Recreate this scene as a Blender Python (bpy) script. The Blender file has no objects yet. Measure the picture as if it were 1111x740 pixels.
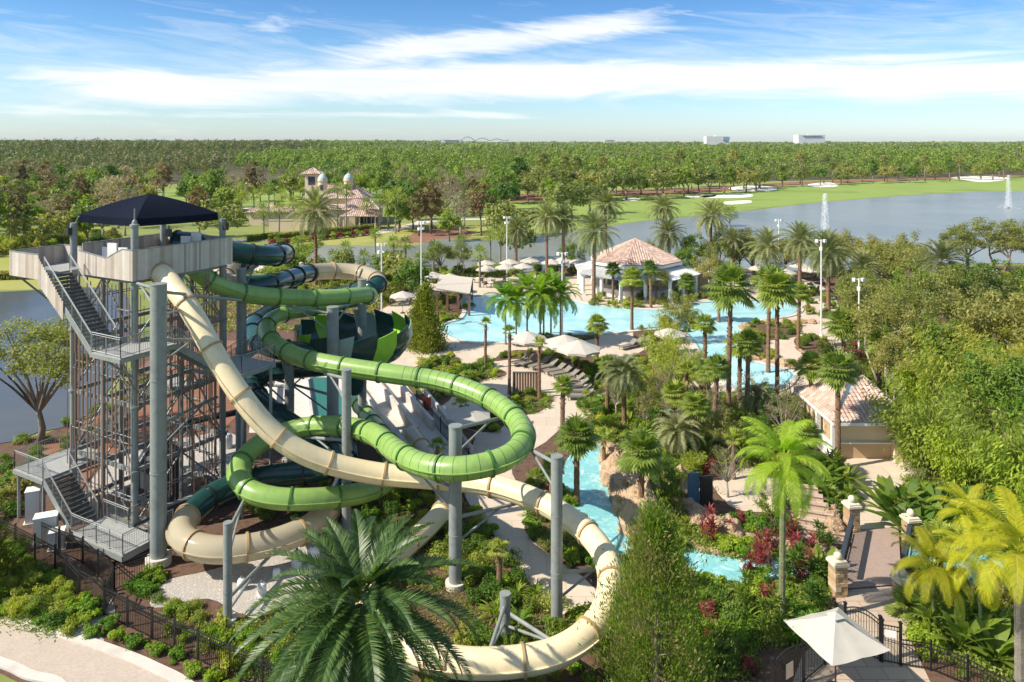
import bpy, math, random
import numpy as np
from mathutils import Vector, Matrix, geometry
random.seed(7); RNG = np.random.default_rng(7)
FP, CX, HZ, HC = 800.0, 555.5, 153.0, 22.5     # focal length (px of a 1111 px wide frame), centre, horizon, camera height (m)
PI = math.pi
V = Vector
sc = bpy.context.scene
col = sc.collection
def G(px, py, z=0.0):
    Y = FP*(HC-z)/(py-HZ); return V(((px-CX)*Y/FP, Y, z))
def D(px, py, Y): return V(((px-CX)*Y/FP, Y, HC-(py-HZ)*Y/FP))
def R(d): return math.radians(d)
rnd = random.random
def ru(a, b): return a+(b-a)*random.random()

# ------------------------------------------------------------------ materials
def nodes(name):
    m = bpy.data.materials.new(name); m.use_nodes = True
    nt = m.node_tree; b = nt.nodes['Principled BSDF']; return m, nt, b
def ramp(nt, fac, stops):
    r = nt.nodes.new('ShaderNodeValToRGB'); e = r.color_ramp.elements
    while len(e) < len(stops): e.new(0.5)
    for i, (p, c) in enumerate(stops):
        e[i].position = p; e[i].color = (c[0], c[1], c[2], 1)
    nt.links.new(fac, r.inputs[0]); return r.outputs[0]
def noise(nt, vec, scale, detail=4, rough=.6, dist=0):
    n = nt.nodes.new('ShaderNodeTexNoise'); n.inputs['Scale'].default_value = scale
    n.inputs['Detail'].default_value = detail; n.inputs['Roughness'].default_value = rough
    n.inputs['Distortion'].default_value = dist
    if vec is not None: nt.links.new(vec, n.inputs['Vector'])
    return n.outputs['Fac']
def coord(nt, kind='Object', scale=None):
    t = nt.nodes.new('ShaderNodeTexCoord'); o = t.outputs[kind]
    if scale:
        mp = nt.nodes.new('ShaderNodeMapping'); mp.inputs['Scale'].default_value = scale
        nt.links.new(o, mp.inputs[0]); o = mp.outputs[0]
    return o
def bump(nt, b, h, s, d=.05):
    n = nt.nodes.new('ShaderNodeBump'); n.inputs['Strength'].default_value = s; n.inputs['Distance'].default_value = d
    nt.links.new(h, n.inputs['Height']); nt.links.new(n.outputs[0], b.inputs['Normal'])
def math_(nt, op, a, b=None, c=None):
    n = nt.nodes.new('ShaderNodeMath'); n.operation = op
    for i, v in enumerate((a, b, c)):
        if v is None: continue
        if isinstance(v, (int, float)): n.inputs[i].default_value = v
        else: nt.links.new(v, n.inputs[i])
    return n.outputs[0]
def mixc(nt, f, a, b, mode='MIX'):
    n = nt.nodes.new('ShaderNodeMix'); n.data_type = 'RGBA'; n.blend_type = mode
    for s, v in ((n.inputs['Factor'], f), (n.inputs[6], a), (n.inputs[7], b)):
        if isinstance(v, (int, float)): s.default_value = v
        elif isinstance(v, tuple): s.default_value = (*v, 1)
        else: nt.links.new(v, s)
    return n.outputs[2]
def mat(name, c1, c2=None, scale=2.0, rough=.7, bmp=0, bscale=None, metal=0, c3=None, detail=5, spec=None, stretch=None, dist=.05, coat=0):
    m, nt, b = nodes(name)
    co = coord(nt, 'Object', stretch)
    b.inputs['Roughness'].default_value = rough; b.inputs['Metallic'].default_value = metal
    if spec is not None: b.inputs['Specular IOR Level'].default_value = spec
    if coat: b.inputs['Coat Weight'].default_value = coat; b.inputs['Coat Roughness'].default_value = .08
    if c2 is None: c2 = tuple(x*.86 for x in c1)
    n = noise(nt, co, scale, detail)
    st = [(.32, c1), (.68, c2)] if c3 is None else [(.3, c1), (.5, c2), (.7, c3)]
    nt.links.new(ramp(nt, n, st), b.inputs['Base Color'])
    if bmp: bump(nt, b, noise(nt, co, bscale or scale*6, 6), bmp, dist)
    return m
def islandmat(name, cols, rough=.8, nscale=3, bmp=.2):
    m, nt, b = nodes(name); g = nt.nodes.new('ShaderNodeNewGeometry')
    k = len(cols)
    c = ramp(nt, g.outputs['Random Per Island'], [(i/(k-1) if k > 1 else 0, x) for i, x in enumerate(cols)])
    n = noise(nt, coord(nt, 'Object'), nscale, 5)
    c = mixc(nt, n, c, mixc(nt, .35, c, (0.02, .02, .02)))
    nt.links.new(c, b.inputs['Base Color']); b.inputs['Roughness'].default_value = rough
    if bmp: bump(nt, b, n, bmp, .03)
    return m
def leafmat(name, cols, trans=.35, rough=.55, hue=.06):
    """leaf to leaf variation + tree to tree variation, a share of light passing through the blade"""
    m, nt, b = nodes(name); g = nt.nodes.new('ShaderNodeNewGeometry'); k = len(cols)
    oi = nt.nodes.new('ShaderNodeObjectInfo')
    n = noise(nt, coord(nt, 'Object'), .9, 3)
    f = math_(nt, 'ADD', math_(nt, 'MULTIPLY', g.outputs['Random Per Island'], .62), math_(nt, 'MULTIPLY', n, .38))
    c = ramp(nt, f, [(i/(k-1), x) for i, x in enumerate(cols)])
    h = nt.nodes.new('ShaderNodeHueSaturation'); nt.links.new(c, h.inputs['Color'])
    nt.links.new(math_(nt, 'ADD', math_(nt, 'MULTIPLY', oi.outputs['Random'], -hue), .5+hue*.5), h.inputs['Hue'])
    nt.links.new(math_(nt, 'ADD', math_(nt, 'MULTIPLY', oi.outputs['Random'], .5), .75), h.inputs['Value'])
    c = h.outputs[0]
    nt.links.new(c, b.inputs['Base Color']); b.inputs['Roughness'].default_value = rough
    b.inputs['Specular IOR Level'].default_value = .35
    t = nt.nodes.new('ShaderNodeBsdfTranslucent')
    nt.links.new(mixc(nt, 1.0, c, (1.5, 1.7, .6), 'MULTIPLY'), t.inputs['Color'])
    mx = nt.nodes.new('ShaderNodeMixShader'); mx.inputs[0].default_value = trans
    nt.links.new(b.outputs[0], mx.inputs[1]); nt.links.new(t.outputs[0], mx.inputs[2])
    nt.links.new(mx.outputs[0], nt.nodes['Material Output'].inputs['Surface'])
    return m
def glassy(name, c, alpha=.6, rough=.15):
    m, nt, b = nodes(name); b.inputs['Base Color'].default_value = (*c, 1); b.inputs['Roughness'].default_value = rough
    t = nt.nodes.new('ShaderNodeBsdfTranslucent'); t.inputs['Color'].default_value = (*c, 1)
    p = nt.nodes.new('ShaderNodeBsdfTransparent'); p.inputs['Color'].default_value = (*[min(1, x*1.1+.1) for x in c], 1)
    a = nt.nodes.new('ShaderNodeMixShader'); a.inputs[0].default_value = .4
    nt.links.new(b.outputs[0], a.inputs[1]); nt.links.new(t.outputs[0], a.inputs[2])
    q = nt.nodes.new('ShaderNodeMixShader'); q.inputs[0].default_value = 1-alpha
    nt.links.new(a.outputs[0], q.inputs[1]); nt.links.new(p.outputs[0], q.inputs[2])
    nt.links.new(q.outputs[0], nt.nodes['Material Output'].inputs['Surface']); return m
M = {}
M['grass'] = mat('grass', (.15, .20, .035), (.22, .25, .06), .03, .95, .5, 3, c3=(.10, .16, .03))
M['lawn'] = mat('lawn', (.14, .22, .035), (.24, .32, .06), .035, .95, .3, 2, c3=(.19, .28, .05))
M['drylawn'] = mat('dry lawn', (.27, .30, .05), (.33, .32, .08), .06, .95, .3, 2, c3=(.20, .25, .045))
M['mulch'] = mat('bark mulch', (.07, .035, .022), (.15, .085, .055), 1.6, 1, .9, 14, c3=(.04, .025, .018), detail=9)
M['rust'] = mat('pine straw', (.30, .12, .06), (.22, .10, .06), .5, 1, .5, 6, c3=(.28, .17, .09))
M['paving'] = mat('pale paving', (.64, .53, .41), (.72, .61, .49), .35, .85, .2, 9, c3=(.55, .44, .34), detail=8)
M['concrete'] = mat('pale concrete', (.55, .50, .45), (.62, .57, .51), .5, .85, .2, 9, c3=(.44, .40, .36), detail=8)
M['sand'] = mat('bunker sand', (.78, .74, .64), (.85, .82, .73), .1, .95)
M['gravel'] = mat('white gravel', (.62, .58, .52), (.38, .34, .30), 9, .95, 1, 20, c3=(.75, .71, .66), detail=9)
M['stone'] = mat('coral stone', (.48, .32, .18), (.62, .50, .36), 1.2, .9, 1, 3, c3=(.28, .17, .09), detail=9, dist=.2)
M['boulder'] = mat('boulder', (.46, .28, .15), (.60, .43, .28), 1.8, .95, 1, 5, c3=(.24, .14, .08), detail=10, dist=.35)
M['steel'] = mat('grey painted steel', (.20, .225, .22), (.25, .27, .26), 1.5, .5, .05, 10, c3=(.17, .19, .185), detail=8)
M['galv'] = mat('galvanised steel', (.27, .29, .29), (.36, .37, .37), 3, .45, 0, None, .4, detail=8)
M['grate'] = mat('steel grating', (.30, .31, .30), (.38, .38, .37), 3, .6)
M['tread'] = mat('dark stair tread', (.06, .065, .065), (.10, .105, .105), 3, .6)
M['iron'] = mat('black iron', (.012, .012, .014), (.02, .02, .022), 4, .45)
M['navy'] = mat('navy shade cloth', (.006, .009, .02), (.010, .014, .028), 6, 1, .2, 60, spec=.1)
M['navywall'] = mat('dark painted wall', (.03, .04, .055), (.045, .055, .07), 1, .6)
M['fascia'] = islandmat('weathered fascia boards', [(.50, .42, .34), (.68, .60, .51), (.40, .32, .26), (.74, .67, .60), (.56, .50, .45)], .8, 2)
M['batten'] = islandmat('bamboo coloured batten', [(.24, .15, .11), (.42, .28, .20), (.30, .19, .14), (.50, .36, .27)], .7, 2)
def plastic(name, c, r=.22, dirt=.25, dc=(.12, .10, .05)):
    m, nt, b = nodes(name); n = noise(nt, coord(nt, 'Object'), .7, 8, .65)
    n2 = noise(nt, coord(nt, 'Object', (1, 1, .25)), 3, 6)
    f = ramp(nt, math_(nt, 'MULTIPLY', n, n2), [(.2, (0, 0, 0)), (.42, (dirt, dirt, dirt))])
    nt.links.new(mixc(nt, f, c, dc), b.inputs['Base Color'])
    nt.links.new(math_(nt, 'ADD', math_(nt, 'MULTIPLY', n2, .2), r-.06), b.inputs['Roughness'])
    return m
M['lime'] = plastic('light green fibreglass', (.25, .40, .10), .28, .45, (.13, .17, .06))
M['limeflange'] = plastic('green flange', (.06, .17, .03), .5)
M['cream'] = plastic('cream fibreglass', (.82, .68, .43), .33, .5, (.58, .44, .26))
M['creamflange'] = plastic('cream flange', (.42, .28, .13), .5)
M['dark'] = plastic('dark green fibreglass', (.012, .055, .05), .15, .3, (.05, .09, .08))
M['darkflange'] = plastic('dark flange', (.01, .02, .022), .4)
M['brightlime'] = plastic('lime fibreglass', (.30, .62, .03), .3)
M['palegreen'] = plastic('pale green fibreglass', (.30, .40, .33), .3)
M['translucent'] = glassy('translucent beige fibreglass', (.66, .58, .42), .93)
M['teal'] = plastic('teal fibreglass', (.02, .16, .13), .3)
M['white'] = mat('white paint', (.72, .71, .68), (.8, .79, .76), 2, .6)
M['cloth'] = mat('off white canvas', (.47, .43, .37), (.53, .49, .43), 1.5, .9, .1, 30)
M['stucco'] = mat('cream stucco', (.62, .49, .34), (.68, .55, .39), .7, .9, .2, 20)
M['stucco2'] = mat('tan stucco', (.50, .34, .20), (.55, .38, .23), .7, .9, .2, 20)
M['farwall'] = mat('pale far wall', (.6, .6, .58), (.7, .7, .68), .1, .9)
M['farglass'] = mat('blue glass', (.2, .3, .4), (.25, .36, .47), .1, .4)
M['tile'] = islandmat('terracotta tile', [(.58, .36, .26), (.70, .52, .42), (.48, .31, .25), (.76, .62, .52), (.62, .42, .33), (.44, .36, .32)], .85, 1)
M['greytile'] = islandmat('pale grey tile', [(.5, .5, .49), (.62, .62, .6), (.42, .43, .43)], .8, 1)
M['woodgrey'] = mat('grey timber', (.15, .13, .11), (.22, .19, .16), 4, .85, stretch=(1, 1, .2))
M['wood'] = mat('brown timber', (.16, .08, .045), (.24, .13, .075), 4, .8, stretch=(1, 1, .2))
M['sling'] = mat('taupe sling', (.20, .18, .15), (.24, .22, .185), 8, .8)
M['bark'] = mat('bark', (.16, .12, .09), (.26, .21, .16), 5, .95, .9, 12, stretch=(1, 1, .3))
M['palebark'] = mat('pale bark', (.34, .29, .23), (.45, .39, .32), 5, .95, .9, 12, stretch=(1, 1, .3))
M['palmbark'] = mat('palm trunk', (.30, .17, .10), (.18, .10, .06), 6, .95, 1, 14, c3=(.38, .25, .16), stretch=(1, 1, 2.2))
M['greypalm'] = mat('grey palm trunk', (.30, .27, .22), (.22, .19, .15), 3, .95, 1, 14, c3=(.36, .33, .28), stretch=(1, 1, 4))
M['greenpalm'] = mat('green palm trunk', (.24, .24, .13), (.16, .18, .08), 3, .9, 1, 14, c3=(.30, .30, .18), stretch=(1, 1, 4))
M['red'] = mat('orange red sign', (.7, .12, .05), (.65, .1, .05), 2, .5)
M['black'] = mat('black plastic', (.02, .02, .02), (.03, .03, .03), 2, .5)
M['copper'] = mat('verdigris dome', (.42, .50, .46), (.48, .55, .50), 2, .6)
L = {}
L['oak'] = leafmat('oak leaves', [(.07, .09, .02), (.18, .20, .05), (.31, .31, .09), (.46, .43, .17)], .45)
L['green'] = leafmat('mid green leaves', [(.06, .10, .015), (.11, .18, .025), (.18, .26, .035), (.28, .36, .07)], .42)
L['bright'] = leafmat('bright green leaves', [(.09, .16, .015), (.16, .27, .02), (.25, .36, .035), (.38, .46, .08)], .45)
L['yellow'] = leafmat('yellow green leaves', [(.14, .18, .02), (.24, .28, .03), (.36, .38, .05), (.48, .46, .08)], .4, hue=.03)
L['bamboo'] = leafmat('feathery olive leaves', [(.13, .18, .02), (.26, .31, .045), (.40, .42, .08), (.55, .50, .18)], .52)
L['brown'] = leafmat('dry brown foliage', [(.10, .065, .03), (.17, .115, .055), (.22, .15, .08), (.17, .18, .07)], hue=.05)
L['greybrown'] = leafmat('bare greyish twigs', [(.18, .15, .11), (.26, .21, .16), (.33, .26, .20), (.22, .22, .11)], hue=.03)
L['date'] = leafmat('silvery date palm fronds', [(.11, .13, .05), (.20, .22, .09), (.30, .31, .15), (.42, .40, .22)], .3, hue=.03)
L['sabal'] = leafmat('sabal fans', [(.10, .15, .02), (.18, .24, .035), (.27, .33, .06), (.38, .40, .10)], .35, hue=.04)
L['bigpalm'] = leafmat('dark glossy fronds', [(.015, .04, .01), (.035, .08, .018), (.075, .13, .03), (.15, .20, .06)], .22, .4, hue=0)
L['queen'] = leafmat('bright queen palm fronds', [(.12, .20, .015), (.22, .33, .025), (.33, .43, .04), (.45, .50, .09)], .5, hue=.0)
L['gold'] = leafmat('golden palm fronds', [(.20, .25, .01), (.36, .38, .015), (.54, .48, .03), (.28, .35, .02)], .45, hue=.0)
L['red'] = leafmat('red cordyline leaves', [(.14, .03, .03), (.26, .05, .06), (.36, .08, .09), (.16, .13, .05)], .4, hue=.02)
L['conifer'] = leafmat('dense conifer sprays', [(.08, .11, .012), (.15, .18, .02), (.23, .25, .03), (.32, .31, .05)], .35, hue=0)
L['fluff'] = leafmat('feathery mixed foliage', [(.06, .10, .015), (.13, .23, .02), (.25, .30, .04), (.40, .31, .13)], .45)
add_later = 'fluff'
L['dead'] = leafmat('dry palm skirt', [(.20, .13, .07), (.30, .20, .11), (.36, .27, .16)], .2, hue=0)
L['cover'] = leafmat('ground cover leaves', [(.09, .13, .02), (.17, .23, .03), (.28, .33, .06), (.42, .38, .12)], .35)
L['forest'] = leafmat('woodland canopy', [(.05, .12, .015), (.085, .17, .02), (.13, .23, .03), (.20, .26, .045), (.22, .20, .06)], .3)
def add_patch(m, c, scale=.012, lo=.5, hi=.6):
    """broad patches of another leaf colour across one large mesh"""
    nt = m.node_tree; b = nt.nodes['Principled BSDF']; src = b.inputs['Base Color'].links[0].from_socket
    n = noise(nt, coord(nt, 'Object'), scale, 3)
    f = ramp(nt, n, [(lo, (0, 0, 0)), (hi, (1, 1, 1))])
    out = mixc(nt, math_(nt, 'MULTIPLY', f, .8), src, c)
    nt.links.new(out, b.inputs['Base Color'])
def tree_by_tree(m):
    """colour changes from crown to crown instead of leaf to leaf"""
    nt = m.node_tree; n = noise(nt, coord(nt, 'Object'), .09, 4, .75); g = [x for x in nt.nodes if x.type == 'NEW_GEOMETRY'][0]
    r = [x for x in nt.nodes if x.type == 'VALTORGB'][0]
    f = math_(nt, 'ADD', math_(nt, 'MULTIPLY', math_(nt, 'SUBTRACT', n, .5), 2.6), math_(nt, 'ADD', .36, math_(nt, 'MULTIPLY', g.outputs['Random Per Island'], .18)))
    nt.links.new(f, r.inputs[0])
tree_by_tree(L['forest'])
L['forest_brown'] = leafmat('russet woodland canopy', [(.05, .10, .02), (.09, .14, .03), (.14, .17, .045), (.22, .19, .08), (.26, .15, .06)], .3)
tree_by_tree(L['forest_brown']); add_patch(L['forest_brown'], (.22, .18, .10), .006, .50, .62); add_patch(L['fluff'], (.30, .20, .12), .9, .47, .58); add_patch(L['fluff'], (.16, .30, .03), .6, .60, .64); add_patch(L['forest'], (.20, .19, .08), .008, .52, .62)

def watermat(name, c1, c2, rough, bs, bstr, scale, foam=None):
    m, nt, b = nodes(name); co = coord(nt, 'Object')
    c = ramp(nt, noise(nt, co, scale, 4, .6, 1.0), [(.35, c1), (.65, c2)])
    if foam:
        f = ramp(nt, noise(nt, co, .9, 5, .7, 1.5), [(.52, (0, 0, 0)), (.66, (1, 1, 1))])
        c = mixc(nt, f, c, foam)
    nt.links.new(c, b.inputs['Base Color']); b.inputs['Roughness'].default_value = rough
    b.inputs['IOR'].default_value = 1.33
    bump(nt, b, noise(nt, co, bs, 4, .6, .6), bstr, .05)
    return m
M['pool'] = watermat('pool water', (.30, .62, .68), (.52, .78, .80), .06, 2.2, .5, .18)
M['river'] = watermat('river water', (.16, .45, .48), (.28, .60, .62), .08, 3, .8, .4, (.62, .78, .80))
M['lake'] = watermat('lake water', (.19, .21, .19), (.25, .26, .22), .26, .9, .8, .02)
M['pond'] = watermat('pond water', (.08, .09, .095), (.11, .11, .10), .15, 1.5, .35, .05)
m, nt, b = nodes('fountain spray'); b.inputs['Base Color'].default_value = (.9, .92, .95, 1); b.inputs['Roughness'].default_value = .9
M['spray'] = m
b.inputs['Alpha'].default_value = .38
def brick_late(): pass
def brick(name, c1, c2, cm, scale, w=.5, h=.25, bmp=.3, mortar=.02):
    m, nt, b = nodes(name); t = nt.nodes.new('ShaderNodeTexBrick'); nt.links.new(coord(nt, 'Object'), t.inputs['Vector'])
    for k, v in (('Color1', c1), ('Color2', c2), ('Mortar', cm)): t.inputs[k].default_value = (*v, 1)
    t.inputs['Scale'].default_value = scale; t.inputs['Brick Width'].default_value = w; t.inputs['Row Height'].default_value = h
    t.inputs['Mortar Size'].default_value = mortar
    n = noise(nt, coord(nt, 'Object'), .8, 7)
    c = mixc(nt, math_(nt, 'MULTIPLY', n, .5), t.outputs['Color'], tuple(x*.6 for x in c1))
    nt.links.new(c, b.inputs['Base Color']); b.inputs['Roughness'].default_value = .85
    bump(nt, b, t.outputs['Fac'], -bmp, .01); return m
M['pavers'] = brick('beige road pavers', (.52, .43, .35), (.62, .53, .44), (.38, .31, .25), 4)
M['paving'] = brick('pale jointed paving', (.62, .51, .40), (.68, .57, .46), (.50, .40, .31), .55, 1.0, 1.0, .1, .012)
M['flag'] = brick('flagstone paving', (.50, .38, .29), (.58, .46, .36), (.32, .24, .19), .8, .9, .6)
M['deckpave'] = brick('pink brown pavers', (.40, .29, .24), (.46, .34, .28), (.26, .19, .16), 3)

# ------------------------------------------------------------------ mesh builders
def fastmesh(name, v, f, m, smooth=False):
    """v (N,3) array, f (M,k) array"""
    v = np.asarray(v, dtype=np.float32); f = np.asarray(f, dtype=np.int32); k = f.shape[1]
    me = bpy.data.meshes.new(name)
    me.vertices.add(len(v)); me.vertices.foreach_set('co', v.ravel())
    me.loops.add(f.size); me.loops.foreach_set('vertex_index', f.ravel())
    me.polygons.add(len(f)); me.polygons.foreach_set('loop_start', np.arange(0, f.size, k, dtype=np.int32))
    me.update(calc_edges=True); me.materials.append(m)
    if smooth: me.polygons.foreach_set('use_smooth', np.ones(len(f), dtype=bool))
    return me
class MB:
    def __init__(s): s.v = []; s.f = []
    def add(s, vs, fs):
        n = len(s.v); s.v += [tuple(p) for p in vs]; s.f += [tuple(i+n for i in q) for q in fs]; return s
    def box(s, c, size, rz=0, mtx=None):
        hx, hy, hz = size[0]/2, size[1]/2, size[2]/2
        pts = [V((x, y, z)) for z in (-hz, hz) for y in (-hy, hy) for x in (-hx, hx)]
        if mtx is None: mtx = Matrix.Rotation(rz, 3, 'Z')
        return s.add([mtx @ p + V(c) for p in pts], [(0, 2, 3, 1), (4, 5, 7, 6), (0, 1, 5, 4), (2, 6, 7, 3), (0, 4, 6, 2), (1, 3, 7, 5)])
    def beam(s, p, q, w=.1, h=.1):
        p, q = V(p), V(q); d = q-p; L_ = d.length
        if L_ < 1e-5: return s
        z = d.normalized(); up = V((0, 0, 1)) if abs(z.z) < .98 else V((0, 1, 0))
        x = z.cross(up).normalized(); y = x.cross(z)
        m = Matrix((x, y, z)).transposed()
        return s.box((p+q)/2, (w, h, L_), mtx=m)
    def tube(s, p, q, r=.05, n=8, r2=None, cap=True):
        return s.path([V(p), V(q)], [r, r if r2 is None else r2], n, cap)
    def path(s, pts, rs, n=8, cap=True):
        pts = [V(p) for p in pts]; k = len(pts); vs = []
        if not isinstance(rs, (list, tuple)): rs = [rs]*k
        for i, p in enumerate(pts):
            t = (pts[min(i+1, k-1)]-pts[max(i-1, 0)]).normalized()
            up = V((0, 0, 1)) if abs(t.z) < .95 else V((0, 1, 0))
            x = t.cross(up).normalized(); y = x.cross(t)
            vs += [p+(x*math.cos(a)+y*math.sin(a))*rs[i] for a in [2*PI*j/n for j in range(n)]]
        fs = [(i*n+j, i*n+(j+1) % n, (i+1)*n+(j+1) % n, (i+1)*n+j) for i in range(k-1) for j in range(n)]
        if cap: fs += [tuple(range(n-1, -1, -1)), tuple(range((k-1)*n, k*n))]
        return s.add(vs, fs)
    def lathe(s, prof, c=(0, 0, 0), n=16, cap=True, ph=0):
        c = V(c); vs = []; k = len(prof)
        for r, z in prof: vs += [c+V((r*math.cos(2*PI*j/n+ph), r*math.sin(2*PI*j/n+ph), z)) for j in range(n)]
        fs = [(i*n+j, i*n+(j+1) % n, (i+1)*n+(j+1) % n, (i+1)*n+j) for i in range(k-1) for j in range(n)]
        if cap: fs += [tuple(range(n-1, -1, -1)), tuple(range((k-1)*n, k*n))]
        return s.add(vs, fs)
    def prism(s, poly, z0, z1):
        n = len(poly)
        vs = [(p[0], p[1], z0) for p in poly]+[(p[0], p[1], z1) for p in poly]
        tri = geometry.tessellate_polygon([[V((p[0], p[1], 0)) for p in poly]])
        fs = []
        for t in tri:
            a, b, c = [V((poly[i][0], poly[i][1], 0)) for i in t]
            t = t if (b-a).cross(c-a).z > 0 else (t[0], t[2], t[1])
            fs += [tuple(i+n for i in t), tuple(reversed(t))]
        fs += [(i, (i+1) % n, (i+1) % n+n, i+n) for i in range(n)]
        return s.add(vs, fs)
    def sheet(s, poly, z):
        tri = geometry.tessellate_polygon([[V((p[0], p[1], 0)) for p in poly]]); fs = []
        for t in tri:
            a, b, c = [V((poly[i][0], poly[i][1], 0)) for i in t]
            fs.append(t if (b-a).cross(c-a).z > 0 else (t[0], t[2], t[1]))
        return s.add([(p[0], p[1], z) for p in poly], fs)
    def mesh(s, name, m, off=None, smooth=False):
        me = bpy.data.meshes.new(name)
        v = s.v if off is None else [(p[0]-off[0], p[1]-off[1], p[2]-off[2]) for p in s.v]
        me.from_pydata(v, [], s.f); me.update(); me.materials.append(m)
        if smooth: me.polygons.foreach_set('use_smooth', np.ones(len(me.polygons), dtype=bool))
        return me
def link(name, me, parent=None):
    o = bpy.data.objects.new(name, me); col.objects.link(o)
    if parent is not None: o.parent = parent
    return o
def tag(o, label=None, cat=None, group=None, kind=None):
    for k, v in (('label', label), ('category', cat), ('group', group), ('kind', kind)):
        if v: o[k] = v
    return o
class T:
    """a thing: an Empty at its base; parts are given in world coordinates"""
    def __init__(s, name, label, cat, loc, group=None):
        s.o = link(name, None); s.loc = V(loc); s.o.location = s.loc; s.o.empty_display_size = .3
        tag(s.o, label, cat, group)
    def part(s, mb, name, m, parent=None, smooth=False, label=None):
        o = link(name, mb.mesh(name, m, s.loc, smooth), parent or s.o)
        if label: o['label'] = label
        return o
def struct(name, mb, m, smooth=False):
    return tag(link(name, mb.mesh(name, m, None, smooth)), kind='structure')
def copy_tree(o, parent=None):
    c = o.copy(); col.objects.link(c); c.parent = parent
    for ch in o.children: copy_tree(ch, c)
    return c
def autosmooth(o, ang=40):
    me = o.data
    me.polygons.foreach_set('use_smooth', np.ones(len(me.polygons), dtype=bool))
    me.set_sharp_from_angle(angle=R(ang))
def cr(pts, n=6, closed=False):
    """Catmull-Rom through the points"""
    P = [V(p) for p in pts]; k = len(P); out = []
    rng = range(k) if closed else range(k-1)
    for i in rng:
        if closed: a, b, c, d = P[(i-1) % k], P[i], P[(i+1) % k], P[(i+2) % k]
        else: a, b, c, d = P[max(i-1, 0)], P[i], P[i+1], P[min(i+2, k-1)]
        for j in range(n):
            t = j/n
            out.append(.5*((2*b)+(c-a)*t+(2*a-5*b+4*c-d)*t*t+(3*b-a-3*c+d)*t**3))
    if not closed: out.append(P[-1])
    return out
def gpoly(px, n=4):
    w = [G(x, y) for x, y in px]
    return cr(w, n, True) if n > 1 else w
def inpoly(x, y, poly):
    c = False; j = len(poly)-1
    for i in range(len(poly)):
        xi, yi = poly[i][0], poly[i][1]; xj, yj = poly[j][0], poly[j][1]
        if (yi > y) != (yj > y) and x < (xj-xi)*(y-yi)/(yj-yi)+xi: c = not c
        j = i
    return c
# ------------------------------------------------------------------ foliage
def leafquads(C, size, aspect=.5, up=.3, seed=0, size_var=.4, dirs=None, nrm=None, nj=.55):
    """one folded-diamond leaf at every centre of C"""
    g = np.random.default_rng(seed); n = len(C); C = np.asarray(C)
    a = g.normal(size=(n, 3)) if dirs is None else dirs+g.normal(size=(n, 3))*.35
    a[:, 2] += up; a /= np.linalg.norm(a, axis=1)[:, None]+1e-9
    if nrm is not None:      # blades lie roughly along the surface of their clump
        nn = nrm+g.normal(size=(n, 3))*nj; nn /= np.linalg.norm(nn, axis=1)[:, None]+1e-9
        a = np.cross(nn, g.normal(size=(n, 3))); a /= np.linalg.norm(a, axis=1)[:, None]+1e-9
    b = np.cross(a, g.normal(size=(n, 3)) if nrm is None else nn); b /= np.linalg.norm(b, axis=1)[:, None]+1e-9
    s = (size*(1-size_var+2*size_var*g.random(n)))[:, None]
    v = np.stack([C-a*s*.5, C+b*s*aspect*.5, C+a*s*.5, C-b*s*aspect*.5], axis=1).reshape(-1, 3)
    return v, np.arange(4*n).reshape(n, 4)
def clump_points(n_cl, per, rx, rz, cz, cr_, seed, shell=.55, lop=.25, bottom=-.5):
    """leaf positions: clumps spread through an uneven crown"""
    g = np.random.default_rng(seed); cs = []
    while len(cs) < n_cl:
        p = g.normal(size=3); p /= np.linalg.norm(p)
        if p[2] < bottom: continue
        r = shell+(1-shell)*g.random()**.6
        az = math.atan2(p[1], p[0])
        r *= 1+lop*math.sin(2*az+seed)+lop*.6*math.sin(3*az+seed*2.3)
        cs.append((p[0]*rx*r, p[1]*rx*r, cz+p[2]*rz*r))
    cs = np.array(cs); out = []; NR = []
    for c in cs:
        q = g.normal(size=(per, 3)); q /= np.linalg.norm(q, axis=1)[:, None]
        q *= (g.random(per)**.45)[:, None]*cr_*(.6+.8*g.random())
        w_ = q/(np.linalg.norm(q, axis=1)[:, None]+1e-6); o_ = (c-np.array([0, 0, cz])); o_ = o_/(np.linalg.norm(o_)+1e-6)
        NR.append(w_*.8+o_*.5+np.array([0, 0, .25])); q[:, 2] *= .7; out.append(c+q)
    clump_points.nrm = np.concatenate(NR)
    return np.concatenate(out), cs
def tree_meshes(name, n_cl, per, rx, rz, cz, ccr, leaf, lm, bm, th, tr, seed, aspect=.5, shell=.5, lean=0, bottom=-.5, stems=1, nb=14):
    pts, cs = clump_points(n_cl, per, rx, rz, cz, ccr, seed, shell, bottom=bottom)
    v, f = leafquads(pts, leaf, aspect, .1, seed, nrm=clump_points.nrm if aspect > .3 else None)
    crown = fastmesh(name+' crown', v, f, lm)
    g = random.Random(seed); mb = MB()
    for s in range(stems):
        ang = 2*PI*s/stems+g.random(); sp = .0 if stems == 1 else tr*2
        base = V((sp*math.cos(ang), sp*math.sin(ang), -.1)); top = V((base.x*4+g.uniform(-.3, .3)*tr*3, base.y*4+g.uniform(-.3, .3)*tr*3, th))
        mid = (base+top)/2+V((g.uniform(-1, 1)*tr, g.uniform(-1, 1)*tr, 0))
        mb.path([base, mid, top], [tr*1.25/math.sqrt(stems), tr*.9/math.sqrt(stems), tr*.7/math.sqrt(stems)], 8)
        for i in range(nb//stems):
            c = V(cs[g.randrange(len(cs))]); k = top.lerp(V((c.x*.5, c.y*.5, (top.z+c.z)/2+rz*.05)), .9)
            mb.path([top, k, c], [tr*.5/math.sqrt(stems), tr*.3/math.sqrt(stems), tr*.08], 5, False)
    return crown, mb.mesh(name+' trunk', bm, None, True)
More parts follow.
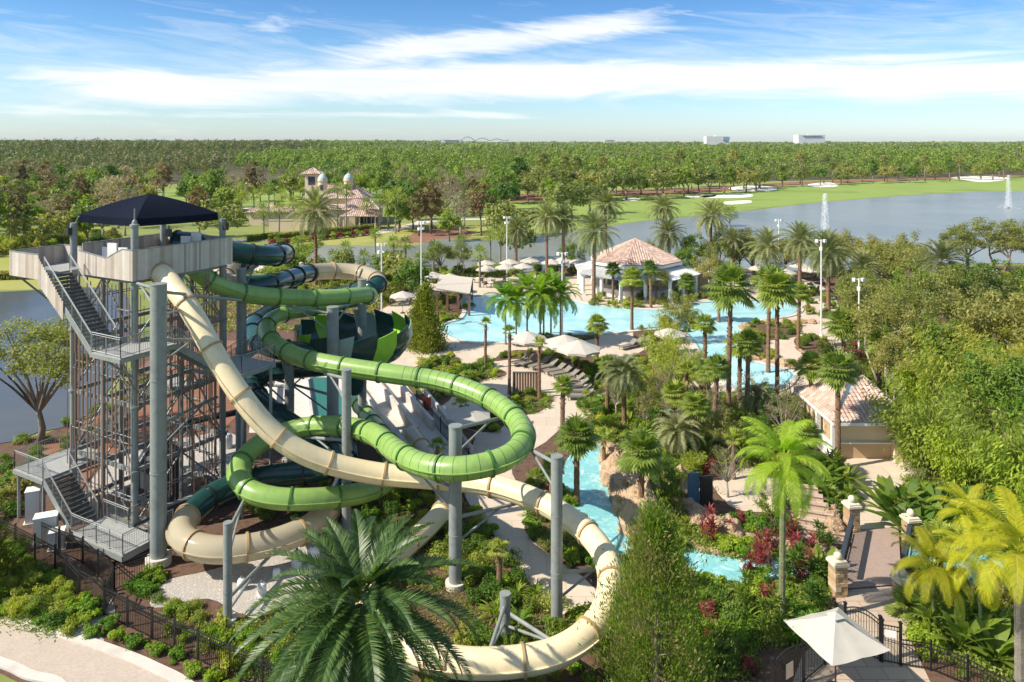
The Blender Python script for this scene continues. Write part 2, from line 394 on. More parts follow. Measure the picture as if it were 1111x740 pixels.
def make_tree(name, meshes):
    r = link(name, None); link('crown', meshes[0], r); link('trunk', meshes[1], r); return r
TREES = {
 'oak': tree_meshes('oak', 64, 150, 3.4, 2.3, 4.4, .8, .21, L['oak'], M['bark'], 2.1, .26, 3),
 'oak2': tree_meshes('oak2', 56, 150, 3.1, 2.7, 4.7, .8, .21, L['oak'], M['bark'], 2.4, .24, 11, stems=2),
 'leafy': tree_meshes('leafy', 64, 110, 2.8, 2.8, 4.9, .8, .24, L['green'], M['bark'], 2.2, .2, 5),
 'tall': tree_meshes('tall', 46, 60, 2.1, 4.0, 6.4, .9, .34, L['green'], M['bark'], 3.2, .18, 8, shell=.35),
 'brown': tree_meshes('brown', 44, 60, 2.1, 4.2, 6.2, .8, .30, L['brown'], M['bark'], 3.0, .18, 21, shell=.3),
 'bare': tree_meshes('bare', 50, 40, 2.6, 3.4, 5.4, .8, .30, L['greybrown'], M['palebark'], 2.4, .18, 23, aspect=.18, nb=24),
 'sparse': tree_meshes('sparse', 84, 110, 3.4, 3.3, 6.0, .85, .21, L['oak'], M['bark'], 2.4, .24, 31, shell=.5, nb=22),
 'silver': tree_meshes('silver', 54, 110, 2.6, 2.4, 4.6, .75, .19, L['oak'], M['palebark'], 2.4, .16, 37, shell=.4, stems=3, nb=21),
}
M['cane'] = mat('green canes', (.14, .15, .05), (.22, .22, .09), 3, .7)
def bamboo_meshes(seed, n_c=70, H_=8.5, spread=3.4, lm='bamboo'):
    g = random.Random(seed); mb = MB(); P = []; Dd = []
    for i in range(n_c):
        a = g.random()*2*PI; r0 = g.random()**.5*spread*.35; h = H_*(.6+.4*g.random()); out = g.uniform(.3, 1)*spread*.9
        b = V((r0*math.cos(a), r0*math.sin(a), 0)); pts = []
        for k in range(8):
            t = k/7; pts.append(b+V((math.cos(a)*out*t**2, math.sin(a)*out*t**2, h*(t-.22*t**3))))
        mb.path(pts, [.018*(1-.7*k/7) for k in range(8)], 3, False)
        for k in range(88):
            t = .12+.88*g.random(); q = b+V((math.cos(a)*out*t**2, math.sin(a)*out*t**2, h*(t-.22*t**3)))
            s = .75*(1-.4*t)
            P.append((q.x+g.gauss(0, s*.55), q.y+g.gauss(0, s*.55), max(.1, q.z+g.gauss(0, s*.4)-.1)))
            Dd.append((math.cos(a)*.6, math.sin(a)*.6, -.5))
    v, f = leafquads(P, .34, .30, -.1, seed, dirs=np.array(Dd))
    return fastmesh('bamboo crown', v, f, L[lm]), mb.mesh('bamboo canes', M['cane'])
TREES['bamboo'] = bamboo_meshes(41)
TREES['bamboo2'] = bamboo_meshes(43, 60, 7.5, 3.0, 'bright')
def cone_meshes(seed, H_=7, r=2.1, n=9000, lm='conifer', leaf=.24, power=1.0, asp=.28):
    g = np.random.default_rng(seed); P = []; Dd = []
    lobes = [(g.random()*2*PI, g.random()**1.2, .22+.42*g.random()) for _ in range(150)]
    for a, t, s in lobes:
        if t > .97: continue
        z = .25+t*(H_-.5); rr = r*(1-t**1.25)**power*(.70+.45*g.random())
        if t < .12: rr *= .8+t
        k = n//150
        q = g.normal(size=(k, 3))*np.array([s, s, s*1.5])*(.45+.55*(1-t))*r/2
        c = np.array([rr*math.cos(a), rr*math.sin(a), z]); q[:, :] += c*np.array([.86, .86, 1])
        P.append(q); Dd += [(math.cos(a)*.5, math.sin(a)*.5, .8)]*k
    P = np.concatenate(P); P[:, 2] = np.maximum(P[:, 2], .05)
    v, f = leafquads(P, leaf, asp, .2, seed, dirs=np.array(Dd))
    mb = MB(); mb.path([(0, 0, -.1), (0, 0, H_*.6)], [.14, .03], 7)
    for i in range(24):
        a = i*2.4; z = .8+i*(H_-1.6)/24; mb.path([(0, 0, z), (math.cos(a)*r*.6*(1-z/H_), math.sin(a)*r*.6*(1-z/H_), z+.4)], [.04, .015], 4)
    return fastmesh('cone crown', v, f, L[lm]), mb.mesh('cone trunk', M['bark'])
TREES['cone'] = cone_meshes(51, n=16500, leaf=.26, asp=.4)
TREES['column'] = cone_meshes(53, 8.2, 2.3, 30000, 'fluff', .19, .75, .26)
# far trees, light
FAR = {
 'foak': tree_meshes('far oak', 34, 30, 3.6, 2.6, 4.6, 1.3, .75, L['oak'], M['bark'], 2.2, .25, 61, nb=5, aspect=.6),
 'foak2': tree_meshes('far oak b', 34, 30, 3.3, 3.0, 5.0, 1.3, .75, L['green'], M['bark'], 2.4, .25, 62, nb=5, aspect=.6),
 'ftall': tree_meshes('far tall', 30, 30, 2.3, 4.0, 6.8, 1.1, .7, L['green'], M['bark'], 3.4, .22, 63, nb=5, aspect=.6, shell=.3),
 'fbrown': tree_meshes('far brown', 30, 30, 2.2, 4.3, 6.6, 1.0, .65, L['brown'], M['bark'], 3.2, .2, 64, nb=5, aspect=.5, shell=.3),
 'fbare': tree_meshes('far bare', 30, 28, 2.9, 3.6, 6.0, 1.1, .6, L['greybrown'], M['palebark'], 2.6, .2, 65, nb=14, aspect=.25),
 'fpine': tree_meshes('far pine', 24, 30, 2.0, 3.0, 9.5, 1.0, .7, L['oak'], M['bark'], 7.0, .22, 66, nb=5, aspect=.4, shell=.3),
}
# ------------------------------------------------------------------ palms
def frond(Vs, Fs, base, az, elev, length, droop, nl, ll, lw, g, vlift=.35, hang=0., twist=0, rach=.03):
    p = V(base); n = 14; el = elev; seg = length/n; pts = [p.copy()]; tg = []
    az0 = az
    for i in range(n):
        az = az0+twist*(i/n)
        d = V((math.cos(el)*math.cos(az), math.cos(el)*math.sin(az), math.sin(el)))
        p = p+d*seg; pts.append(p.copy()); tg.append(d); el -= droop/n*(.5+1.1*i/n)
    tg.append(tg[-1])
    # rachis: a thin flattened strip with two faces
    for i in range(n):
        s = tg[i].cross(V((0, 0, 1)));  s = s.normalized() if s.length > .05 else V((math.sin(az), -math.cos(az), 0))
        w0 = rach*(1-i/n*.85); w1 = rach*(1-(i+1)/n*.85); k = len(Vs)
        Vs += [pts[i]-s*w0, pts[i]+s*w0, pts[i+1]+s*w1, pts[i+1]-s*w1]; Fs.append((k, k+1, k+2, k+3))
    for i in range(nl):
        t = .12+.88*(i+.5)/nl; x = t*n; j = min(int(x), n-1); fr = x-j
        c = pts[j].lerp(pts[j+1], fr); tan = tg[j].lerp(tg[min(j+1, n)], fr).normalized()
        s = tan.cross(V((0, 0, 1))); s = s.normalized() if s.length > .05 else V((math.sin(az), -math.cos(az), 0))
        up = s.cross(tan).normalized()
        prof = math.sin(PI*min(1, t*.93+.10))**.55*(1-.25*t)
        for sg in (-1, 1):
            l = ll*prof*(.85+.3*g.random())
            d = (s*sg*(1-.35*t)+tan*(.55+.5*t)+up*vlift*(.6+.8*g.random())).normalized()
            d2 = (d-V((0, 0, 1))*hang*(.7+.6*g.random())).normalized()
            m_ = c+d*l*.5; e = m_+d2*l*.5
            wv = tan*lw*.5 if abs(d.dot(tan)) < .9 else up*lw*.5
            k = len(Vs)
            Vs += [c-wv*.7, c+wv*.7, m_+wv, m_-wv, e]
            Fs.append((k, k+1, k+2, k+3)); Fs.append((k+3, k+2, k+4, k+4))
def frond_mesh(name, Vs, Fs, m):
    me = bpy.data.meshes.new(name)
    Fs = [f if f[2] != f[3] else f[:3] for f in Fs]
    me.from_pydata([tuple(v) for v in Vs], [], Fs); me.update(); me.materials.append(m); return me
def feather_crown(name, m, n, length, nl, ll, lw, seed, e0=1.35, e1=-.5, droop=1.3, vlift=.35, hang=0., zspread=.4, rach=.035, r0=.15, young=.75):
    g = random.Random(seed); Vs = []; Fs = []
    for i in range(n):
        t = (i+.5)/n; az = i*2.39996+g.uniform(-.15, .15); el = e0+(e1-e0)*t**.9+g.uniform(-.12, .12)
        frond(Vs, Fs, (r0*math.cos(az)*t, r0*math.sin(az)*t, zspread*(1-t)), az, el, length*(young+(1-young)*min(1, t*2.2))*g.uniform(.9, 1.08),
              droop*(.55+.6*t)*g.uniform(.85, 1.15), nl, ll, lw, g, vlift, hang, g.uniform(-.25, .25), rach)
    return frond_mesh(name, Vs, Fs, m)
def fan_crown(name, m, n, pet, rad, seed, e0=1.4, e1=-.7, seg=15, e_up=0):
    g = random.Random(seed); Vs = []; Fs = []
    for i in range(n):
        t = (i+.5)/n; az = i*2.39996+g.uniform(-.2, .2); el = e0+(e1-e0)*t+g.uniform(-.15, .15)
        d = V((math.cos(el)*math.cos(az), math.cos(el)*math.sin(az), math.sin(el)))
        s = V((-math.sin(az), math.cos(az), 0)); L1 = pet*g.uniform(.8, 1.15)
        c = d*L1+V((0, 0, -.12*L1*L1)); k = len(Vs)
        Vs += [-s*.02, s*.02, c+s*.015, c-s*.015]; Fs.append((k, k+1, k+2, k+3))
        up = d.cross(s)
        if up.z < 0: up = -up
        dd = (d-V((0, 0, .35))).normalized(); r = rad*g.uniform(.85, 1.15)
        for j in range(seg):
            a = (j/(seg-1)-.5)*R(215)
            e = (dd*math.cos(a)+s*math.sin(a)+up*(.18+.12*math.cos(a))).normalized()
            q = (dd*math.cos(a+.13)+s*math.sin(a+.13)+up*.2).normalized(); q2 = (dd*math.cos(a-.13)+s*math.sin(a-.13)+up*.2).normalized()
            rr = r*(.78+.22*math.cos(a*.8)); mid = c+e*rr*.62; tip = mid+(e-V((0, 0, .75))).normalized()*rr*.42
            k = len(Vs); Vs += [c, c+q2*rr*.60, mid-V((0,0,.01)), c+q*rr*.60, tip]
            Fs.append((k, k+1, k+4, k+3)); 
    return frond_mesh(name, Vs, Fs, m)
def skirt_mesh(name, n, L_, seed, r=.16, m='dead', h0=.25):
    """the old leaf bases and dry fans below a crown"""
    g = random.Random(seed); Vs = []; Fs = []
    for i in range(n):
        az = i*2.4; z = -g.random()*h0*2; o = V((math.cos(az), math.sin(az), 0)); s = V((-math.sin(az), math.cos(az), 0))
        l = L_*g.uniform(.5, 1.1); a = V((0, 0, z))+o*r; b_ = a+o*l*.55-V((0, 0, l*.45)); c = b_+o*l*.1-V((0, 0, l*.5)); w = l*.12; k = len(Vs)
        Vs += [a-s*.04, a+s*.04, b_+s*w, b_-s*w, c]; Fs += [(k, k+1, k+2, k+3), (k+3, k+2, k+4, k+4)]
    return frond_mesh(name, Vs, Fs, L[m])
def trunk_mesh(h, r, m, seed, boots=0, lean=0.0, ring=.28, bulge=0):
    g = random.Random(seed); mb = MB(); a = g.random()*6.28; n = max(4, int(h/ring)); pts = []; rs = []
    for i in range(n+1):
        t = i/n; off = lean*h*(t*t)
        pts.append((off*math.cos(a)-lean*h*math.cos(a), off*math.sin(a)-lean*h*math.sin(a), -.05+t*(h+.05)))
        rr = r*(1.22-.22*min(1, t*6))*(1-.12*t)*(1+(.07 if i % 2 else -.05))
        if bulge and t > 1-bulge: rr *= 1+.55*math.sin(PI*(t-1+bulge)/bulge*.8)
        rs.append(rr)
    mb.path(pts, rs, 9)
    if boots:
        for i in range(int(boots*n)):
            t = g.uniform(.0 if boots > 3 else .55, 1); az = i*2.4; p = V(pts[min(n, int(t*n))]); o = V((math.cos(az), math.sin(az), 0))
            q = p+o*r*.8; mb.beam(q, q+o*.12+V((0, 0, .16)), .09, .04)
    o = mb.mesh('palm trunk', m); return o
CR = {
 'date': [(feather_crown('date crown', L['date'], 62, 3.75, 34, .72, .075, s, 1.45, -.85, 1.2, .45), skirt_mesh('date skirt', 22, .7, s)) for s in (1, 2)],
 'sabal': [(fan_crown('sabal crown', L['sabal'], 38, .8, .95, s), skirt_mesh('sabal skirt', 12, .8, s, .12)) for s in (3, 4, 5)],
 'tuft': [(fan_crown('small sabal crown', L['sabal'], 10, .45, .55, 6, 1.5, .0), skirt_mesh('small skirt', 8, .5, 6, .1))],
 'pindo': [(feather_crown('pindo crown', L['date'], 42, 2.5, 30, .55, .065, 7, 1.2, -.4, 2.4, .4), skirt_mesh('pindo skirt', 16, .6, 7))],
 'queen': [(feather_crown('queen crown', L['queen'], 24, 3.3, 88, .8, .032, 8, 1.3, -.3, 2.3, .05, .8, .8, .03, .1), skirt_mesh('queen skirt', 6, .6, 8, .1))],
 'gold': [(feather_crown('gold crown', L['gold'], 20, 3.0, 86, .74, .024, 9, 1.3, -.1, 2.4, .05, .7, .5, .03, .1), skirt_mesh('gold skirt', 5, .5, 9, .1))],
 'areca': [(feather_crown('areca crown', L['bright'], 24, 2.2, 30, .62, .07, 10, 1.4, -.3, 1.8, .25, .3), skirt_mesh('areca skirt', 5, .5, 10, .08))],
 'far': [(fan_crown('far palm crown', L['sabal'], 24, .8, .95, 12, seg=7), skirt_mesh('far skirt', 6, .8, 12, .12))],
}
KN = {'date': 'date_palm', 'sabal': 'sabal_palm', 'tuft': 'sabal_palm', 'pindo': 'pindo_palm', 'queen': 'queen_palm', 'gold': 'queen_palm', 'areca': 'clumping_palm', 'far': 'sabal_palm'}
_pc = [0]
def palm(kind, px, pb, pc, s=1.0, label='', group=None, tr=None, bark=None, bulge=None):
    """a palm standing at pixel (px, pb) whose crown centre shows at height pc"""
    _pc[0] += 1; k = _pc[0]; b = G(px, pb); h = (pb-pc)*b.y/FP
    if tr is None: tr = {'date': .27, 'sabal': .19, 'tuft': .15, 'pindo': .2, 'queen': .17, 'gold': .14, 'areca': .1, 'far': .17}[kind]
    if bark is None: bark = {'date': 'palmbark', 'sabal': 'palmbark', 'queen': 'greenpalm', 'gold': 'greenpalm', 'areca': 'greypalm', 'far': 'greypalm'}.get(kind, 'palmbark')
    r = link(KN[kind], None); r.location = b; r.rotation_euler.z = k*1.7
    tag(r, label, 'palm', group)
    tm = trunk_mesh(h, tr, M[bark], k, boots=(1.6 if kind in ('date', 'pindo') else .7 if kind == 'sabal' else 0), lean=ru(0, .03), bulge=(.14 if kind in ('date',) else bulge or 0))
    link('trunk', tm, r)
    cm = CR[kind][k % len(CR[kind])]
    c = link('crown', cm[0], r); c.location = (0, 0, h); c.scale = (s, s, s*ru(.92, 1.06)); c.rotation_euler.z = k*.9
    d = link('dry_leaf_bases', cm[1], r); d.location = (0, 0, h); d.scale = (s, s, s)
    return r
# ------------------------------------------------------------------ shrubs (one mesh each: nothing but foliage shows)
def shrub_mesh(name, lm, n, rx, rz, leaf, seed, aspect=.45, n_cl=14, upd=.3):
    pts, cs = clump_points(n_cl, n//n_cl, rx*.72, rz*.7, rz*.45, rx*.38, seed, .3, bottom=-.3)
    pts[:, 2] = np.abs(pts[:, 2])+.02
    v, f = leafquads(pts, leaf, aspect, upd, seed, nrm=clump_points.nrm if aspect > .3 else None, nj=.75)
    return fastmesh(name, v, f, L[lm])
def blade_mesh(name, lm, n, length, w, seed, arch=.9, e_lo=.5):
    """big paddle or strap leaves from one root (bird of paradise, cordyline, agave)"""
    g = random.Random(seed); Vs = []; Fs = []
    for i in range(n):
        az = i*2.39996+g.uniform(-.2, .2); el = g.uniform(e_lo, 1.45); l = length*g.uniform(.65, 1.1); p = V((0, 0, 0)); s = V((-math.sin(az), math.cos(az), 0)); e = el; prev = None
        for j in range(7):
            t = j/6; ww = w*(.12+.88*math.sin(PI*min(1, max(0, (t-.25)/.75)))**.7) if t > .25 else w*.12
            if j == 6: ww = w*.06
            a = p-s*ww*.5; b_ = p+s*ww*.5; k = len(Vs); Vs += [a, b_]
            if prev is not None: Fs.append((prev, prev+1, k+1, k))
            prev = k
            d = V((math.cos(e)*math.cos(az), math.cos(e)*math.sin(az), math.sin(e))); p = p+d*l/6; e -= arch/6*(.4+1.2*t)
    return frond_mesh(name, Vs, Fs, L[lm])
def multi_blade(name, lm, heads, n, length, w, seed, hmax, arch=.9):
    """cane plants: several leafy heads on thin stems"""
    g = random.Random(seed); Vs = []; Fs = []
    for h in range(heads):
        a = g.random()*6.28; r = g.random()*.6; top = V((r*math.cos(a), r*math.sin(a), g.uniform(.3, 1)*hmax)); k = len(Vs)
        Vs += [V((top.x*.6-.02, top.y*.6, 0)), V((top.x*.6+.02, top.y*.6, 0)), top+V((.02, 0, 0)), top-V((.02, 0, 0))]; Fs.append((k, k+1, k+2, k+3))
        for i in range(n):
            az = i*2.4+g.uniform(-.2, .2); e = g.uniform(-.1, 1.4); l = length*g.uniform(.7, 1.1); s = V((-math.sin(az), math.cos(az), 0))
            d = V((math.cos(e)*math.cos(az), math.cos(e)*math.sin(az), math.sin(e))); m_ = top+d*l*.55; q = m_+(d-V((0, 0, .5*arch))).normalized()*l*.45; k = len(Vs)
            Vs += [top, m_+s*w*.5, q, m_-s*w*.5]; Fs.append((k, k+1, k+2, k+3))
    return frond_mesh(name, Vs, Fs, L[lm])
SH = {
 'green': shrub_mesh('green shrub', 'green', 1900, .9, .9, .16, 71),
 'bright': shrub_mesh('bright shrub', 'bright', 1900, .9, .85, .17, 72),
 'yellow': shrub_mesh('yellow shrub', 'yellow', 1500, .85, .75, .17, 73),
 'dark': shrub_mesh('dark shrub', 'oak', 1900, .95, 1.0, .14, 74),
 'fluffy': shrub_mesh('feathery shrub', 'bamboo', 2000, .9, 1.15, .2, 75, .16),
 'low': shrub_mesh('low shrub', 'cover', 1100, 1.0, .5, .14, 76),
 'cordyline': multi_blade('cordyline', 'red', 12, 14, .5, .09, 77, 1.5),
 'croton': shrub_mesh('croton', 'red', 900, .7, .7, .18, 78),
 'paddle': blade_mesh('paddle leaf plant', 'green', 20, 2.1, .42, 79, .9, .7),
 'fern': blade_mesh('strap leaf plant', 'bright', 34, 1.1, .10, 80, 1.6, .4),
 'agave': blade_mesh('agave', 'date', 26, .8, .12, 81, .5, .3),
 'palmetto': fan_crown('palmetto', L['sabal'], 18, .75, .6, 82, 1.4, .15),
 'cane': multi_blade('cane plant', 'green', 12, 12, .6, .12, 83, 1.8),
}
SHN = {'green': ('broadleaf_shrub', 'shrub'), 'bright': ('rounded_shrub', 'shrub'), 'yellow': ('golden_shrub', 'shrub'), 'dark': ('small_leaved_shrub', 'shrub'), 'fluffy': ('feathery_shrub', 'shrub'),
       'low': ('low_shrub', 'shrub'), 'cordyline': ('cordyline', 'plant'), 'croton': ('croton_shrub', 'shrub'), 'paddle': ('bird_of_paradise_plant', 'plant'), 'fern': ('strap_leaf_plant', 'plant'),
       'agave': ('agave_plant', 'plant'), 'palmetto': ('palmetto', 'plant'), 'cane': ('cane_plant', 'plant')}
SHD = {'green': 'mid green broadleaf shrub', 'bright': 'bright green rounded shrub', 'yellow': 'yellow green golden shrub', 'dark': 'dark olive small leaved shrub', 'fluffy': 'feathery olive shrub with fine leaves',
       'low': 'low spreading green shrub', 'cordyline': 'red leaved cordyline plant', 'croton': 'dusky red croton shrub', 'paddle': 'large paddle leaved bird of paradise', 'fern': 'bright arching strap leaved plant',
       'agave': 'pale spiky rosette plant', 'palmetto': 'fan leaved palmetto', 'cane': 'dark green cane plant with leaf tufts'}
def shrub(kind, loc, s=1.0, where='', label=None, group=None, sz=None):
    o = link(SHN[kind][0], SH[kind]); o.location = loc; o.rotation_euler.z = rnd()*6.28
    o.scale = (s*ru(.9, 1.1), s*ru(.9, 1.1), s*(sz or 1)*ru(.88, 1.12))
    tag(o, label or SHD[kind]+' '+where, SHN[kind][1], group or SHD[kind]+'s '+where); return o
def tree(kind, px, pb, s=1.0, label='', group=None, name=None, sz=1.0, cat='tree', table=TREES):
    r = make_tree(name or 'tree', table[kind]); r.location = G(px, pb); r.rotation_euler.z = rnd()*6.28; r.scale = (s, s, s*sz)
    tag(r, label, cat, group); return r
def scatter(poly, n, mind, seed, avoid=(), sc_=None):
    """ground points whose feet lie inside a ground polygon given in picture outline; mind = metres between them"""
    g = random.Random(seed); w = [G(*p) for p in poly]; av = [[G(*p) for p in a] for a in avoid]
    xs = [p.x for p in w]; ys = [p.y for p in w]; out = []; tries = 0
    while len(out) < n and tries < n*60:
        tries += 1; x = g.uniform(min(xs), max(xs)); y = g.uniform(min(ys), max(ys))
        if not inpoly(x, y, w) or any(inpoly(x, y, a) for a in av): continue
        if any((x-q.x)**2+(y-q.y)**2 < mind*mind for q in out): continue
        out.append(V((x, y, 0)))
    return out
# ------------------------------------------------------------------ world, sun, camera
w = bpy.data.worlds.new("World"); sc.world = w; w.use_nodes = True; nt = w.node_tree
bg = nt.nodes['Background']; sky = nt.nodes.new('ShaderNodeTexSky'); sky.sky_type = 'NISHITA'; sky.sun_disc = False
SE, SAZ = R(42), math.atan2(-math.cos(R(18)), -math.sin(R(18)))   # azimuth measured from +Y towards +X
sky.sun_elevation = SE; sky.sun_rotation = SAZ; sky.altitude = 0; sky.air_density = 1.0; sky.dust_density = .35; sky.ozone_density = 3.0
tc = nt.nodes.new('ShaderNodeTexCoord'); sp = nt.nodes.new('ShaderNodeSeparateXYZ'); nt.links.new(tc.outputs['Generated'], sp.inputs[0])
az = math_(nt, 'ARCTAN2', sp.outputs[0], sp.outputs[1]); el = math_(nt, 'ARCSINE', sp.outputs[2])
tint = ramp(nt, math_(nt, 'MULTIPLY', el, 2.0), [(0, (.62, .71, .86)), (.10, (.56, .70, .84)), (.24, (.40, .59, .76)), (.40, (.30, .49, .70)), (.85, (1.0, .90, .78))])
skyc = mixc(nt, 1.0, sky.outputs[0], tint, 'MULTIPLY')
def cloudvec(sx, sy, off, shear=0):
    c = nt.nodes.new('ShaderNodeCombineXYZ')
    nt.links.new(math_(nt, 'MULTIPLY', az, sx), c.inputs[0])
    nt.links.new(math_(nt, 'MULTIPLY', math_(nt, 'ADD', el, math_(nt, 'MULTIPLY', az, shear)), sy), c.inputs[1])
    c.inputs[2].default_value = off; return c.outputs[0]
def band(cen0, slope, half, lo=None, hi=None, curve=0):
    """1 inside a band of elevations that tilts with azimuth, fading to 0 at its edges"""
    c = math_(nt, 'ADD', math_(nt, 'MULTIPLY', az, slope), cen0)
    if curve: c = math_(nt, 'ADD', c, math_(nt, 'MULTIPLY', math_(nt, 'MULTIPLY', az, az), curve))
    d = math_(nt, 'DIVIDE', math_(nt, 'ABSOLUTE', math_(nt, 'SUBTRACT', el, c)), half)
    v = math_(nt, 'SUBTRACT', 1.0, d)
    for e, s in ((lo, 1), (hi, -1)):
        if e is None: continue
        f = math_(nt, 'MULTIPLY', math_(nt, 'SUBTRACT', az, e), 7.0*s)
        v = math_(nt, 'MINIMUM', v, f)
    return v
n1 = noise(nt, cloudvec(5, 42, 1.3, .02), 1, 8, .62, .6)
n2 = noise(nt, cloudvec(7, 60, 7.7, .10), 1, 8, .66, .9)
nb = noise(nt, cloudvec(14, 60, 3.1), 1, 6, .6, .3)
def cov(b, n, gain, bias, soft=1):
    v = math_(nt, 'ADD', math_(nt, 'MULTIPLY', b, gain), math_(nt, 'MULTIPLY', math_(nt, 'SUBTRACT', n, .5), 2.7))
    v = math_(nt, 'ADD', v, bias); c = nt.nodes.new('ShaderNodeClamp'); nt.links.new(v, c.inputs[0]); return c.outputs[0]
c1 = cov(band(.083, .012, .036, -.62, None, -.055), n1, 1.8, -.15)
c1b = cov(band(.072, .012, .020, -.25, None, -.02), nb, 1.2, -.05)
c2 = cov(band(.137, .125, .026, -.30, .26), n2, 1.5, -.22)
c3 = cov(band(.150, .0, .012, -.36, -.27), nb, 1.1, -.1)
c4 = cov(band(.165, .055, .010, .36, None), n2, 1.0, -.35)
c5 = cov(band(.115, .10, .014, -.30, -.02), n1, 1.0, -.25)
c6 = cov(band(.035, .0, .008, -.5, .1), n1, .8, -.35)
c7 = cov(band(.125, .06, .018, .08, .20), n2, .9, -.35)
veil = math_(nt, 'MULTIPLY', cov(band(.10, .03, .10, -.75, None), n2, .9, -.35), .45)
tot = math_(nt, 'MAXIMUM', c1, veil)
for c in (c1b, c2, c3, c4, c5, c6, c7): tot = math_(nt, 'MAXIMUM', tot, c)
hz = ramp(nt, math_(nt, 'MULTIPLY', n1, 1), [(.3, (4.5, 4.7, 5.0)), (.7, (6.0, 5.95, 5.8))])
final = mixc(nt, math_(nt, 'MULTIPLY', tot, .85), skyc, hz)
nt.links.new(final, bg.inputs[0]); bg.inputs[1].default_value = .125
sun = bpy.data.lights.new('sun', 'SUN'); sun.energy = 4.2; sun.angle = R(.53); sun.color = (1, .92, .78)
so = bpy.data.objects.new('sun', sun); col.objects.link(so)
sd = V((math.cos(SE)*math.sin(SAZ), math.cos(SE)*math.cos(SAZ), math.sin(SE)))
so.rotation_euler = sd.to_track_quat('Z', 'Y').to_euler(); so.location = (0, 0, 60)
cam = bpy.data.cameras.new('camera'); co_ = bpy.data.objects.new('camera', cam); col.objects.link(co_)
co_.location = (0, 0, HC); co_.rotation_euler = (PI/2, 0, 0); cam.sensor_width = 36; cam.lens = 36*FP/1111
cam.shift_y = -(370-HZ)/1111; cam.clip_end = 20000; cam.clip_start = .5; sc.camera = co_
vs = sc.view_settings; vs.view_transform = 'Standard'; vs.look = 'None'; vs.gamma = 1; vs.exposure = .76; vs.use_curve_mapping = False
sc.cycles.max_bounces = 6; sc.cycles.transparent_max_bounces = 8; sc.cycles.diffuse_bounces = 3

# ------------------------------------------------------------------ ground and water (pixel outlines of ground areas)
mb = MB(); mb.sheet([(-9000, -50), (9000, -50), (9000, 14000), (-9000, 14000)], 0); struct('ground', mb, M['grass'])
def area(name, px, z, m, n=4, kind='structure'):
    mb = MB(); mb.sheet(gpoly(px, n), z); return tag(link(name, mb.mesh(name, m)), kind=kind)
P = {}
P['lake'] = [(292, 284), (330, 270), (366, 267), (440, 268), (461, 264), (479, 259), (520, 261), (566, 258), (618, 250), (665, 245), (690, 241), (740, 236), (801, 230), (820, 228), (860, 223), (899, 219), (950, 215), (1003, 211), (1056, 208.5), (1150, 206.5), (1300, 205), (1300, 290), (1111, 286), (1040, 287), (960, 292), (860, 294), (760, 290), (640, 292), (560, 297), (480, 299), (400, 297), (340, 300), (300, 298)]
P['pond'] = [(-400, 320), (-60, 318), (40, 315), (90, 312), (135, 318), (140, 360), (125, 410), (100, 445), (75, 462), (40, 470), (0, 482), (-200, 505), (-500, 500)]
P['resort'] = [(-900, 520), (-200, 505), (0, 482), (80, 458), (140, 420), (180, 330), (260, 305), (400, 297), (560, 297), (760, 291), (960, 293), (1111, 288), (1500, 288), (1900, 520), (1900, 900), (-600, 900)]
area('mulch_ground', P['resort'], .012, M['mulch'], 2)
area('lawn', [(-300, 300), (-60, 268), (0, 256), (60, 250), (120, 247), (128, 262), (120, 290), (60, 298), (0, 303), (-300, 330)], .02, M['drylawn'])
area('lawn', [(-200, 345), (-60, 300), (0, 291), (50, 290), (120, 298), (110, 311), (60, 314), (-60, 318)], .024, M['drylawn'])
area('lawn', [(180, 206), (260, 203), (340, 200), (430, 205), (420, 218), (330, 221), (240, 222), (170, 216)], .02, M['lawn'])
area('lawn', [(20, 214), (80, 208), (130, 212), (140, 226), (60, 238), (10, 232)], .02, M['lawn'])
area('lawn', [(500, 205), (700, 199), (850, 193), (1000, 189.5), (1300, 188), (1300, 204), (1056, 208), (899, 218.5), (801, 229), (690, 240.5), (665, 244), (618, 249), (566, 257), (540, 252), (520, 230)], .02, M['lawn'])
area('lawn', [(340, 246), (420, 242), (540, 246), (560, 256), (479, 258), (440, 267), (366, 266), (330, 268), (300, 262)], .02, M['drylawn'])
for p in ([(430, 262), (470, 248), (505, 249), (510, 257), (480, 259), (462, 263)], [(540, 214), (600, 208), (720, 205), (820, 200), (830, 203), (760, 209), (640, 214), (560, 219)],
          [(832, 199), (900, 196), (1000, 193), (1080, 190), (1150, 190), (1090, 192), (1000, 195.5), (900, 199), (840, 202)]):
    area('pine_straw_bed', p, .035, M['rust'])
for p in ([(758, 213.5), (790, 210.5), (815, 211), (812, 214), (780, 215)], [(786, 219), (812, 217.5), (814, 220), (790, 222)], [(792, 203.5), (822, 201), (842, 203.5), (836, 207.5), (800, 207)],
          [(877, 200), (900, 198), (909, 202), (885, 203)], [(1032, 192.5), (1060, 191), (1090, 192.5), (1092, 195), (1066, 197.5), (1044, 195)], [(744, 212.5), (772, 211), (775, 213.5), (750, 215)],
          [(70, 222), (96, 219), (98, 226), (76, 229)], [(676, 216), (690, 214.5), (694, 217), (680, 218)]):
    area('sand_bunker', p, .045, M['sand'])
area('lake', P['lake'], .05, M['lake'])
area('pond', P['pond'], .05, M['pond'])
area('bank', [(40, 490), (70, 470), (110, 445), (150, 400), (190, 380), (260, 370), (290, 400), (240, 470), (160, 530), (80, 530)], .03, M['rust'])
area('gravel_bed', [(90, 545), (120, 500), (180, 480), (250, 470), (270, 500), (240, 530), (170, 570), (120, 590)], .04, M['gravel'])
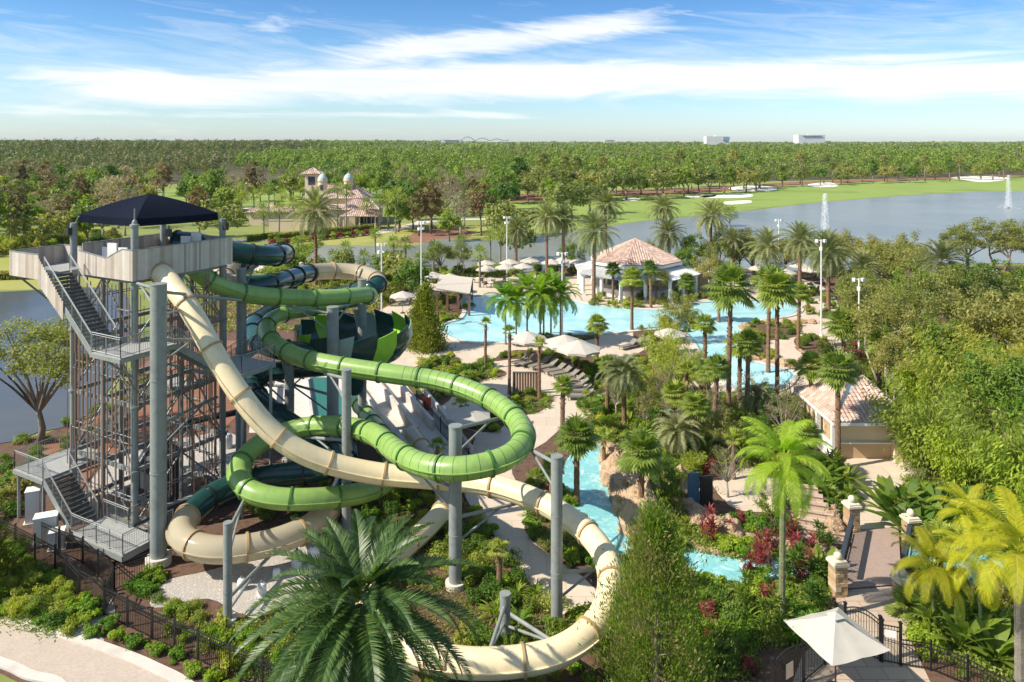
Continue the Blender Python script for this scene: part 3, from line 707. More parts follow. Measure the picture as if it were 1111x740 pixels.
# golf and garden paths
def pathstrip(name, px, wd, z, m):
    pts = cr([G(*p) for p in px], 6); Lf = []; Rt = []
    for i, p in enumerate(pts):
        t = (pts[min(i+1, len(pts)-1)]-pts[max(i-1, 0)]); t.z = 0; t.normalize(); s = V((-t.y, t.x, 0))
        Lf.append(p+s*wd/2); Rt.append(p-s*wd/2)
    n = len(pts); vs = Lf+Rt; mb = MB(); mb.add([(v.x, v.y, z) for v in vs], [(n+i, n+i+1, i+1, i) for i in range(n-1)])
    return tag(link(name, mb.mesh(name, m)), kind='structure')
pathstrip('golf_path', [(250, 262), (320, 258), (400, 254), (440, 246), (470, 240), (520, 238), (560, 239)], 4, .06, M['concrete'])
pathstrip('golf_path', [(180, 228), (260, 226), (300, 232), (330, 240)], 3.2, .06, M['concrete'])
area('shore_apron', [(235, 290), (300, 273), (330, 276), (332, 284), (300, 292), (250, 300)], .07, M['concrete'])
P['pooldeck'] = [(425, 330), (450, 312), (500, 302), (560, 298), (640, 300), (760, 296), (860, 300), (905, 320), (912, 352), (925, 380), (905, 402), (880, 420), (866, 440), (830, 436), (800, 432), (770, 430), (748, 410), (735, 380), (720, 372), (690, 385), (650, 440), (640, 452), (612, 462), (592, 480), (560, 492), (520, 470), (480, 455), (455, 420), (430, 400), (400, 400), (380, 372), (400, 345)]
area('pool_deck', P['pooldeck'], .03, M['paving'], 2)
P['walk'] = [(592, 440), (592, 462), (582, 474), (560, 492), (556, 515), (573, 543), (569, 575), (596, 602), (646, 640), (640, 690), (612, 668), (564, 621), (532, 575), (504, 538), (509, 506), (518, 469), (540, 445)]
area('garden_path', P['walk'], .036, M['paving'], 3)
P['walk2'] = [(898, 496), (1010, 486), (1005, 505), (980, 525), (968, 548), (978, 575), (910, 578), (925, 545), (918, 520)]
area('garden_path', P['walk2'], .036, M['paving'], 3)
P['walk3'] = [(905, 640), (978, 630), (985, 660), (990, 700), (1020, 800), (860, 800), (862, 735), (880, 700), (915, 668)]
area('garden_path', P['walk3'], .036, M['flag'], 2)
P['walk4'] = [(770, 512), (830, 508), (855, 530), (850, 552), (820, 556), (790, 548)]
area('garden_path', P['walk4'], .036, M['paving'], 3)
area('garden_path', [(440, 660), (520, 640), (560, 700), (520, 740), (430, 740)], .02, M['mulch'], 2)
area('concrete_apron', [(275, 425), (330, 405), (440, 400), (470, 425), (512, 492), (470, 520), (400, 480), (330, 470), (270, 470)], .033, M['concrete'], 1)
area('road', [(-250, 640), (-80, 648), (0, 668), (60, 684), (115, 702), (165, 722), (215, 752), (300, 850), (90, 850), (70, 752), (30, 734), (0, 722), (-100, 690), (-250, 690)], .04, M['pavers'], 3)
def kerb(px, wd, hgt, m, name='kerb'):
    pts = cr([G(*p) for p in px], 8); mb = MB(); vs = []
    for i, p in enumerate(pts):
        t = (pts[min(i+1, len(pts)-1)]-pts[max(i-1, 0)]); t.z = 0; t.normalize(); s = V((-t.y, t.x, 0))
        a, b = p+s*wd/2, p-s*wd/2; vs += [(a.x, a.y, 0), (a.x, a.y, hgt), (b.x, b.y, hgt), (b.x, b.y, 0)]
    n = len(pts); fs = []
    for i in range(n-1):
        for j in range(3): fs.append((i*4+j, i*4+j+1, (i+1)*4+j+1, (i+1)*4+j))
    fs += [(0, 3, 2, 1), (4*n-4, 4*n-3, 4*n-2, 4*n-1)]
    mb.add(vs, fs); return tag(link(name, mb.mesh(name, m)), kind='structure')
kerb([(-250, 642), (-80, 650), (0, 670), (60, 686), (115, 704), (165, 724), (215, 754), (300, 850)], .45, .1, M['concrete'])
kerb([(-250, 688), (-100, 689), (0, 720), (30, 733), (70, 751), (90, 850)], .45, .1, M['concrete'])
area('grass_verge', [(-300, 695), (-100, 693), (0, 731), (22, 742), (50, 757), (60, 900), (-300, 900)], .02, M['grass'], 1)
area('gravel_bed', [(78, 690), (100, 655), (118, 648), (125, 668), (108, 682), (112, 698)], .03, M['gravel'])
P['gravel'] = [(165, 660), (178, 632), (225, 620), (300, 600), (345, 585), (360, 600), (345, 640), (320, 655), (268, 668), (225, 650)]
area('gravel_bed', P['gravel'], .03, M['gravel'])
# pools with raised coping
P['pool'] = [(480, 360), (484, 352), (500, 347), (506, 338), (504, 326), (520, 321.5), (560, 320), (600, 322), (640, 331), (680, 335), (722, 337), (742, 332), (761, 329), (800, 327), (840, 327), (866, 333), (864, 340), (846, 345), (826, 347), (811, 352), (808, 362), (812, 372), (800, 380), (808, 390), (838, 398), (860, 405), (856, 415), (842, 424), (815, 426), (795, 420), (778, 406), (764, 392), (756, 376), (745, 363), (730, 357), (700, 358), (660, 362), (620, 363), (588, 366), (550, 372), (505, 371)]
P['river'] = [(612, 506), (624, 488), (640, 481), (654, 481), (657, 500), (661, 530), (667, 556), (682, 586), (690, 600), (660, 602), (642, 584), (624, 556), (611, 533)]
P['river2'] = [(712, 428), (722, 420), (744, 418), (748, 428), (738, 442), (728, 456), (714, 458), (710, 440)]
P['lagoon'] = [(738, 590), (760, 600), (800, 606), (840, 606), (890, 596), (905, 606), (900, 625), (860, 632), (800, 640), (760, 635), (742, 618)]
P['lagoon2'] = [(985, 585), (1040, 590), (1100, 600), (1111, 640), (1060, 640), (1020, 625), (985, 615)]
def ring(name, px, wd, z0, hgt, m, cat=None):
    pts = gpoly(px, 4); n = len(pts); mb = MB(); vs = []
    ar = sum(pts[i].x*pts[(i+1) % n].y-pts[(i+1) % n].x*pts[i].y for i in range(n)); sg = 1 if ar > 0 else -1
    for i, p in enumerate(pts):
        t = (pts[(i+1) % n]-pts[i-1]); t.z = 0; t.normalize(); s = V((t.y, -t.x, 0))*sg
        a, b = p+s*wd, p-s*.02; vs += [(a.x, a.y, 0), (a.x, a.y, hgt), (b.x, b.y, hgt), (b.x, b.y, z0)]
    fs = [(i*4+j, i*4+j+1, ((i+1) % n)*4+j+1, ((i+1) % n)*4+j) for i in range(n) for j in range(3)]
    mb.add(vs, fs); return tag(link(name, mb.mesh(name, m)), kind='structure')
area('swimming_pool', P['pool'], .055, M['pool']); ring('pool_coping', P['pool'], .55, .02, .14, M['concrete'])
ring('pool_tile_band', P['pool'], -.28, .02, .062, mat('blue waterline tile', (.10, .36, .46), (.14, .42, .52), 6, .2))
area('lazy_river', P['river'], .055, M['river']); area('lazy_river', P['river2'], .055, M['river'])
area('lagoon', P['lagoon'], .055, M['river']); area('lagoon', P['lagoon2'], .055, M['river'])
ring('river_edge', P['river2'], .35, .02, .22, M['boulder'])
ring('river_edge', P['lagoon'], .35, .02, .25, M['boulder'])
# beds that interrupt the paving
BED = {
 'pergola island': [(440, 352), (452, 335), (480, 318), (498, 316), (503, 328), (520, 334), (514, 342), (495, 348), (478, 352), (466, 372), (450, 376)],
 'clump bed': [(556, 372), (580, 364), (640, 362), (645, 368), (600, 374), (565, 377)],
 'lounger bed': [(535, 392), (560, 380), (640, 386), (665, 402), (668, 420), (645, 424), (630, 408), (590, 394), (560, 390)],
 'palm bed west': [(505, 405), (520, 396), (545, 402), (548, 408), (525, 412), (500, 420), (480, 440), (450, 430), (440, 405), (470, 392), (495, 390)],
 'palm bed mid': [(545, 436), (560, 426), (585, 428), (600, 435), (588, 446), (575, 450), (555, 455), (535, 470), (500, 462), (520, 448)],
 'island tree bed': [(690, 358), (720, 350), (760, 342), (750, 360), (735, 372), (715, 372), (690, 368)],
 'palm pair bed': [(812, 352), (840, 350), (870, 352), (862, 366), (830, 372), (850, 392), (870, 398), (855, 402), (820, 392), (806, 380), (808, 362)],
 'light pole bed': [(862, 368), (880, 364), (900, 372), (905, 388), (885, 386), (866, 378)],
 'path bed east': [(575, 520), (600, 515), (612, 530), (640, 580), (662, 600), (655, 630), (625, 618), (580, 590), (570, 570), (576, 545)],
}
for k, p in BED.items(): area('mulch_bed', p, .05, M['mulch'], 3)
# ------------------------------------------------------------------ slide tower
TF = V((-21.6, 42.2, 0)); TU = V((-.877, .481, 0)); TV = V((.481, .877, 0)); TR = math.atan2(TV.y, TV.x)
def W(a, b, z): return TF+TU*a+TV*b+V((0, 0, z))
RZ = math.atan2(TU.y, TU.x)
tw = T('slide_tower', 'tall steel water slide tower with weathered board fascia, bamboo coloured battens and navy shade roof', 'slide tower', W(2.9, 3, 0))
def tbox(mb, a0, a1, b0, b1, z0, z1): mb.box(W((a0+a1)/2, (b0+b1)/2, (z0+z1)/2), (abs(a1-a0), abs(b1-b0), z1-z0), RZ)
CA, CB = 5.9, 6.1; DZ = 14.85
for a, b, zt in ((0, 0, 17.6), (CA, 0, 17.5), (0, CB, 17.5), (CA, CB, 17.6)):
    mb = MB(); mb.tube(W(a, b, 0), W(a, b, zt), .2, 14)
    for z in (3.6, 7.3, 11, 14.4): mb.tube(W(a, b, z-.06), W(a, b, z+.06), .29, 14)
    c = tw.part(mb, 'column', M['steel'], smooth=False); autosmooth(c)
    if (a, b) != (0, 0): continue
    f = MB(); f.lathe([(.26, 0), (.26, .12), (.16, .16), (.13, .3), (.08, .38), (.04, .42), (.03, 1.0), (.0, 1.05)], W(a, b, zt), 12); tw.part(f, 'finial', M['steel'], c)
for a, b in ((2.95, 0), (2.95, CB), (0, 3.05), (CA, 3.05)):
    mb = MB(); mb.tube(W(a, b, 0), W(a, b, 14.5), .13, 10); tw.part(mb, 'inner_column', M['steel'])
LV = [.5, 3.6, 7.3, 11, 14.45]
for z in LV:
    mb = MB()
    for b in (0, CB): mb.beam(W(0, b, z), W(CA, b, z), .14, .24)
    for a in (0, CA, 2.95): mb.beam(W(a, 0, z), W(a, CB, z), .14, .24)
    tw.part(mb, 'beam_ring', M['steel'])
for i in range(4):
    z0, z1 = LV[i], LV[i+1]
    for q, (p0, p1) in enumerate((((0, 0), (CA, 0)), ((0, 0), (0, CB)), ((0, CB), (CA, CB)), ((CA, 0), (CA, CB)))):
        mid = ((p0[0]+p1[0])/2, (p0[1]+p1[1])/2); mb = MB()
        mb.tube(W(*p0, z0), W(*mid, z1), .055, 7); mb.tube(W(*p1, z0), W(*mid, z1), .055, 7)
        zz = (z0+z1)/2; mb.tube(W(*p0, zz), W(*p1, zz), .035, 6)
        tw.part(mb, 'cross_brace', M['steel'])
# battens hung round the frame at staggered heights
g = random.Random(4); battens = []
for face in range(4):
    n = 30 if face < 2 else 14
    for i in range(n):
        t = (i+.5)/n+g.uniform(-.012, .012); off = -.30-(.12 if i % 2 else 0)
        if face == 0: p = (t*CA, off)
        elif face == 1: p = (off, t*CB)
        elif face == 2: p = (t*CA, CB-off)
        else: p = (CA-off, t*CB)
        k = g.random(); z0 = g.choice([.5, .6, 1.4, 3.2]) if k < .6 else g.uniform(4, 8); z1 = min(14.3, z0+g.uniform(4, 9)); r = g.uniform(.028, .05)
        battens.append((p, z0, z1, r))
        if z1 < 11.5 and g.random() < .75: battens.append((p, z1+g.uniform(.15, .9), 14.2 if g.random() < .8 else 12.5, r))
for i, (p, z0, z1, r) in enumerate(battens[:98]):
    mb = MB(); mb.tube(W(*p, z0), W(*p, z1), r, 6); tw.part(mb, 'batten', M['batten'])
mb = MB()
for p, z0, z1, r in battens[98:]: mb.tube(W(*p, z0), W(*p, z1), r, 6)
tag(tw.part(mb, 'battens', M['batten']), kind='stuff')
mb = MB()
for z in (2.0, 5.2, 8.8, 12.8):
    for b in (-.24, CB+.24): mb.tube(W(0, b, z), W(CA, b, z), .03, 5)
    for a in (-.24, CA+.24): mb.tube(W(a, 0, z), W(a, CB, z), .03, 5)
tag(tw.part(mb, 'batten_rails', M['steel']), kind='stuff')
# deck and landings
def slab(name, a0, a1, b0, b1, z, th=.22):
    mb = MB(); tbox(mb, a0, a1, b0, b1, z-.06, z); o = tw.part(mb, name, M['grate'])
    e = MB()
    for (p, q) in (((a0, b0), (a1, b0)), ((a0, b1), (a1, b1)), ((a0, b0), (a0, b1)), ((a1, b0), (a1, b1))): e.beam(W(*p, z-.06-th/2), W(*q, z-.06-th/2), .08, th)
    tw.part(e, 'edge_beam', M['steel'], o); return o
top_deck = slab('top_deck', -.35, CA+.3, -.32, CB+.4, DZ)
def fascia(p0, p1, zb, zt, name='fascia', w_=.15):
    a, b = W(*p0, 0), W(*p1, 0); Ln = (b-a).length; n = max(1, round(Ln/w_)); d = (b-a)/Ln; ang = math.atan2(d.y, d.x); mb = MB()
    for i in range(n):
        t = (i+.5)/n; z1 = zt(t) if callable(zt) else zt; z0 = zb(t) if callable(zb) else zb
        c = a.lerp(b, t); mb.box((c.x, c.y, (z0+z1)/2), (Ln/n*.97, .045, z1-z0), ang)
    o = tw.part(mb, name, M['fascia'])
    s = MB()
    for i in range(16):
        t0, t1 = i/16, (i+1)/16; f = lambda t: zt(t) if callable(zt) else zt
        s.beam(a.lerp(b, t0)+V((0, 0, f(t0)+.03)), a.lerp(b, t1)+V((0, 0, f(t1)+.03)), .08, .05)
    tw.part(s, 'cap_rail', M['steel'], o); return o
def wave(t):   # front fascia: high at the corner column, dipping towards the stairs
    if t < .30: return 16.28-.25*max(0, (t-.2)/.1)
    if t < .48: k = (t-.30)/.18; return 16.03-.36*(3*k*k-2*k**3)
    return 15.67+.25*(t-.48)/.52
fascia((-.38, -.36), (4.75, -.36), 14.55, wave, 'front_fascia')
fascia((-.38, -.36), (-.38, CB+.45), 14.55, 16.28, 'slide_side_fascia')
fascia((-.38, CB+.45), (CA+.35, CB+.45), 14.55, 16.2, 'rear_fascia')
fascia((CA+.35, CB+.45), (CA+.35, .75), 14.55, 16.1, 'lake_side_fascia')
slab('top_landing', 4.72, 8.2, -2.4, -.34, DZ); 
fascia((8.2, -2.45), (5.15, -2.45), 14.5, 15.92, 'landing_fascia')
fascia((8.22, -2.45), (8.22, .75), 14.5, 15.9, 'landing_fascia')
fascia((8.2, .75), (CA+.4, .75), 14.5, 15.9, 'landing_fascia')
slab('side_landing', CA+.32, 8.2, -.32, .72, DZ)
def railing(pts, h=1.07, gap=.13, parent=None, name='railing'):
    mb = MB()
    for p, q in zip(pts[:-1], pts[1:]):
        p, q = V(p), V(q); Ln = (q-p).length; up = V((0, 0, h)); lo = V((0, 0, .1))
        mb.tube(p+up, q+up, .028, 6); mb.tube(p+lo, q+lo, .018, 5); mb.tube(p+up*.9, q+up*.9, .014, 5)
        n = max(1, round(Ln/1.3))
        for i in range(n+1): c = p.lerp(q, i/n); mb.tube(c, c+up, .03, 6)
        n = max(1, round(Ln/gap))
        for i in range(1, n): c = p.lerp(q, i/n); mb.tube(c+lo, c+up*.9, .009, 4)
    return tw.part(mb, name, M['galv'], parent)
def flight(p0, p1, wdir, wd, panel=None):
    """a stair from the top point p0 to the bottom point p1 (outer edge), wd wide towards wdir"""
    p0, p1 = V(p0), V(p1); sdv = V(wdir)*wd; mb = MB(); dz = V((0, 0, -.12))
    for s in (V((0, 0, 0)), sdv): mb.beam(p0+s+dz, p1+s+dz, .06, .32)
    st = tw.part(mb, 'staircase', M['steel']); n = max(3, round((p0.z-p1.z)/.185)); hd = (p1-p0); hd.z = 0; ang = math.atan2(sdv.y, sdv.x)
    for i in range(1, n):
        c = p0.lerp(p1, i/n)+sdv/2; t = MB(); t.box((c.x, c.y, c.z+.06), (wd, hd.length/n*1.02, .05), ang); t.box((c.x+hd.x/n*.5, c.y+hd.y/n*.5, c.z+.0), (wd, .015, .13), ang)
        tw.part(t, 'tread', M['tread'], st)
    for s in ((V((0, 0, 0)), sdv)): railing([p0+s, p1+s], 1.0, .14, st, 'handrail')
    return st
oz = .06
f1 = flight(W(4.72, -2.38, DZ), W(.25, -2.38, 11.05), TV, 1.45)
# board panel along the outer side of the upper flight
a0, a1 = W(5.15, -2.47, 0), W(2.7, -2.47, 0); mb = MB()
for i in range(16):
    t = (i+.5)/16; c = a0.lerp(a1, t); zz = 14.95-2.05*t; mb.box((c.x, c.y, zz+.05), (.145, .04, 1.55-.55*t), RZ)
tw.part(mb, 'stair_side_boards', M['fascia'], f1)
mid = slab('middle_landing', -2.35, .3, -2.4, .9, 11.0)
railing([W(.2, -2.36, 11), W(-2.3, -2.36, 11), W(-2.3, .9, 11)], parent=mid)
f2 = flight(W(-2.3, .9, 11), W(-2.3, 4.0, 8.75), -V(TU)*-1, 1.35)
ml2 = slab('rear_landing', -4.2, -.8, 4.0, 6.6, 8.7); railing([W(-2.4, 4.0, 8.7), W(-4.15, 4.0, 8.7), W(-4.15, 6.55, 8.7), W(-.85, 6.55, 8.7)], parent=ml2)
for a, b in ((-4, 4.2), (-4, 6.4), (-1, 6.4)):
    mb = MB(); mb.tube(W(a, b, 0), W(a, b, 8.6), .1, 8); tw.part(mb, 'landing_post', M['steel'])
f3 = flight(W(-.8, CB+.9, 8.7), W(4.5, CB+.9, 5.6), TV, 1.3)
ml3 = slab('back_landing', 4.5, 7.9, CB+.5, CB+2.2, 5.6)
f4 = flight(W(7.9, CB+.5, 5.6), W(7.9, 1.6, 3.05), V(TU)*-1, 1.3)
low = slab('lower_landing', 4.85, 7.9, -2.4, 1.6, 3.0)
railing([W(4.9, -.8, 3), W(4.9, -.4, 3), W(4.9, 1.5, 3)], parent=low)
railing([W(4.95, -2.35, 3), W(7.85, -2.35, 3), W(7.85, 1.6, 3)], parent=low)
f5 = flight(W(4.85, -2.36, 3.0), W(2.1, -2.36, .75), TV, 1.5)
walk = slab('entry_walkway', -2.6, 2.1, -2.45, -.4, .7, .3)
railing([W(2.05, -2.4, .7), W(-2.55, -2.4, .7), W(-2.55, .6, .7)], parent=walk)
railing([W(2.05, -.55, .7), W(-.3, -.55, .7), W(-.3, 2, .7)], parent=walk)
for a, b in ((7.7, -2.2), (7.7, 1.4), (5.1, -2.2), (-2.2, -2.2), (-2.2, .7)):
    mb = MB(); top = 2.8 if a > 4 else 10.8
    if a < 0 and b > 0: top = 10.8
    mb.tube(W(a, b, 0), W(a, b, top if a > 0 else .5), .09, 8)
    if a > 0: tw.part(mb, 'landing_post', M['steel'])
mb = MB()     # brackets that carry the middle landing and the top landing
for p, q in ((W(-2.2, -2.2, 10.8), W(0, 0, 8.2)), (W(-2.2, .8, 10.8), W(0, .8, 8.8)), (W(0, -2.2, 10.8), W(0, 0, 8.9)), (W(7.9, -2.2, 14.5), W(CA, 0, 11.6)), (W(4.9, -2.2, 14.5), W(CA, 0, 12.2)), (W(2.4, -2.3, 12.6), W(2.95, 0, 11.0))): mb.tube(p, q, .06, 7)
tw.part(mb, 'bracket', M['steel'])
# shade roof
c = W(CA/2, CB/2, 0); mb = MB(); A = [W(.35, .35, 18.0), W(CA-.2, .2, 18.0), W(CA-.2, CB-.2, 17.9), W(.3, CB-.1, 17.85)]; apex = W(CA/2, CB/2, 19.2)
N = 10; vs = []; fs = []
for s in range(4):
    p, q = A[s], A[(s+1) % 4]
    k0 = len(vs)
    for i in range(N+1):
        for j in range(N+1):
            t = j/N; e = p.lerp(q, t); u = i/N; bow = -math.sin(PI*t)*.28*(1-u)
            e = e+(c+V((0, 0, e.z))-e)*.10*math.sin(PI*t)
            pt = e.lerp(apex, u); pt.z += .12*math.sin(PI*u)+bow*.2; vs.append(pt)
    for i in range(N):
        for j in range(N): fs.append((k0+i*(N+1)+j, k0+i*(N+1)+j+1, k0+(i+1)*(N+1)+j+1, k0+(i+1)*(N+1)+j))
    k0 = len(vs)
    for j in range(N+1):
        t = j/N; e = p.lerp(q, t); e = e+(c+V((0, 0, e.z))-e)*.10*math.sin(PI*t); e.z += -math.sin(PI*t)*.056; vs += [e, e-V((0, 0, .45))]
    for j in range(N): fs.append((k0+2*j, k0+2*j+2, k0+2*j+3, k0+2*j+1))
mb.add(vs, fs); can = tw.part(mb, 'shade_canopy', M['navy'], smooth=False); autosmooth(can, 25)
mb = MB()
for s, (a, b) in enumerate(((0, 0), (CA, 0), (CA, CB), (0, CB))): mb.tube(W(a, b, 17.3), A[s]-V((0, 0, .1)), .03, 6)
for s in range(4): mb.tube(A[s]-V((0, 0, .12)), apex-V((0, 0, .3)), .04, 6)
tw.part(mb, 'canopy_frame', M['steel'], can)
for a, b in ((CA, -.3), (-.3, CB), (0, 2.2)):
    mb = MB(); mb.box(W(a, b, 17.0), (.28, .25, .45), RZ); mb.box(W(a, b, 17.3), (.06, .06, .3), RZ); tw.part(mb, 'loudspeaker', M['black'])
# raft rack boards standing on the deck
for a, b, s in ((1.6, 4.6, .9), (1.0, 4.9, 1.15), (3.9, 1.2, .7), (4.6, 1.3, .4), (3.2, 1.4, .45)):
    mb = MB(); mb.box(W(a, b, DZ+.55+s/2), (.7, .12, s+.3), RZ+.2); o = T('fibreglass_tub', {.9: 'white panel standing on the top deck under the shade roof', 1.15: 'tall narrow white panel behind the other on the top deck', .7: 'upright white box showing over the low part of the front fascia', .4: 'low white hump left of the upright box on the top deck', .45: 'small white panel on the top deck beside the upright box'}[s], 'panel', W(a, b, DZ)); o.part(mb, 'panel', M['white'])
# machinery and dark rocks under the tower
g = random.Random(9)
for i in range(26):
    a, b = g.uniform(.6, CA-.3), g.uniform(.5, CB-.3); s = g.uniform(.25, .6); mb = MB()
    bm_v = []
    mb.lathe([(s*.7, 0), (s, s*.3), (s*.85, s*.75), (s*.4, s)], (0, 0, 0), 7, ph=g.random()*3)
    me = mb.mesh('boulder', M['boulder'] if i % 3 else M['white']); o = link('boulder', me); o.location = W(a, b, 0); o.scale = (1, g.uniform(.6, 1.2), 1.2); o.rotation_euler.z = g.random()*6
    tag(o, 'pale boulder' if i % 3 else 'whitish boulder', 'rock', 'boulders heaped under the slide tower')
    o['label'] = ('tan' if i % 3 else 'whitish')+' boulder heaped behind the battens under the slide tower'
tk = T('water_tank', 'dark covered pump tank standing on the ground inside the slide tower', 'tank', W(2.5, 3.4, 0))
mb = MB(); mb.lathe([(1.3, 0), (1.3, 2.6), (1.0, 3.1), (.3, 3.3)], W(2.5, 3.4, 0), 20); tk.part(mb, 'shell', M['navywall']); mb = MB(); mb.tube(W(2.5, 3.4, 3.2), W(2.5, 5, 4.2), .2, 10); mb.tube(W(2.5, 5, 4.2), W(1, 8, 4.2), .2, 10); tk.part(mb, 'pipe', M['black'])
wl = T('retaining_wall', 'low dark painted wall on the ground behind the beige see-through slide loop', 'wall', G(230, 560)); mb = MB()
p, q = G(168, 578), G(300, 528); mb.beam(p+V((0, 0, .65)), q+V((0, 0, .65)), .25, 1.3); wl.part(mb, 'wall', M['navywall']); mb = MB(); mb.beam(p+V((0, 0, 1.33)), q+V((0, 0, 1.33)), .33, .06); wl.part(mb, 'coping', M['steel'])

# ------------------------------------------------------------------ slides
def sweep(pts, r, mb, n=20, seam=True, r_in=None):
    k = len(pts); vs = []; m = None
    prof = []
    for j in range(n): prof.append((math.cos(2*PI*j/n), math.sin(2*PI*j/n)))
    if seam:
        P2 = []
        for j, (x, y) in enumerate(prof):
            if j in (0, n//2): sx = 1 if j == 0 else -1; P2 += [(sx*1.0, -.035*sx), (sx*1.14, -.035*sx), (sx*1.14, .035*sx), (sx*1.0, .035*sx)]
            else: P2.append((x, y))
        prof = P2
    m = len(prof)
    for i in range(k):
        t = (pts[min(i+1, k-1)]-pts[max(i-1, 0)]).normalized(); s = t.cross(V((0, 0, 1))).normalized(); u = s.cross(t)
        rr = r(i/(k-1)) if callable(r) else r
        vs += [pts[i]+(s*x+u*y)*rr for x, y in prof]
    fs = [(i*m+j, i*m+(j+1) % m, (i+1)*m+(j+1) % m, (i+1)*m+j) for i in range(k-1) for j in range(m)]
    mb.add(vs, fs)
def flange(mb, p, t, r, w_=.09, k=1.13, n=20):
    t = t.normalized(); s = t.cross(V((0, 0, 1))).normalized(); u = s.cross(t); vs = []
    for d, rr in ((-w_/2, r*.98), (-w_/2, r*k), (w_/2, r*k), (w_/2, r*.98)): vs += [p+t*d+(s*math.cos(2*PI*j/n)+u*math.sin(2*PI*j/n))*rr for j in range(n)]
    mb.add(vs, [(i*n+j, i*n+(j+1) % n, (i+1)*n+(j+1) % n, (i+1)*n+j) for i in range(3) for j in range(n)])
def smoothpts(way, m=18):
    w = [V((x, y, z)) for x, y, z in way]
    # average twice so small errors of the waypoints leave no kinks
    c = cr(w, m)
    for _ in range(30): c = [c[0]]+[(c[i-1]+c[i]*2+c[i+1])/4 for i in range(1, len(c)-1)]+[c[-1]]
    out = [c[0]]; acc = 0
    step = .28
    for i in range(1, len(c)):
        a = c[i-1]; b = c[i]; L_ = (b-a).length
        while acc+L_ >= step:
            t = (step-acc)/L_; a = a.lerp(b, t); out.append(a.copy()); L_ = (b-a).length; acc = 0
        acc += L_
    return out
def wayz(lst):
    """waypoints written as outline x, y with either their distance (Y) or height (z) known"""
    out = []
    for px, py, k, v in lst:
        out.append(D(px, py, v) if k == 'Y' else G(px, py, v))
    return out
def slide(name, label, lst, r, sections, fmat, joint=2.6, parts_of=None):
    pts = smoothpts(wayz(lst)); n = len(pts); th = T(name, label, 'water slide', (pts[0].x, pts[0].y, 0))
    idx = 0
    for f0, f1, pname, mm in sections:
        i0, i1 = int(f0*(n-1)), int(f1*(n-1)); mb = MB(); sweep(pts[i0:i1+1], r, mb)
        o = th.part(mb, pname, M[mm], smooth=False); autosmooth(o, 35)
        st = max(2, round(joint/.28)); i = i0
        while i < i1:
            fb = MB(); flange(fb, pts[i], pts[min(i+1, n-1)]-pts[max(i-1, 0)], r, w_=.11); fl = th.part(fb, 'joint_flange', M[fmat if mm not in ('translucent',) else 'creamflange'], o); autosmooth(fl, 35)
            i += st
    return th, pts
RS = .575
cream, cpts = slide('cream_tube_slide', 'cream enclosed tube slide sweeping down from the tower into a wide loop at lower right', [
 (150, 283, 'Y', 45.2), (163, 290, 'Y', 44.0), (178, 299, 'Y', 43.0), (192, 316, 'Y', 42.2), (208, 338, 'Y', 41.4), (235, 388, 'Y', 40.4), (262, 430, 'Y', 39.8), (290, 464, 'Y', 39.7), (322, 488, 'Y', 39.8), (362, 504, 'Y', 40.2), (410, 514, 'Y', 40.7), (455, 518, 'Y', 40.9), (494, 521, 'Y', 40.8),
 (540, 528, 'Y', 40.0), (590, 546, 'Y', 38.6), (632, 573, 'Y', 36.9), (658, 605, 'Y', 34.9), (664, 640, 'Y', 33.0), (648, 676, 'Y', 31.4), (610, 706, 'Y', 30.2), (560, 718, 'Y', 29.8), (500, 719, 'Y', 29.8), (445, 706, 'Y', 30.6), (410, 678, 'Y', 32.6), (400, 645, 'Y', 35.4), (425, 608, 'Y', 38.6), (462, 574, 'Y', 41.4), (484, 548, 'Y', 43.4), (480, 518, 'Y', 46.6), (462, 492, 'Y', 50.4), (446, 470, 'Y', 54.2)],
 RS, [(0, .84, 'tube', 'cream'), (.84, 1, 'exit_tube', 'translucent')], 'creamflange', 3.0)
green, gpts = slide('green_tube_slide', 'light green enclosed tube slide that winds in a high arc and a wide front loop', [
 (196, 279, 'Y', 47.0), (212, 292, 'Y', 46.6), (232, 307, 'Y', 47.0), (262, 318, 'Y', 48.6), (302, 322, 'Y', 50.2), (350, 323, 'Y', 52.0), (385, 321, 'Y', 54.0), (402, 320, 'Y', 56.4), (396, 323, 'Y', 58.4), (372, 328, 'Y', 58.4), (340, 334, 'Y', 56.6), (310, 340, 'Y', 55.0), (291, 350, 'Y', 53.0), (291, 366, 'Y', 50.6), (314, 383, 'Y', 48.2), (350, 394, 'Y', 46.2),
 (420, 405, 'Y', 44.8), (480, 414, 'Y', 43.9), (530, 432, 'Y', 42.0), (561, 456, 'Y', 39.6), (568, 478, 'Y', 37.6), (548, 498, 'Y', 36.0), (500, 509, 'Y', 35.4), (456, 504, 'Y', 36.4), (428, 488, 'Y', 38.6), (406, 471, 'Y', 41.2), (375, 463, 'Y', 43.4), (330, 463, 'Y', 44.8), (285, 479, 'Y', 44.0), (259, 506, 'Y', 41.9), (267, 530, 'Y', 40.3), (300, 541, 'Y', 39.8),
 (350, 541, 'Y', 40.4), (400, 533, 'Y', 42.2), (426, 514, 'Y', 44.8), (422, 484, 'Y', 49.4), (402, 456, 'Y', 55.2), (386, 434, 'Y', 61.0)],
 RS, [(0, 1, 'tube', 'lime')], 'limeflange', 2.5)
RD = .70
for i_ in range(int(.40*len(gpts)), int(.60*len(gpts)), 2):
    fb = MB(); flange(fb, gpts[i_], gpts[i_+1]-gpts[i_-1], RS, .03, 1.012); green_rib = green.part(fb, 'rib_ring', M['limeflange']); autosmooth(green_rib, 35)
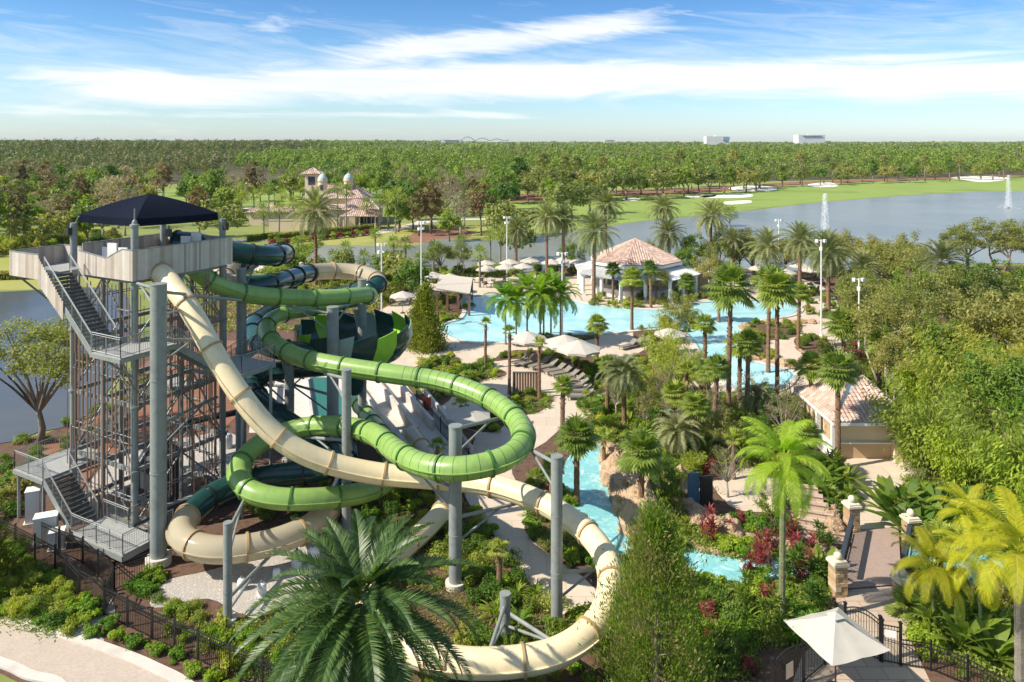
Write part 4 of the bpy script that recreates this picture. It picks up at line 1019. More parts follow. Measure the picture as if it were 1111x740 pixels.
darks, dpts = slide('dark_green_tube_slide', 'dark green raft slide with see-through beige bends that drops into the striped bowl', [
 (192, 262, 'Y', 49.6), (215, 264, 'Y', 49.4), (245, 272, 'Y', 49.6), (280, 277, 'Y', 50.6), (304, 277, 'Y', 53.2), (309, 274, 'Y', 56.4), (296, 274, 'Y', 59.0), (270, 281, 'Y', 58.0), (248, 294, 'Y', 55.0), (244, 305, 'Y', 52.2), (262, 310, 'Y', 51.6), (292, 308, 'Y', 53.2), (315, 302, 'Y', 57.0), (335, 296, 'Y', 61.0), (362, 294, 'Y', 63.4), (390, 296, 'Y', 63.6), (408, 303, 'Y', 62.0), (408, 311, 'Y', 60.2),
 (385, 317, 'Y', 60.8), (345, 325, 'Y', 61.8), (310, 334, 'Y', 61.0), (284, 344, 'Y', 58.8), (272, 358, 'Y', 55.6), (286, 374, 'Y', 52.4), (320, 382, 'Y', 51.6), (344, 382, 'Y', 52.0)],
 RD, [(0, .30, 'tube', 'dark'), (.30, .37, 'see_through_bend', 'translucent'), (.37, .53, 'tube', 'dark'), (.53, .665, 'see_through_bend', 'translucent'), (.665, 1, 'tube', 'dark')], 'darkflange', 2.4)
# outlet of the bowl: the same slide goes on
pts2 = smoothpts(wayz([(372, 396, 'Y', 54.0), (340, 399, 'Y', 53.2), (305, 402, 'Y', 53.0), (283, 407, 'Y', 52.6), (273, 419, 'Y', 51.6), (283, 435, 'Y', 50.0), (305, 453, 'Y', 48.2), (330, 470, 'Y', 46.8), (355, 486, 'Y', 45.6), (364, 498, 'Y', 44.6), (350, 509, 'Y', 43.8), (318, 514, 'Y', 43.6), (280, 519, 'Y', 43.4), (240, 532, 'Y', 42.4), (212, 552, 'Y', 40.8), (196, 573, 'Y', 39.2), (206, 590, 'Y', 38.0), (242, 597, 'Y', 37.6), (290, 590, 'Y', 38.4), (330, 575, 'Y', 39.8), (352, 558, 'Y', 41.6), (372, 528, 'Y', 45.2), (376, 492, 'Y', 50.0), (368, 458, 'Y', 56.0)]))
n = len(pts2)
for f0, f1, pname, mm in ((0, .52, 'tube', 'dark'), (.52, .755, 'see_through_bend', 'translucent'), (.755, 1, 'tube', 'dark')):
    i0, i1 = int(f0*(n-1)), int(f1*(n-1)); mb = MB(); sweep(pts2[i0:i1+1], RD*.95, mb); o = darks.part(mb, pname, M[mm]); autosmooth(o, 35); i = i0
    while i < i1:
        fb = MB(); flange(fb, pts2[i], pts2[min(i+1, n-1)]-pts2[max(i-1, 0)], RD*.95, .11); autosmooth(darks.part(fb, 'joint_flange', M['creamflange' if mm == 'translucent' else 'darkflange'], o)); i += 10
# the striped bowl
bc = D(384, 380, 55.2); cols = ['dark', 'brightlime', 'dark', 'palegreen']; NB = 16
prof = [(4.25, 1.75), (4.35, 1.1), (4.1, .35), (3.5, -.4), (2.5, -.95), (1.3, -1.35), (.9, -1.9)]
for s in range(NB):
    mb = MB(); vs = []; q = 5
    for i, (r, z) in enumerate(prof):
        for j in range(q+1):
            a = 2*PI*(s+j/q)/NB+.22*(1-i/6); rr = r
            zz = z+(.38*(j/q) if i == 0 else 0)
            vs.append(bc+V((rr*math.cos(a), rr*math.sin(a), zz)))
    w_ = q+1; fs = [(i*w_+j, i*w_+j+1, (i+1)*w_+j+1, (i+1)*w_+j) for i in range(len(prof)-1) for j in range(q)]
    nv = len(vs); cc = bc
    inner = [v+((V((cc.x, cc.y, v.z))-v).normalized()*.07) for v in vs]; vs += inner
    fs2 = [tuple(nv+x for x in reversed(f)) for f in fs]
    edge = [(j, nv+j, nv+j+1, j+1) for j in range(q)]+[(i*w_, (i+1)*w_, nv+(i+1)*w_, nv+i*w_) for i in range(len(prof)-1)]+[(i*w_+q, nv+i*w_+q, nv+(i+1)*w_+q, (i+1)*w_+q) for i in range(len(prof)-1)]
    mb.add(vs, fs+fs2+edge); o = darks.part(mb, 'bowl_panel', M[cols[s % 4]]); autosmooth(o, 50)
mb = MB(); mb.lathe([(.92, -1.85), (.75, -3.0), (.6, -3.2)], bc, 16); darks.part(mb, 'bowl_drain', M['dark'])

# posts that carry the slides
def post(px, pb, pt, r, label, arms=(), base=.35, Y=None, group=None):
    b = G(px, pb); h = (pb-pt)*b.y/FP; t = T('slide_support_post', label, 'post', b, group)
    mb = MB(); mb.tube(b, b+V((0, 0, h)), r, 20); mb.tube(b+V((0, 0, h-.04)), b+V((0, 0, h+.02)), r*1.06, 20)
    for z in (h*.33, h*.66): mb.tube(b+V((0, 0, z-.03)), b+V((0, 0, z+.03)), r*1.06, 20)
    p = t.part(mb, 'column', M['steel']); autosmooth(p)
    if base:
        mb = MB(); mb.tube(b, b+V((0, 0, base)), r*2.1 if r < .3 else r*1.55, 20); t.part(mb, 'footing', M['concrete'])
    for (z, tgt) in arms:
        q = V(tgt); s = b+V((0, 0, z)); mb = MB(); mb.tube(s, q, .09, 10)
        lo = s-V((0, 0, min(1.3, z*.5))); mb.tube(lo, s.lerp(q, .75), .06, 8); t.part(mb, 'arm', M['steel'])
    return t
def near(pts, P0, under=.62):
    """where an arm reaches the underside of a slide nearest to a point"""
    q = min(pts, key=lambda p: (p-P0).length); return q-V((0, 0, under))
post(172, 612, 308, .42, 'thickest and tallest grey steel post, in a concrete ring before the tower', [(14.6, W(0, 0, 14.4)), (14.5, D(262, 326, 47.5)), (11.9, D(222, 368, 41.5)), (7.4, W(-.2, 5.5, 6.2))], .45)
post(494, 637, 462, .33, 'thick grey steel post inside the front loop of the green slide', [(8.0, near(gpts, D(545, 440, 41))), (5.0, near(gpts, D(440, 500, 37), .5)), (3.5, near(cpts, D(560, 535, 39.5)))], .3)
post(604, 682, 495, .27, 'slim tall grey steel post inside the big cream loop', [(7.6, near(gpts, D(566, 470, 38.2))), (2.6, near(cpts, D(655, 600, 35)))], .1)
post(548, 694, 644, .24, 'short stub grey steel post inside the big cream loop', [(1.3, near(cpts, D(620, 700, 30.6), .5)), (1.6, near(cpts, D(520, 719, 29.8), .4))], .1)
post(247, 678, 567, .20, 'slender grey post on a round concrete footing on the pale gravel', [(4.3, near(gpts, D(264, 528, 40.4))), (1.2, near(pts2, D(290, 590, 38.4), .7))], .35)
post(376, 583, 401, .27, 'slim grey post left of the concrete run-out lanes under the green slide', [(9.0, near(gpts, D(350, 394, 46.2))), (5.5, near(gpts, D(330, 463, 44.8))), (3.9, near(cpts, D(410, 514, 40.7)))], .2)
post(361, 508, 333, .40, 'thick grey post behind the slim one, passing up through the bowl area', [(11.0, near(gpts, D(385, 321, 54), .55)), (10.6, near(gpts, D(310, 322, 50.2))), (7.3, D(384, 398, 54.5)), (5.0, near(pts2, D(300, 402, 53), .6))], .2)
post(314, 500, 393, .33, 'thick grey post below the left edge of the striped bowl', [(6.4, D(355, 392, 54)), (5.2, near(pts2, D(283, 407, 52.6), .6)), (6.6, near(gpts, D(300, 376, 49.4)))], .2)
post(262, 512, 292, .33, 'tall grey post right behind the tower under the highest dark green bend', [(13.4, near(dpts, D(280, 277, 50.6), .7)), (12.2, near(dpts, D(262, 310, 51.6), .7)), (11.6, near(gpts, D(302, 322, 50.2)))], .2)
post(393, 470, 283+20, .33, 'grey post far behind under the beige see-through bend at the top', [(12.6, near(dpts, D(390, 296, 63.6), .7)), (10, near(dpts, D(345, 325, 61.8), .7))], .2)

# run-out lanes and their low walls
for i, (p, q, hgt) in enumerate((((382, 412), (434, 486), .5), ((398, 408), (452, 476), .9), ((414, 406), (470, 468), .9), ((442, 404), (512, 492), .5), ((332, 412), (340, 470), .5), ((300, 418), (296, 470), .5))):
    a, b = G(*p), G(*q); t = T('lane_wall', ['leftmost low concrete wall of the slide run-out lanes', 'second low concrete wall between the run-out lanes', 'third low concrete wall between the run-out lanes', 'rightmost low concrete wall along the edge of the run-out lanes', 'low wall beside the teal water lane', 'low concrete wall farthest left beside the teal water lane'][i], 'wall', (a+b)/2)
    mb = MB(); mb.beam(a+V((0, 0, hgt/2)), b+V((0, 0, hgt/2)), .25, hgt); t.part(mb, 'wall', M['concrete'])
mb = MB(); mb.sheet([G(336, 410), G(362, 410), G(382, 462), G(344, 464)], .06); tag(link('splash_water', mb.mesh('splash_water', M['teal'])), kind='structure')
for p, q, lb in (((436, 455), (472, 500), 'clear'), ((376, 440), (392, 470), 'green')): pass
t = T('warning_board', 'small orange red notice board beside the run-out lanes', 'sign', G(463, 450)); b = G(463, 450)
mb = MB(); mb.box(b+V((0, 0, .9)), (.75, .06, 1.1), -.3); t.part(mb, 'panel', M['red']); mb = MB(); mb.tube(b+V((-.3, 0, 0)), b+V((-.3, 0, 1.3)), .03, 6); mb.tube(b+V((.3, -.1, 0)), b+V((.3, -.1, 1.3)), .03, 6); t.part(mb, 'leg', M['steel'])
# ------------------------------------------------------------------ buildings
def roof_tiles(mb, poly, tw_=.3, tl=.42, h=.07, seed=0):
    """barrel tiles laid on one roof facet; poly[0]-poly[1] is the eave"""
    g = random.Random(seed); e = (poly[1]-poly[0]).normalized(); nrm = (poly[1]-poly[0]).cross(poly[2]-poly[0]).normalized()
    if nrm.z < 0: nrm = -nrm
    s = nrm.cross(e); o = poly[0]
    if (poly[2]-o).dot(s) < 0: s = -s
    q = [((p-o).dot(e), (p-o).dot(s)) for p in poly]; mx = max(y for x, y in q); x0 = min(x for x, y in q); x1 = max(x for x, y in q)
    v = 0
    while v < mx:
        u = x0
        while u < x1:
            cu, cv = u+tw_/2, v+tl/2
            if inpoly(cu, cv, q):
                b = o+e*cu+s*v+nrm*.05; t = o+e*cu+s*(v+tl*1.12)+nrm*.015; hh = h*g.uniform(.9, 1.1); vs = []
                for c in (b, t):
                    for k in range(5): a = PI*k/4; vs.append(c-e*math.cos(a)*tw_*.47+nrm*math.sin(a)*hh*1.6)
                mb.add(vs, [(k, k+1, k+6, k+5) for k in range(4)]+[(0, 4, 3, 2, 1)])
            u += tw_
        v += tl
def facet(mb, poly): mb.add(poly, [tuple(range(len(poly)))])
def hips(mb, lines, r=.12):
    for p, q in lines: mb.tube(p+V((0, 0, .06)), q+V((0, 0, .06)), r, 7)
# pool bar with an eight-sided tiled roof
bx = V((18.6, 111.0, 0)); bar = T('pool_bar', 'white pool bar with an eight sided tiled roof beyond the pool', 'building', bx)
def octa(r, z, ph=PI/8): return [bx+V((r*math.cos(ph+i*PI/4), r*math.sin(ph+i*PI/4), z)) for i in range(8)]
A8 = octa(6.8, 4.75); ap = bx+V((0, 0, 7.75)); mb = MB(); base = MB(); hp = []
for i in range(8):
    tri = [A8[i], A8[(i+1) % 8], ap]; roof_tiles(mb, tri, .36, .5, .08, i); facet(base, tri); hp.append((A8[i], ap))
hips(mb, hp); rf = bar.part(mb, 'tiled_roof', M['tile']); bar.part(base, 'roof_deck', M['white'], rf)
mb = MB(); o1 = octa(6.95, 0)
mb.lathe([(6.9, 4.35), (6.98, 4.35), (6.98, 4.72), (6.6, 4.72)], bx, 8, False, PI/8); mb.lathe([(6.0, 4.0), (6.0, 4.7)], bx, 8, False, PI/8); bar.part(mb, 'fascia_band', M['white'])
B8 = octa(9.6, 3.15); C8 = octa(6.4, 4.15); mb = MB(); fl = MB()
for i in range(8):
    q = [B8[i], B8[(i+1) % 8], C8[(i+1) % 8], C8[i]]
    a = (math.degrees(math.atan2((q[0]+q[1]).y/2-bx.y, (q[0]+q[1]).x/2-bx.x))) % 360
    if 170 < a < 300: roof_tiles(mb, q, .36, .6, .06, i+20)
    facet(fl, q)
lr = bar.part(fl, 'lower_roof', M['white']); bar.part(mb, 'grey_tiles', M['greytile'], lr)
for i in range(16):
    a = PI/8+i*PI/8; r = 8.9*(math.cos(PI/8) if i % 2 else 1); c = bx+V((r*math.cos(a), r*math.sin(a), 0)); mb = MB(); mb.tube(c, c+V((0, 0, 3.2)), .26, 12); mb.box(c+V((0, 0, .2)), (.7, .7, .4)); mb.box(c+V((0, 0, 3.0)), (.65, .65, .2)); bar.part(mb, 'pillar', M['white'])
mb = MB(); mb.lathe([(5.2, 0), (5.2, 4.4)], bx, 8, True, PI/8); bar.part(mb, 'wall', M['stucco'])
mb = MB(); mb.lathe([(6.6, 0), (6.6, 1.05)], bx, 8, True, PI/8); mb.lathe([(6.9, 1.06), (6.9, 1.14)], bx, 8, True, PI/8); bar.part(mb, 'counter', M['white'])
for i in range(4):
    a = PI*1.06+i*.5; c = bx+V((5.0*math.cos(a), 5.0*math.sin(a), 2.3)); mb = MB(); mb.box(c, (.2, 2.0, 1.8), a); bar.part(mb, 'opening', M['navywall'])
# flat white annexe on the right of the bar
an = T('pool_bar_annexe', 'low flat roofed white annexe to the right of the pool bar', 'building', G(745, 318)); b = G(745, 316)
mb = MB(); mb.box(b+V((0, 2, 2.9)), (8.5, 5.5, .28)); an.part(mb, 'flat_roof', M['white']); mb = MB(); mb.box(b+V((.3, 3, 1.4)), (6.6, 3.2, 2.7)); an.part(mb, 'wall', M['stucco'])
for dx in (-3.8, -1.3, 1.3, 3.8): mb = MB(); mb.box(b+V((dx, -.4, 1.38)), (.35, .35, 2.74)); an.part(mb, 'pillar', M['white'])

# restroom pavilion
rp = T('garden_pavilion', 'cream stucco garden pavilion with a hipped terracotta tile roof beside the garden path', 'building', V((25.1, 54.5, 0)))
X0, X1, Y0, Y1 = 22.3, 27.9, 51.2, 58.2; ez = 2.95; E = [V((X0, Y0, ez)), V((X1, Y0, ez)), V((X1, Y1, ez)), V((X0, Y1, ez))]; r0, r1 = V((24.6, 54.3, 4.75)), V((26.4, 55.4, 4.75))
mb = MB(); dk = MB()
for i, p in enumerate(([E[0], E[1], r1, r0], [E[1], E[2], r1], [E[2], E[3], r0, r1], [E[3], E[0], r0])): roof_tiles(mb, p, .30, .40, .07, i+40); facet(dk, p)
hips(mb, [(E[0], r0), (E[3], r0), (E[1], r1), (E[2], r1), (r0, r1)], .11); rf = rp.part(mb, 'tiled_roof', M['tile']); rp.part(dk, 'roof_deck', M['white'], rf)
mb = MB()
for p, q in ((0, 1), (1, 2), (2, 3), (3, 0)): mb.beam(E[p]-V((0, 0, .12)), E[q]-V((0, 0, .12)), .1, .2)
mb.box((25.1, 54.7, 2.78), (5.3, 6.7, .1)); rp.part(mb, 'eave_board', M['white'])
mb = MB(); mb.box((25.1, 55.1, 1.38), (4.3, 5.6, 2.72)); rp.part(mb, 'wall', M['stucco'])
mb = MB(); mb.box((24.9, 52.25, .55), (3.9, .1, 1.1)); rp.part(mb, 'lower_wall', M['stucco2']); mb = MB(); mb.box((24.9, 52.2, 1.13), (4.0, .2, .08)); rp.part(mb, 'ledge', M['white'])
mb = MB(); mb.box((27.1, 51.9, .65), (.55, .55, 1.3)); mb.box((27.1, 51.9, 1.34), (.65, .65, .08)); rp.part(mb, 'end_pillar', M['stucco'])
for y in (51.9, 54.5, 57.6): mb = MB(); mb.box((22.62, y, 1.36), (.3, .3, 2.68)); rp.part(mb, 'pillar', M['white'])
mb = MB(); mb.box((22.55, 54.6, .6), (.18, 5.6, 1.2)); rp.part(mb, 'side_wall', M['white'])
mb = MB(); mb.box((22.93, 53.6, 1.1), (.06, .95, 2.1)); rp.part(mb, 'door', M['stucco2'])
# pergola
pg = T('pergola', 'dark timber pergola with a pale slatted top at the pool edge', 'pergola', G(490, 340)); a = G(472, 330); mb = MB()
C_ = [G(474, 337), G(509, 343), G(512, 325), G(478, 321)]; C_ = [V((c.x, c.y, 0)) for c in C_]
for t in (0, .33, .66, 1):
    for p, q in ((C_[0], C_[1]), (C_[3], C_[2])):
        c = p.lerp(q, t); mb = MB(); mb.box(c+V((0, 0, 1.4)), (.3, .3, 2.8)); pg.part(mb, 'post', M['wood'])
mb = MB()
for i in range(22): t = i/21; mb.beam(C_[0].lerp(C_[1], t)+V((0, -.4, 3.0)), C_[3].lerp(C_[2], t)+V((0, .4, 3.0)), .22, .12)
for p, q in ((C_[0], C_[1]), (C_[3], C_[2])): mb.beam(p+V((-.4, 0, 2.85)), q+V((.4, 0, 2.85)), .16, .22)
pg.part(mb, 'slatted_top', mat('pale timber', (.50, .44, .36), (.62, .56, .48), 3, .85))

# clubhouse far across the lagoon
cb = G(372, 246); ch = T('clubhouse', 'distant tan clubhouse with tiled roofs, two domed turrets and a square tower', 'building', cb)
def hip(th, c, sx, sy, ez, h, ridge=.4, seed=0, tl=.8, wall=True, ov=.6):
    E = [c+V((-sx/2, -sy/2, ez)), c+V((sx/2, -sy/2, ez)), c+V((sx/2, sy/2, ez)), c+V((-sx/2, sy/2, ez))]
    a, b = c+V((-sx*ridge/2, 0, ez+h)), c+V((sx*ridge/2, 0, ez+h)); mb = MB(); dk = MB()
    for i, p in enumerate(([E[0], E[1], b, a], [E[1], E[2], b], [E[2], E[3], a, b], [E[3], E[0], a])): roof_tiles(mb, p, .55, .9, .1, seed+i); facet(dk, p)
    hips(mb, [(E[0], a), (E[3], a), (E[1], b), (E[2], b), (a, b)], .2); rf = th.part(mb, 'tiled_roof', M['tile']); th.part(dk, 'roof_deck', M['stucco'], rf)
    if wall: mb = MB(); mb.box(c+V((0, 0, ez/2)), (sx-ov*2, sy-ov*2, ez)); return th.part(mb, 'wall', M['stucco'])
S = cb.y/FP
def cpt(px, dy=0): return V(((px-CX)*(cb.y+dy)/FP, cb.y+dy, 0))
w1 = hip(ch, cpt(368, 16), 17, 14, 6.6, 3.4, .45, 1); w2 = hip(ch, cpt(393, 8), 11, 9, 4.2, 2.4, .4, 5); w3 = hip(ch, cpt(371, 2), 9, 5, 4.3, 1.2, .6, 9)
w5 = hip(ch, cpt(300, 6), 14, 7, 3.4, 1.6, .6, 17)
for px, dy in ((350, 12), (378, 14)):
    c = cpt(px, dy); mb = MB(); mb.lathe([(1.25, 0), (1.25, 11.2), (1.45, 11.3), (1.45, 11.6)], c, 14); tt = ch.part(mb, 'turret', M['stucco']); mb = MB(); mb.lathe([(1.4, 11.6), (1.25, 12.3), (.8, 13.0), (.2, 13.4), (.05, 13.9)], c, 14); ch.part(mb, 'dome', M['copper'], tt)
    mb = MB(); mb.box(c+V((0, -1.25, 9.6)), (.9, .1, 1.5)); ch.part(mb, 'window', M['navywall'], tt)
c = cpt(340, 22); mb = MB(); mb.box(c+V((0, 0, 6.4)), (3.9, 3.9, 12.8)); tt = ch.part(mb, 'square_tower', M['stucco']); mb = MB(); mb.box(c+V((0, -1.97, 11)), (2, .1, 2.4)); ch.part(mb, 'tower_opening', M['navywall'], tt)
hip(ch, c, 5.6, 5.6, 12.9, 1.6, .05, 21, wall=False)
for i in range(7):
    px = 352+i*8; c = cpt(px, 16-6.45); mb = MB(); mb.box(c+V((0, 0, 2.1)), (1.5, .15, 2.2)); ch.part(mb, 'window', M['navywall'])
for i in range(4):
    c = cpt(383+i*8, 8-3.95); mb = MB(); mb.box(c+V((0, 0, 1.7)), (1.6, .15, 2.4)); ch.part(mb, 'window', M['navywall'])
gz = T('clubhouse_gazebo', 'small tiled roof garden shelter in front of the clubhouse', 'shelter', cpt(392, -4)); hip(gz, cpt(392, -4), 9.5, 6, 3.3, 1.5, .3, 31, wall=False)
for dx, dy in ((-4, -2.3), (4, -2.3), (-4, 2.3), (4, 2.3), (0, -2.3)): mb = MB(); mb.box(cpt(392, -4)+V((dx, dy, 1.65)), (.35, .35, 3.3)); gz.part(mb, 'pillar', M['stucco'])
wl = T('garden_wall', 'long tan garden wall in front of the clubhouse', 'wall', cpt(330, -10)); mb = MB(); mb.box(cpt(320, -9)+V((0, 0, 1.3)), (13, .4, 2.6)); wl.part(mb, 'wall', M['stucco']); mb = MB(); mb.box(cpt(320, -9)+V((0, 0, 2.68)), (13.3, .6, .16)); wl.part(mb, 'coping', M['tile'])
# far buildings beyond the wood
def farb(px, Y, w_, h, z0, label, m='farwall', glass=None):
    x = (px-CX)*Y/FP; t = T('distant_building', label, 'building', (x, Y, 0)); mb = MB(); mb.box((x, Y, (z0+h)/2), (w_, w_*.5, z0+h)); wl = t.part(mb, 'wall', M[m])
    mb = MB(); mb.box((x+w_*.12, Y, z0+h+h*.06), (w_*.4, w_*.3, h*.16)); t.part(mb, 'roof_plant', M[m])
    if glass: mb = MB(); mb.box((x+w_*.38, Y-w_*.26, z0+h*.5), (w_*.3, w_*.06, h*.75)); t.part(mb, 'window', M['farglass'], wl)
    else:
        mb = MB(); mb.box((x, Y-w_*.26, z0+h*.6), (w_*.7, w_*.05, h*.2)); t.part(mb, 'window', M['farglass'], wl)
farb(777, 2200, 66, 14, 22.5, 'distant white block with a blue glass end on the right horizon', glass=1); farb(878, 2500, 90, 8, 22.5+13, 'distant wide white building on the right horizon'); farb(162, 3000, 46, 8, 22.5, 'distant pale grey tower pair on the left horizon', 'farwall', 1)
farb(237, 3000, 46, 4, 22.5, 'distant low white building on the left horizon'); farb(490, 3000, 84, 6, 22.5, 'distant low white building beside the roller coaster'); farb(346, 3000, 40, 3, 22.5, 'distant tiny white roof on the horizon above the clubhouse'); farb(393, 3000, 26, 4, 22.5, 'distant small white roof on the horizon right of the clubhouse'); farb(661, 3000, 44, 5, 22.5, 'distant low white building on the middle horizon')
rc = T('roller_coaster', 'distant thin arched roller coaster track on the horizon', 'roller coaster', ((515-CX)*2600/FP, 2600, 0)); mb = MB(); x = (500-CX)*2600/FP
mb.path([V((x+i*9, 2600, 22+18*abs(math.sin(i*.55))*math.exp(-i*.06))) for i in range(20)], .9, 5)
rc.part(mb, 'track', M['navywall']); mb = MB()
for i in range(0, 20, 2): mb.tube((x+i*9, 2600, 0), (x+i*9, 2600, 22+18*abs(math.sin(i*.55))*math.exp(-i*.06)), .4, 4)
rc.part(mb, 'support', M['farwall'])
for px, h, lb in ((504, 62, 'distant thin mast behind the roller coaster'), (957, 50, 'distant thin mast on the right horizon')):
    mt = T('mast', lb, 'mast', ((px-CX)*2700/FP, 2700, 0)); mb = MB(); mb.tube(((px-CX)*2700/FP, 2700, 0), ((px-CX)*2700/FP, 2700, h), .8, 5, .3); mt.part(mb, 'pole', M['farwall'])

# ------------------------------------------------------------------ pool furniture
def umbrella_proto():
    r = link('pool_umbrella', None); mb = MB(); N_ = 8; R_ = 1.75; vs = [(0, 0, 2.95)]
    for i in range(N_): a = 2*PI*i/N_; vs.append((R_*math.cos(a), R_*math.sin(a), 2.3)); 
    for i in range(N_): a = 2*PI*(i+.5)/N_; vs.append((R_*.90*math.cos(a), R_*.90*math.sin(a), 2.33))
    fs = []
    for i in range(N_): fs += [(0, 1+i, 1+N_+i), (0, 1+N_+i, 1+(i+1) % N_)]
    k = len(vs); vs += [(x, y, z-.16) for x, y, z in vs[1:]]
    for i in range(N_): fs += [(1+i, k+i, k+N_+i, 1+N_+i), (1+N_+i, k+N_+i, k+(i+1) % N_, 1+(i+1) % N_)]
    mb.add(vs, fs); link('canopy', mb.mesh('canopy', M['cloth']), r)
    mb = MB(); mb.tube((0, 0, 0), (0, 0, 2.95), .03, 8); mb.lathe([(.05, 2.95), (.06, 3.02), (.0, 3.08)], (0, 0, 0), 8); p = link('pole', mb.mesh('pole', M['wood']), r)
    mb = MB(); mb.lathe([(.35, 0), (.35, .08), (.08, .12), (.06, .3)], (0, 0, 0), 12); link('base', mb.mesh('base', M['iron']), r); return r
def lounger_proto():
    r = link('sun_lounger', None); mb = MB()
    for y in (-.34, .34): mb.beam((-.3, y, .34), (1.35, y, .34), .05, .06)
    for x in (-.3, 1.35, .6): mb.beam((x, -.34, .34), (x, .34, .34), .05, .05)
    link('frame', mb.mesh('frame', M['woodgrey']), r)
    for x in (-.2, 1.25):
        for y in (-.32, .32): mb = MB(); mb.box((x, y, .16), (.05, .05, .32)); link('leg', mb.mesh('leg', M['woodgrey']), r)
    mb = MB(); mb.box((.62, 0, .40), (1.45, .62, .06)); link('seat', mb.mesh('seat', M['sling']), r)
    mb = MB(); mb.beam((-.08, 0, .42), (-.72, 0, .85), .62, .06); link('backrest', mb.mesh('backrest', M['sling']), r); return r
def cafe_proto():
    r = link('cafe_table', None); mb = MB(); mb.lathe([(.45, .72), (.45, .76)], (0, 0, 0), 14); link('tabletop', mb.mesh('tabletop', M['white']), r); mb = MB(); mb.tube((0, 0, 0), (0, 0, .72), .04, 8); mb.lathe([(.25, 0), (.25, .03)], (0, 0, 0), 12); link('pedestal', mb.mesh('pedestal', M['iron']), r); return r
def chair_proto():
    r = link('cafe_chair', None); mb = MB(); mb.box((0, 0, .45), (.45, .45, .05)); link('seat', mb.mesh('seat', M['woodgrey']), r); mb = MB(); mb.box((0, .22, .7), (.45, .04, .5)); link('backrest', mb.mesh('backrest', M['woodgrey']), r)
    for x in (-.2, .2):
        for y in (-.2, .2): mb = MB(); mb.box((x, y, .21), (.04, .04, .43)); link('leg', mb.mesh('leg', M['woodgrey']), r)
    return r
PROT = {}
def place(proto, make, loc, rz, s, label, cat, group=None):
    if proto not in PROT: PROT[proto] = o = make()
    else: o = copy_tree(PROT[proto])
    o.location = loc; o.rotation_euler = (0, 0, rz); o.scale = (s, s, s)
    for k in ('group',):
        if k in o: del o[k]
    tag(o, label, cat, group); return o
ux = [((454, 322), 'small white pool umbrella left of the pergola, beside the light pole'), ((470, 316), 'white pool umbrella just behind the pergola roof'), ((488, 318), 'white pool umbrella behind the right half of the pergola'), ((528, 308), 'leftmost white umbrella of the cluster beyond the pool'), ((527, 301), 'white umbrella at the back left of the cluster beyond the pool'),
      ((548, 306), 'white umbrella in the front of the cluster beneath the light pole'), ((553, 300), 'white umbrella at the back of the cluster beside the light pole'), ((567, 305), 'white umbrella right of the light pole in the far cluster'), ((575, 298), 'rearmost white umbrella of the far cluster'), ((598, 300), 'white umbrella left of the pool bar behind the tall palm'), ((612, 297), 'white umbrella nearest the left end of the pool bar'), ((628, 299), 'white umbrella touching the lower roof of the pool bar'),
      ((823, 307), 'white umbrella farthest left of the far right group'), ((842, 303), 'white umbrella second in the far right group'), ((852, 312), 'front white umbrella of the far right group'), ((868, 304), 'rear white umbrella between the two tall date palms'), ((881, 309), 'white umbrella rightmost near the light pole at the far right group'),
      ((396, 345), 'white umbrella standing behind the striped bowl'), ((342, 375), 'white umbrella seen through the gap left of the bowl'), ((437, 340), 'white umbrella left of the conical tree')]
for (p, lb) in ux: place('umb', umbrella_proto, G(*p), rnd()*3, 1.0, lb, 'umbrella', 'white umbrellas round the pool')
for p, s, lb in (((573, 396), 1.15, 'white umbrella at the left end of the curved lounger row'), ((613, 404), 1.25, 'larger white umbrella over the middle of the curved lounger row'), ((628, 411), 1.25, 'white umbrella overlapping in front of its neighbour over the lounger row'), ((727, 386), 1.0, 'white umbrella among the feathery trees right of the plaza'), ((508, 484), 1.0, 'white umbrella below the front loop of the green slide')): place('umb', umbrella_proto, G(*p), rnd()*3, s, lb, 'umbrella', 'white umbrellas round the pool')
lo = [(568, 395, 40), (577, 396, 42), (588, 399, 38), (597, 401, 35), (606, 405, 30), (613, 408, 28), (620, 412, 22), (625, 417, 14), (629, 422, 6), (632, 428, 0), (634, 434, -4)]
order = ['first', 'second', 'third', 'fourth', 'fifth', 'sixth', 'seventh', 'eighth', 'ninth', 'tenth', 'last and nearest']
for i, (px, py, a) in enumerate(lo): place('lounger', lounger_proto, G(px, py)-V((0, 0, 0)), R(180+a), 1.12, order[i]+' taupe lounger from the left in the curved plaza row', 'sun lounger', 'sun loungers in a curved row on the plaza')
for i, (px, py, a) in enumerate([(738, 398, 40), (746, 394, 40), (754, 390, 40), (684, 378, 35), (692, 376, 35), (700, 374, 35)]): place('lounger', lounger_proto, G(px, py), R(180+a), 1.05, ['front', 'middle', 'rear', 'left', 'centre', 'right'][i]+' taupe lounger of the three '+('beside the feathery trees' if i < 3 else 'at the pool edge below the small palms'), 'sun lounger', 'sun loungers by the pool edge')
g = random.Random(12)
for i, (px, py) in enumerate([(520, 307), (533, 312), (545, 310), (560, 309), (572, 303), (590, 304), (604, 303), (830, 312), (848, 316), (866, 312), (880, 316), (812, 314)]):
    place('cafe', cafe_proto, G(px, py), 0, 1.1, 'small round cafe table in the seating area '+('left of the pool bar' if px < 700 else 'under the far right umbrellas'), 'table', 'cafe tables '+('left of the pool bar' if px < 700 else 'under the far right umbrellas'))
    for k in range(3):
        a = k*2.1+g.random(); place('chair', chair_proto, G(px, py)+V((math.sin(a)*.95, -math.cos(a)*-.95, 0)), a*-1, 1.1, 'grey timber cafe chair drawn up to a round table '+('left of the pool bar' if px < 700 else 'under the far right umbrellas'), 'chair', 'cafe chairs '+('left of the pool bar' if px < 700 else 'under the far right umbrellas'))
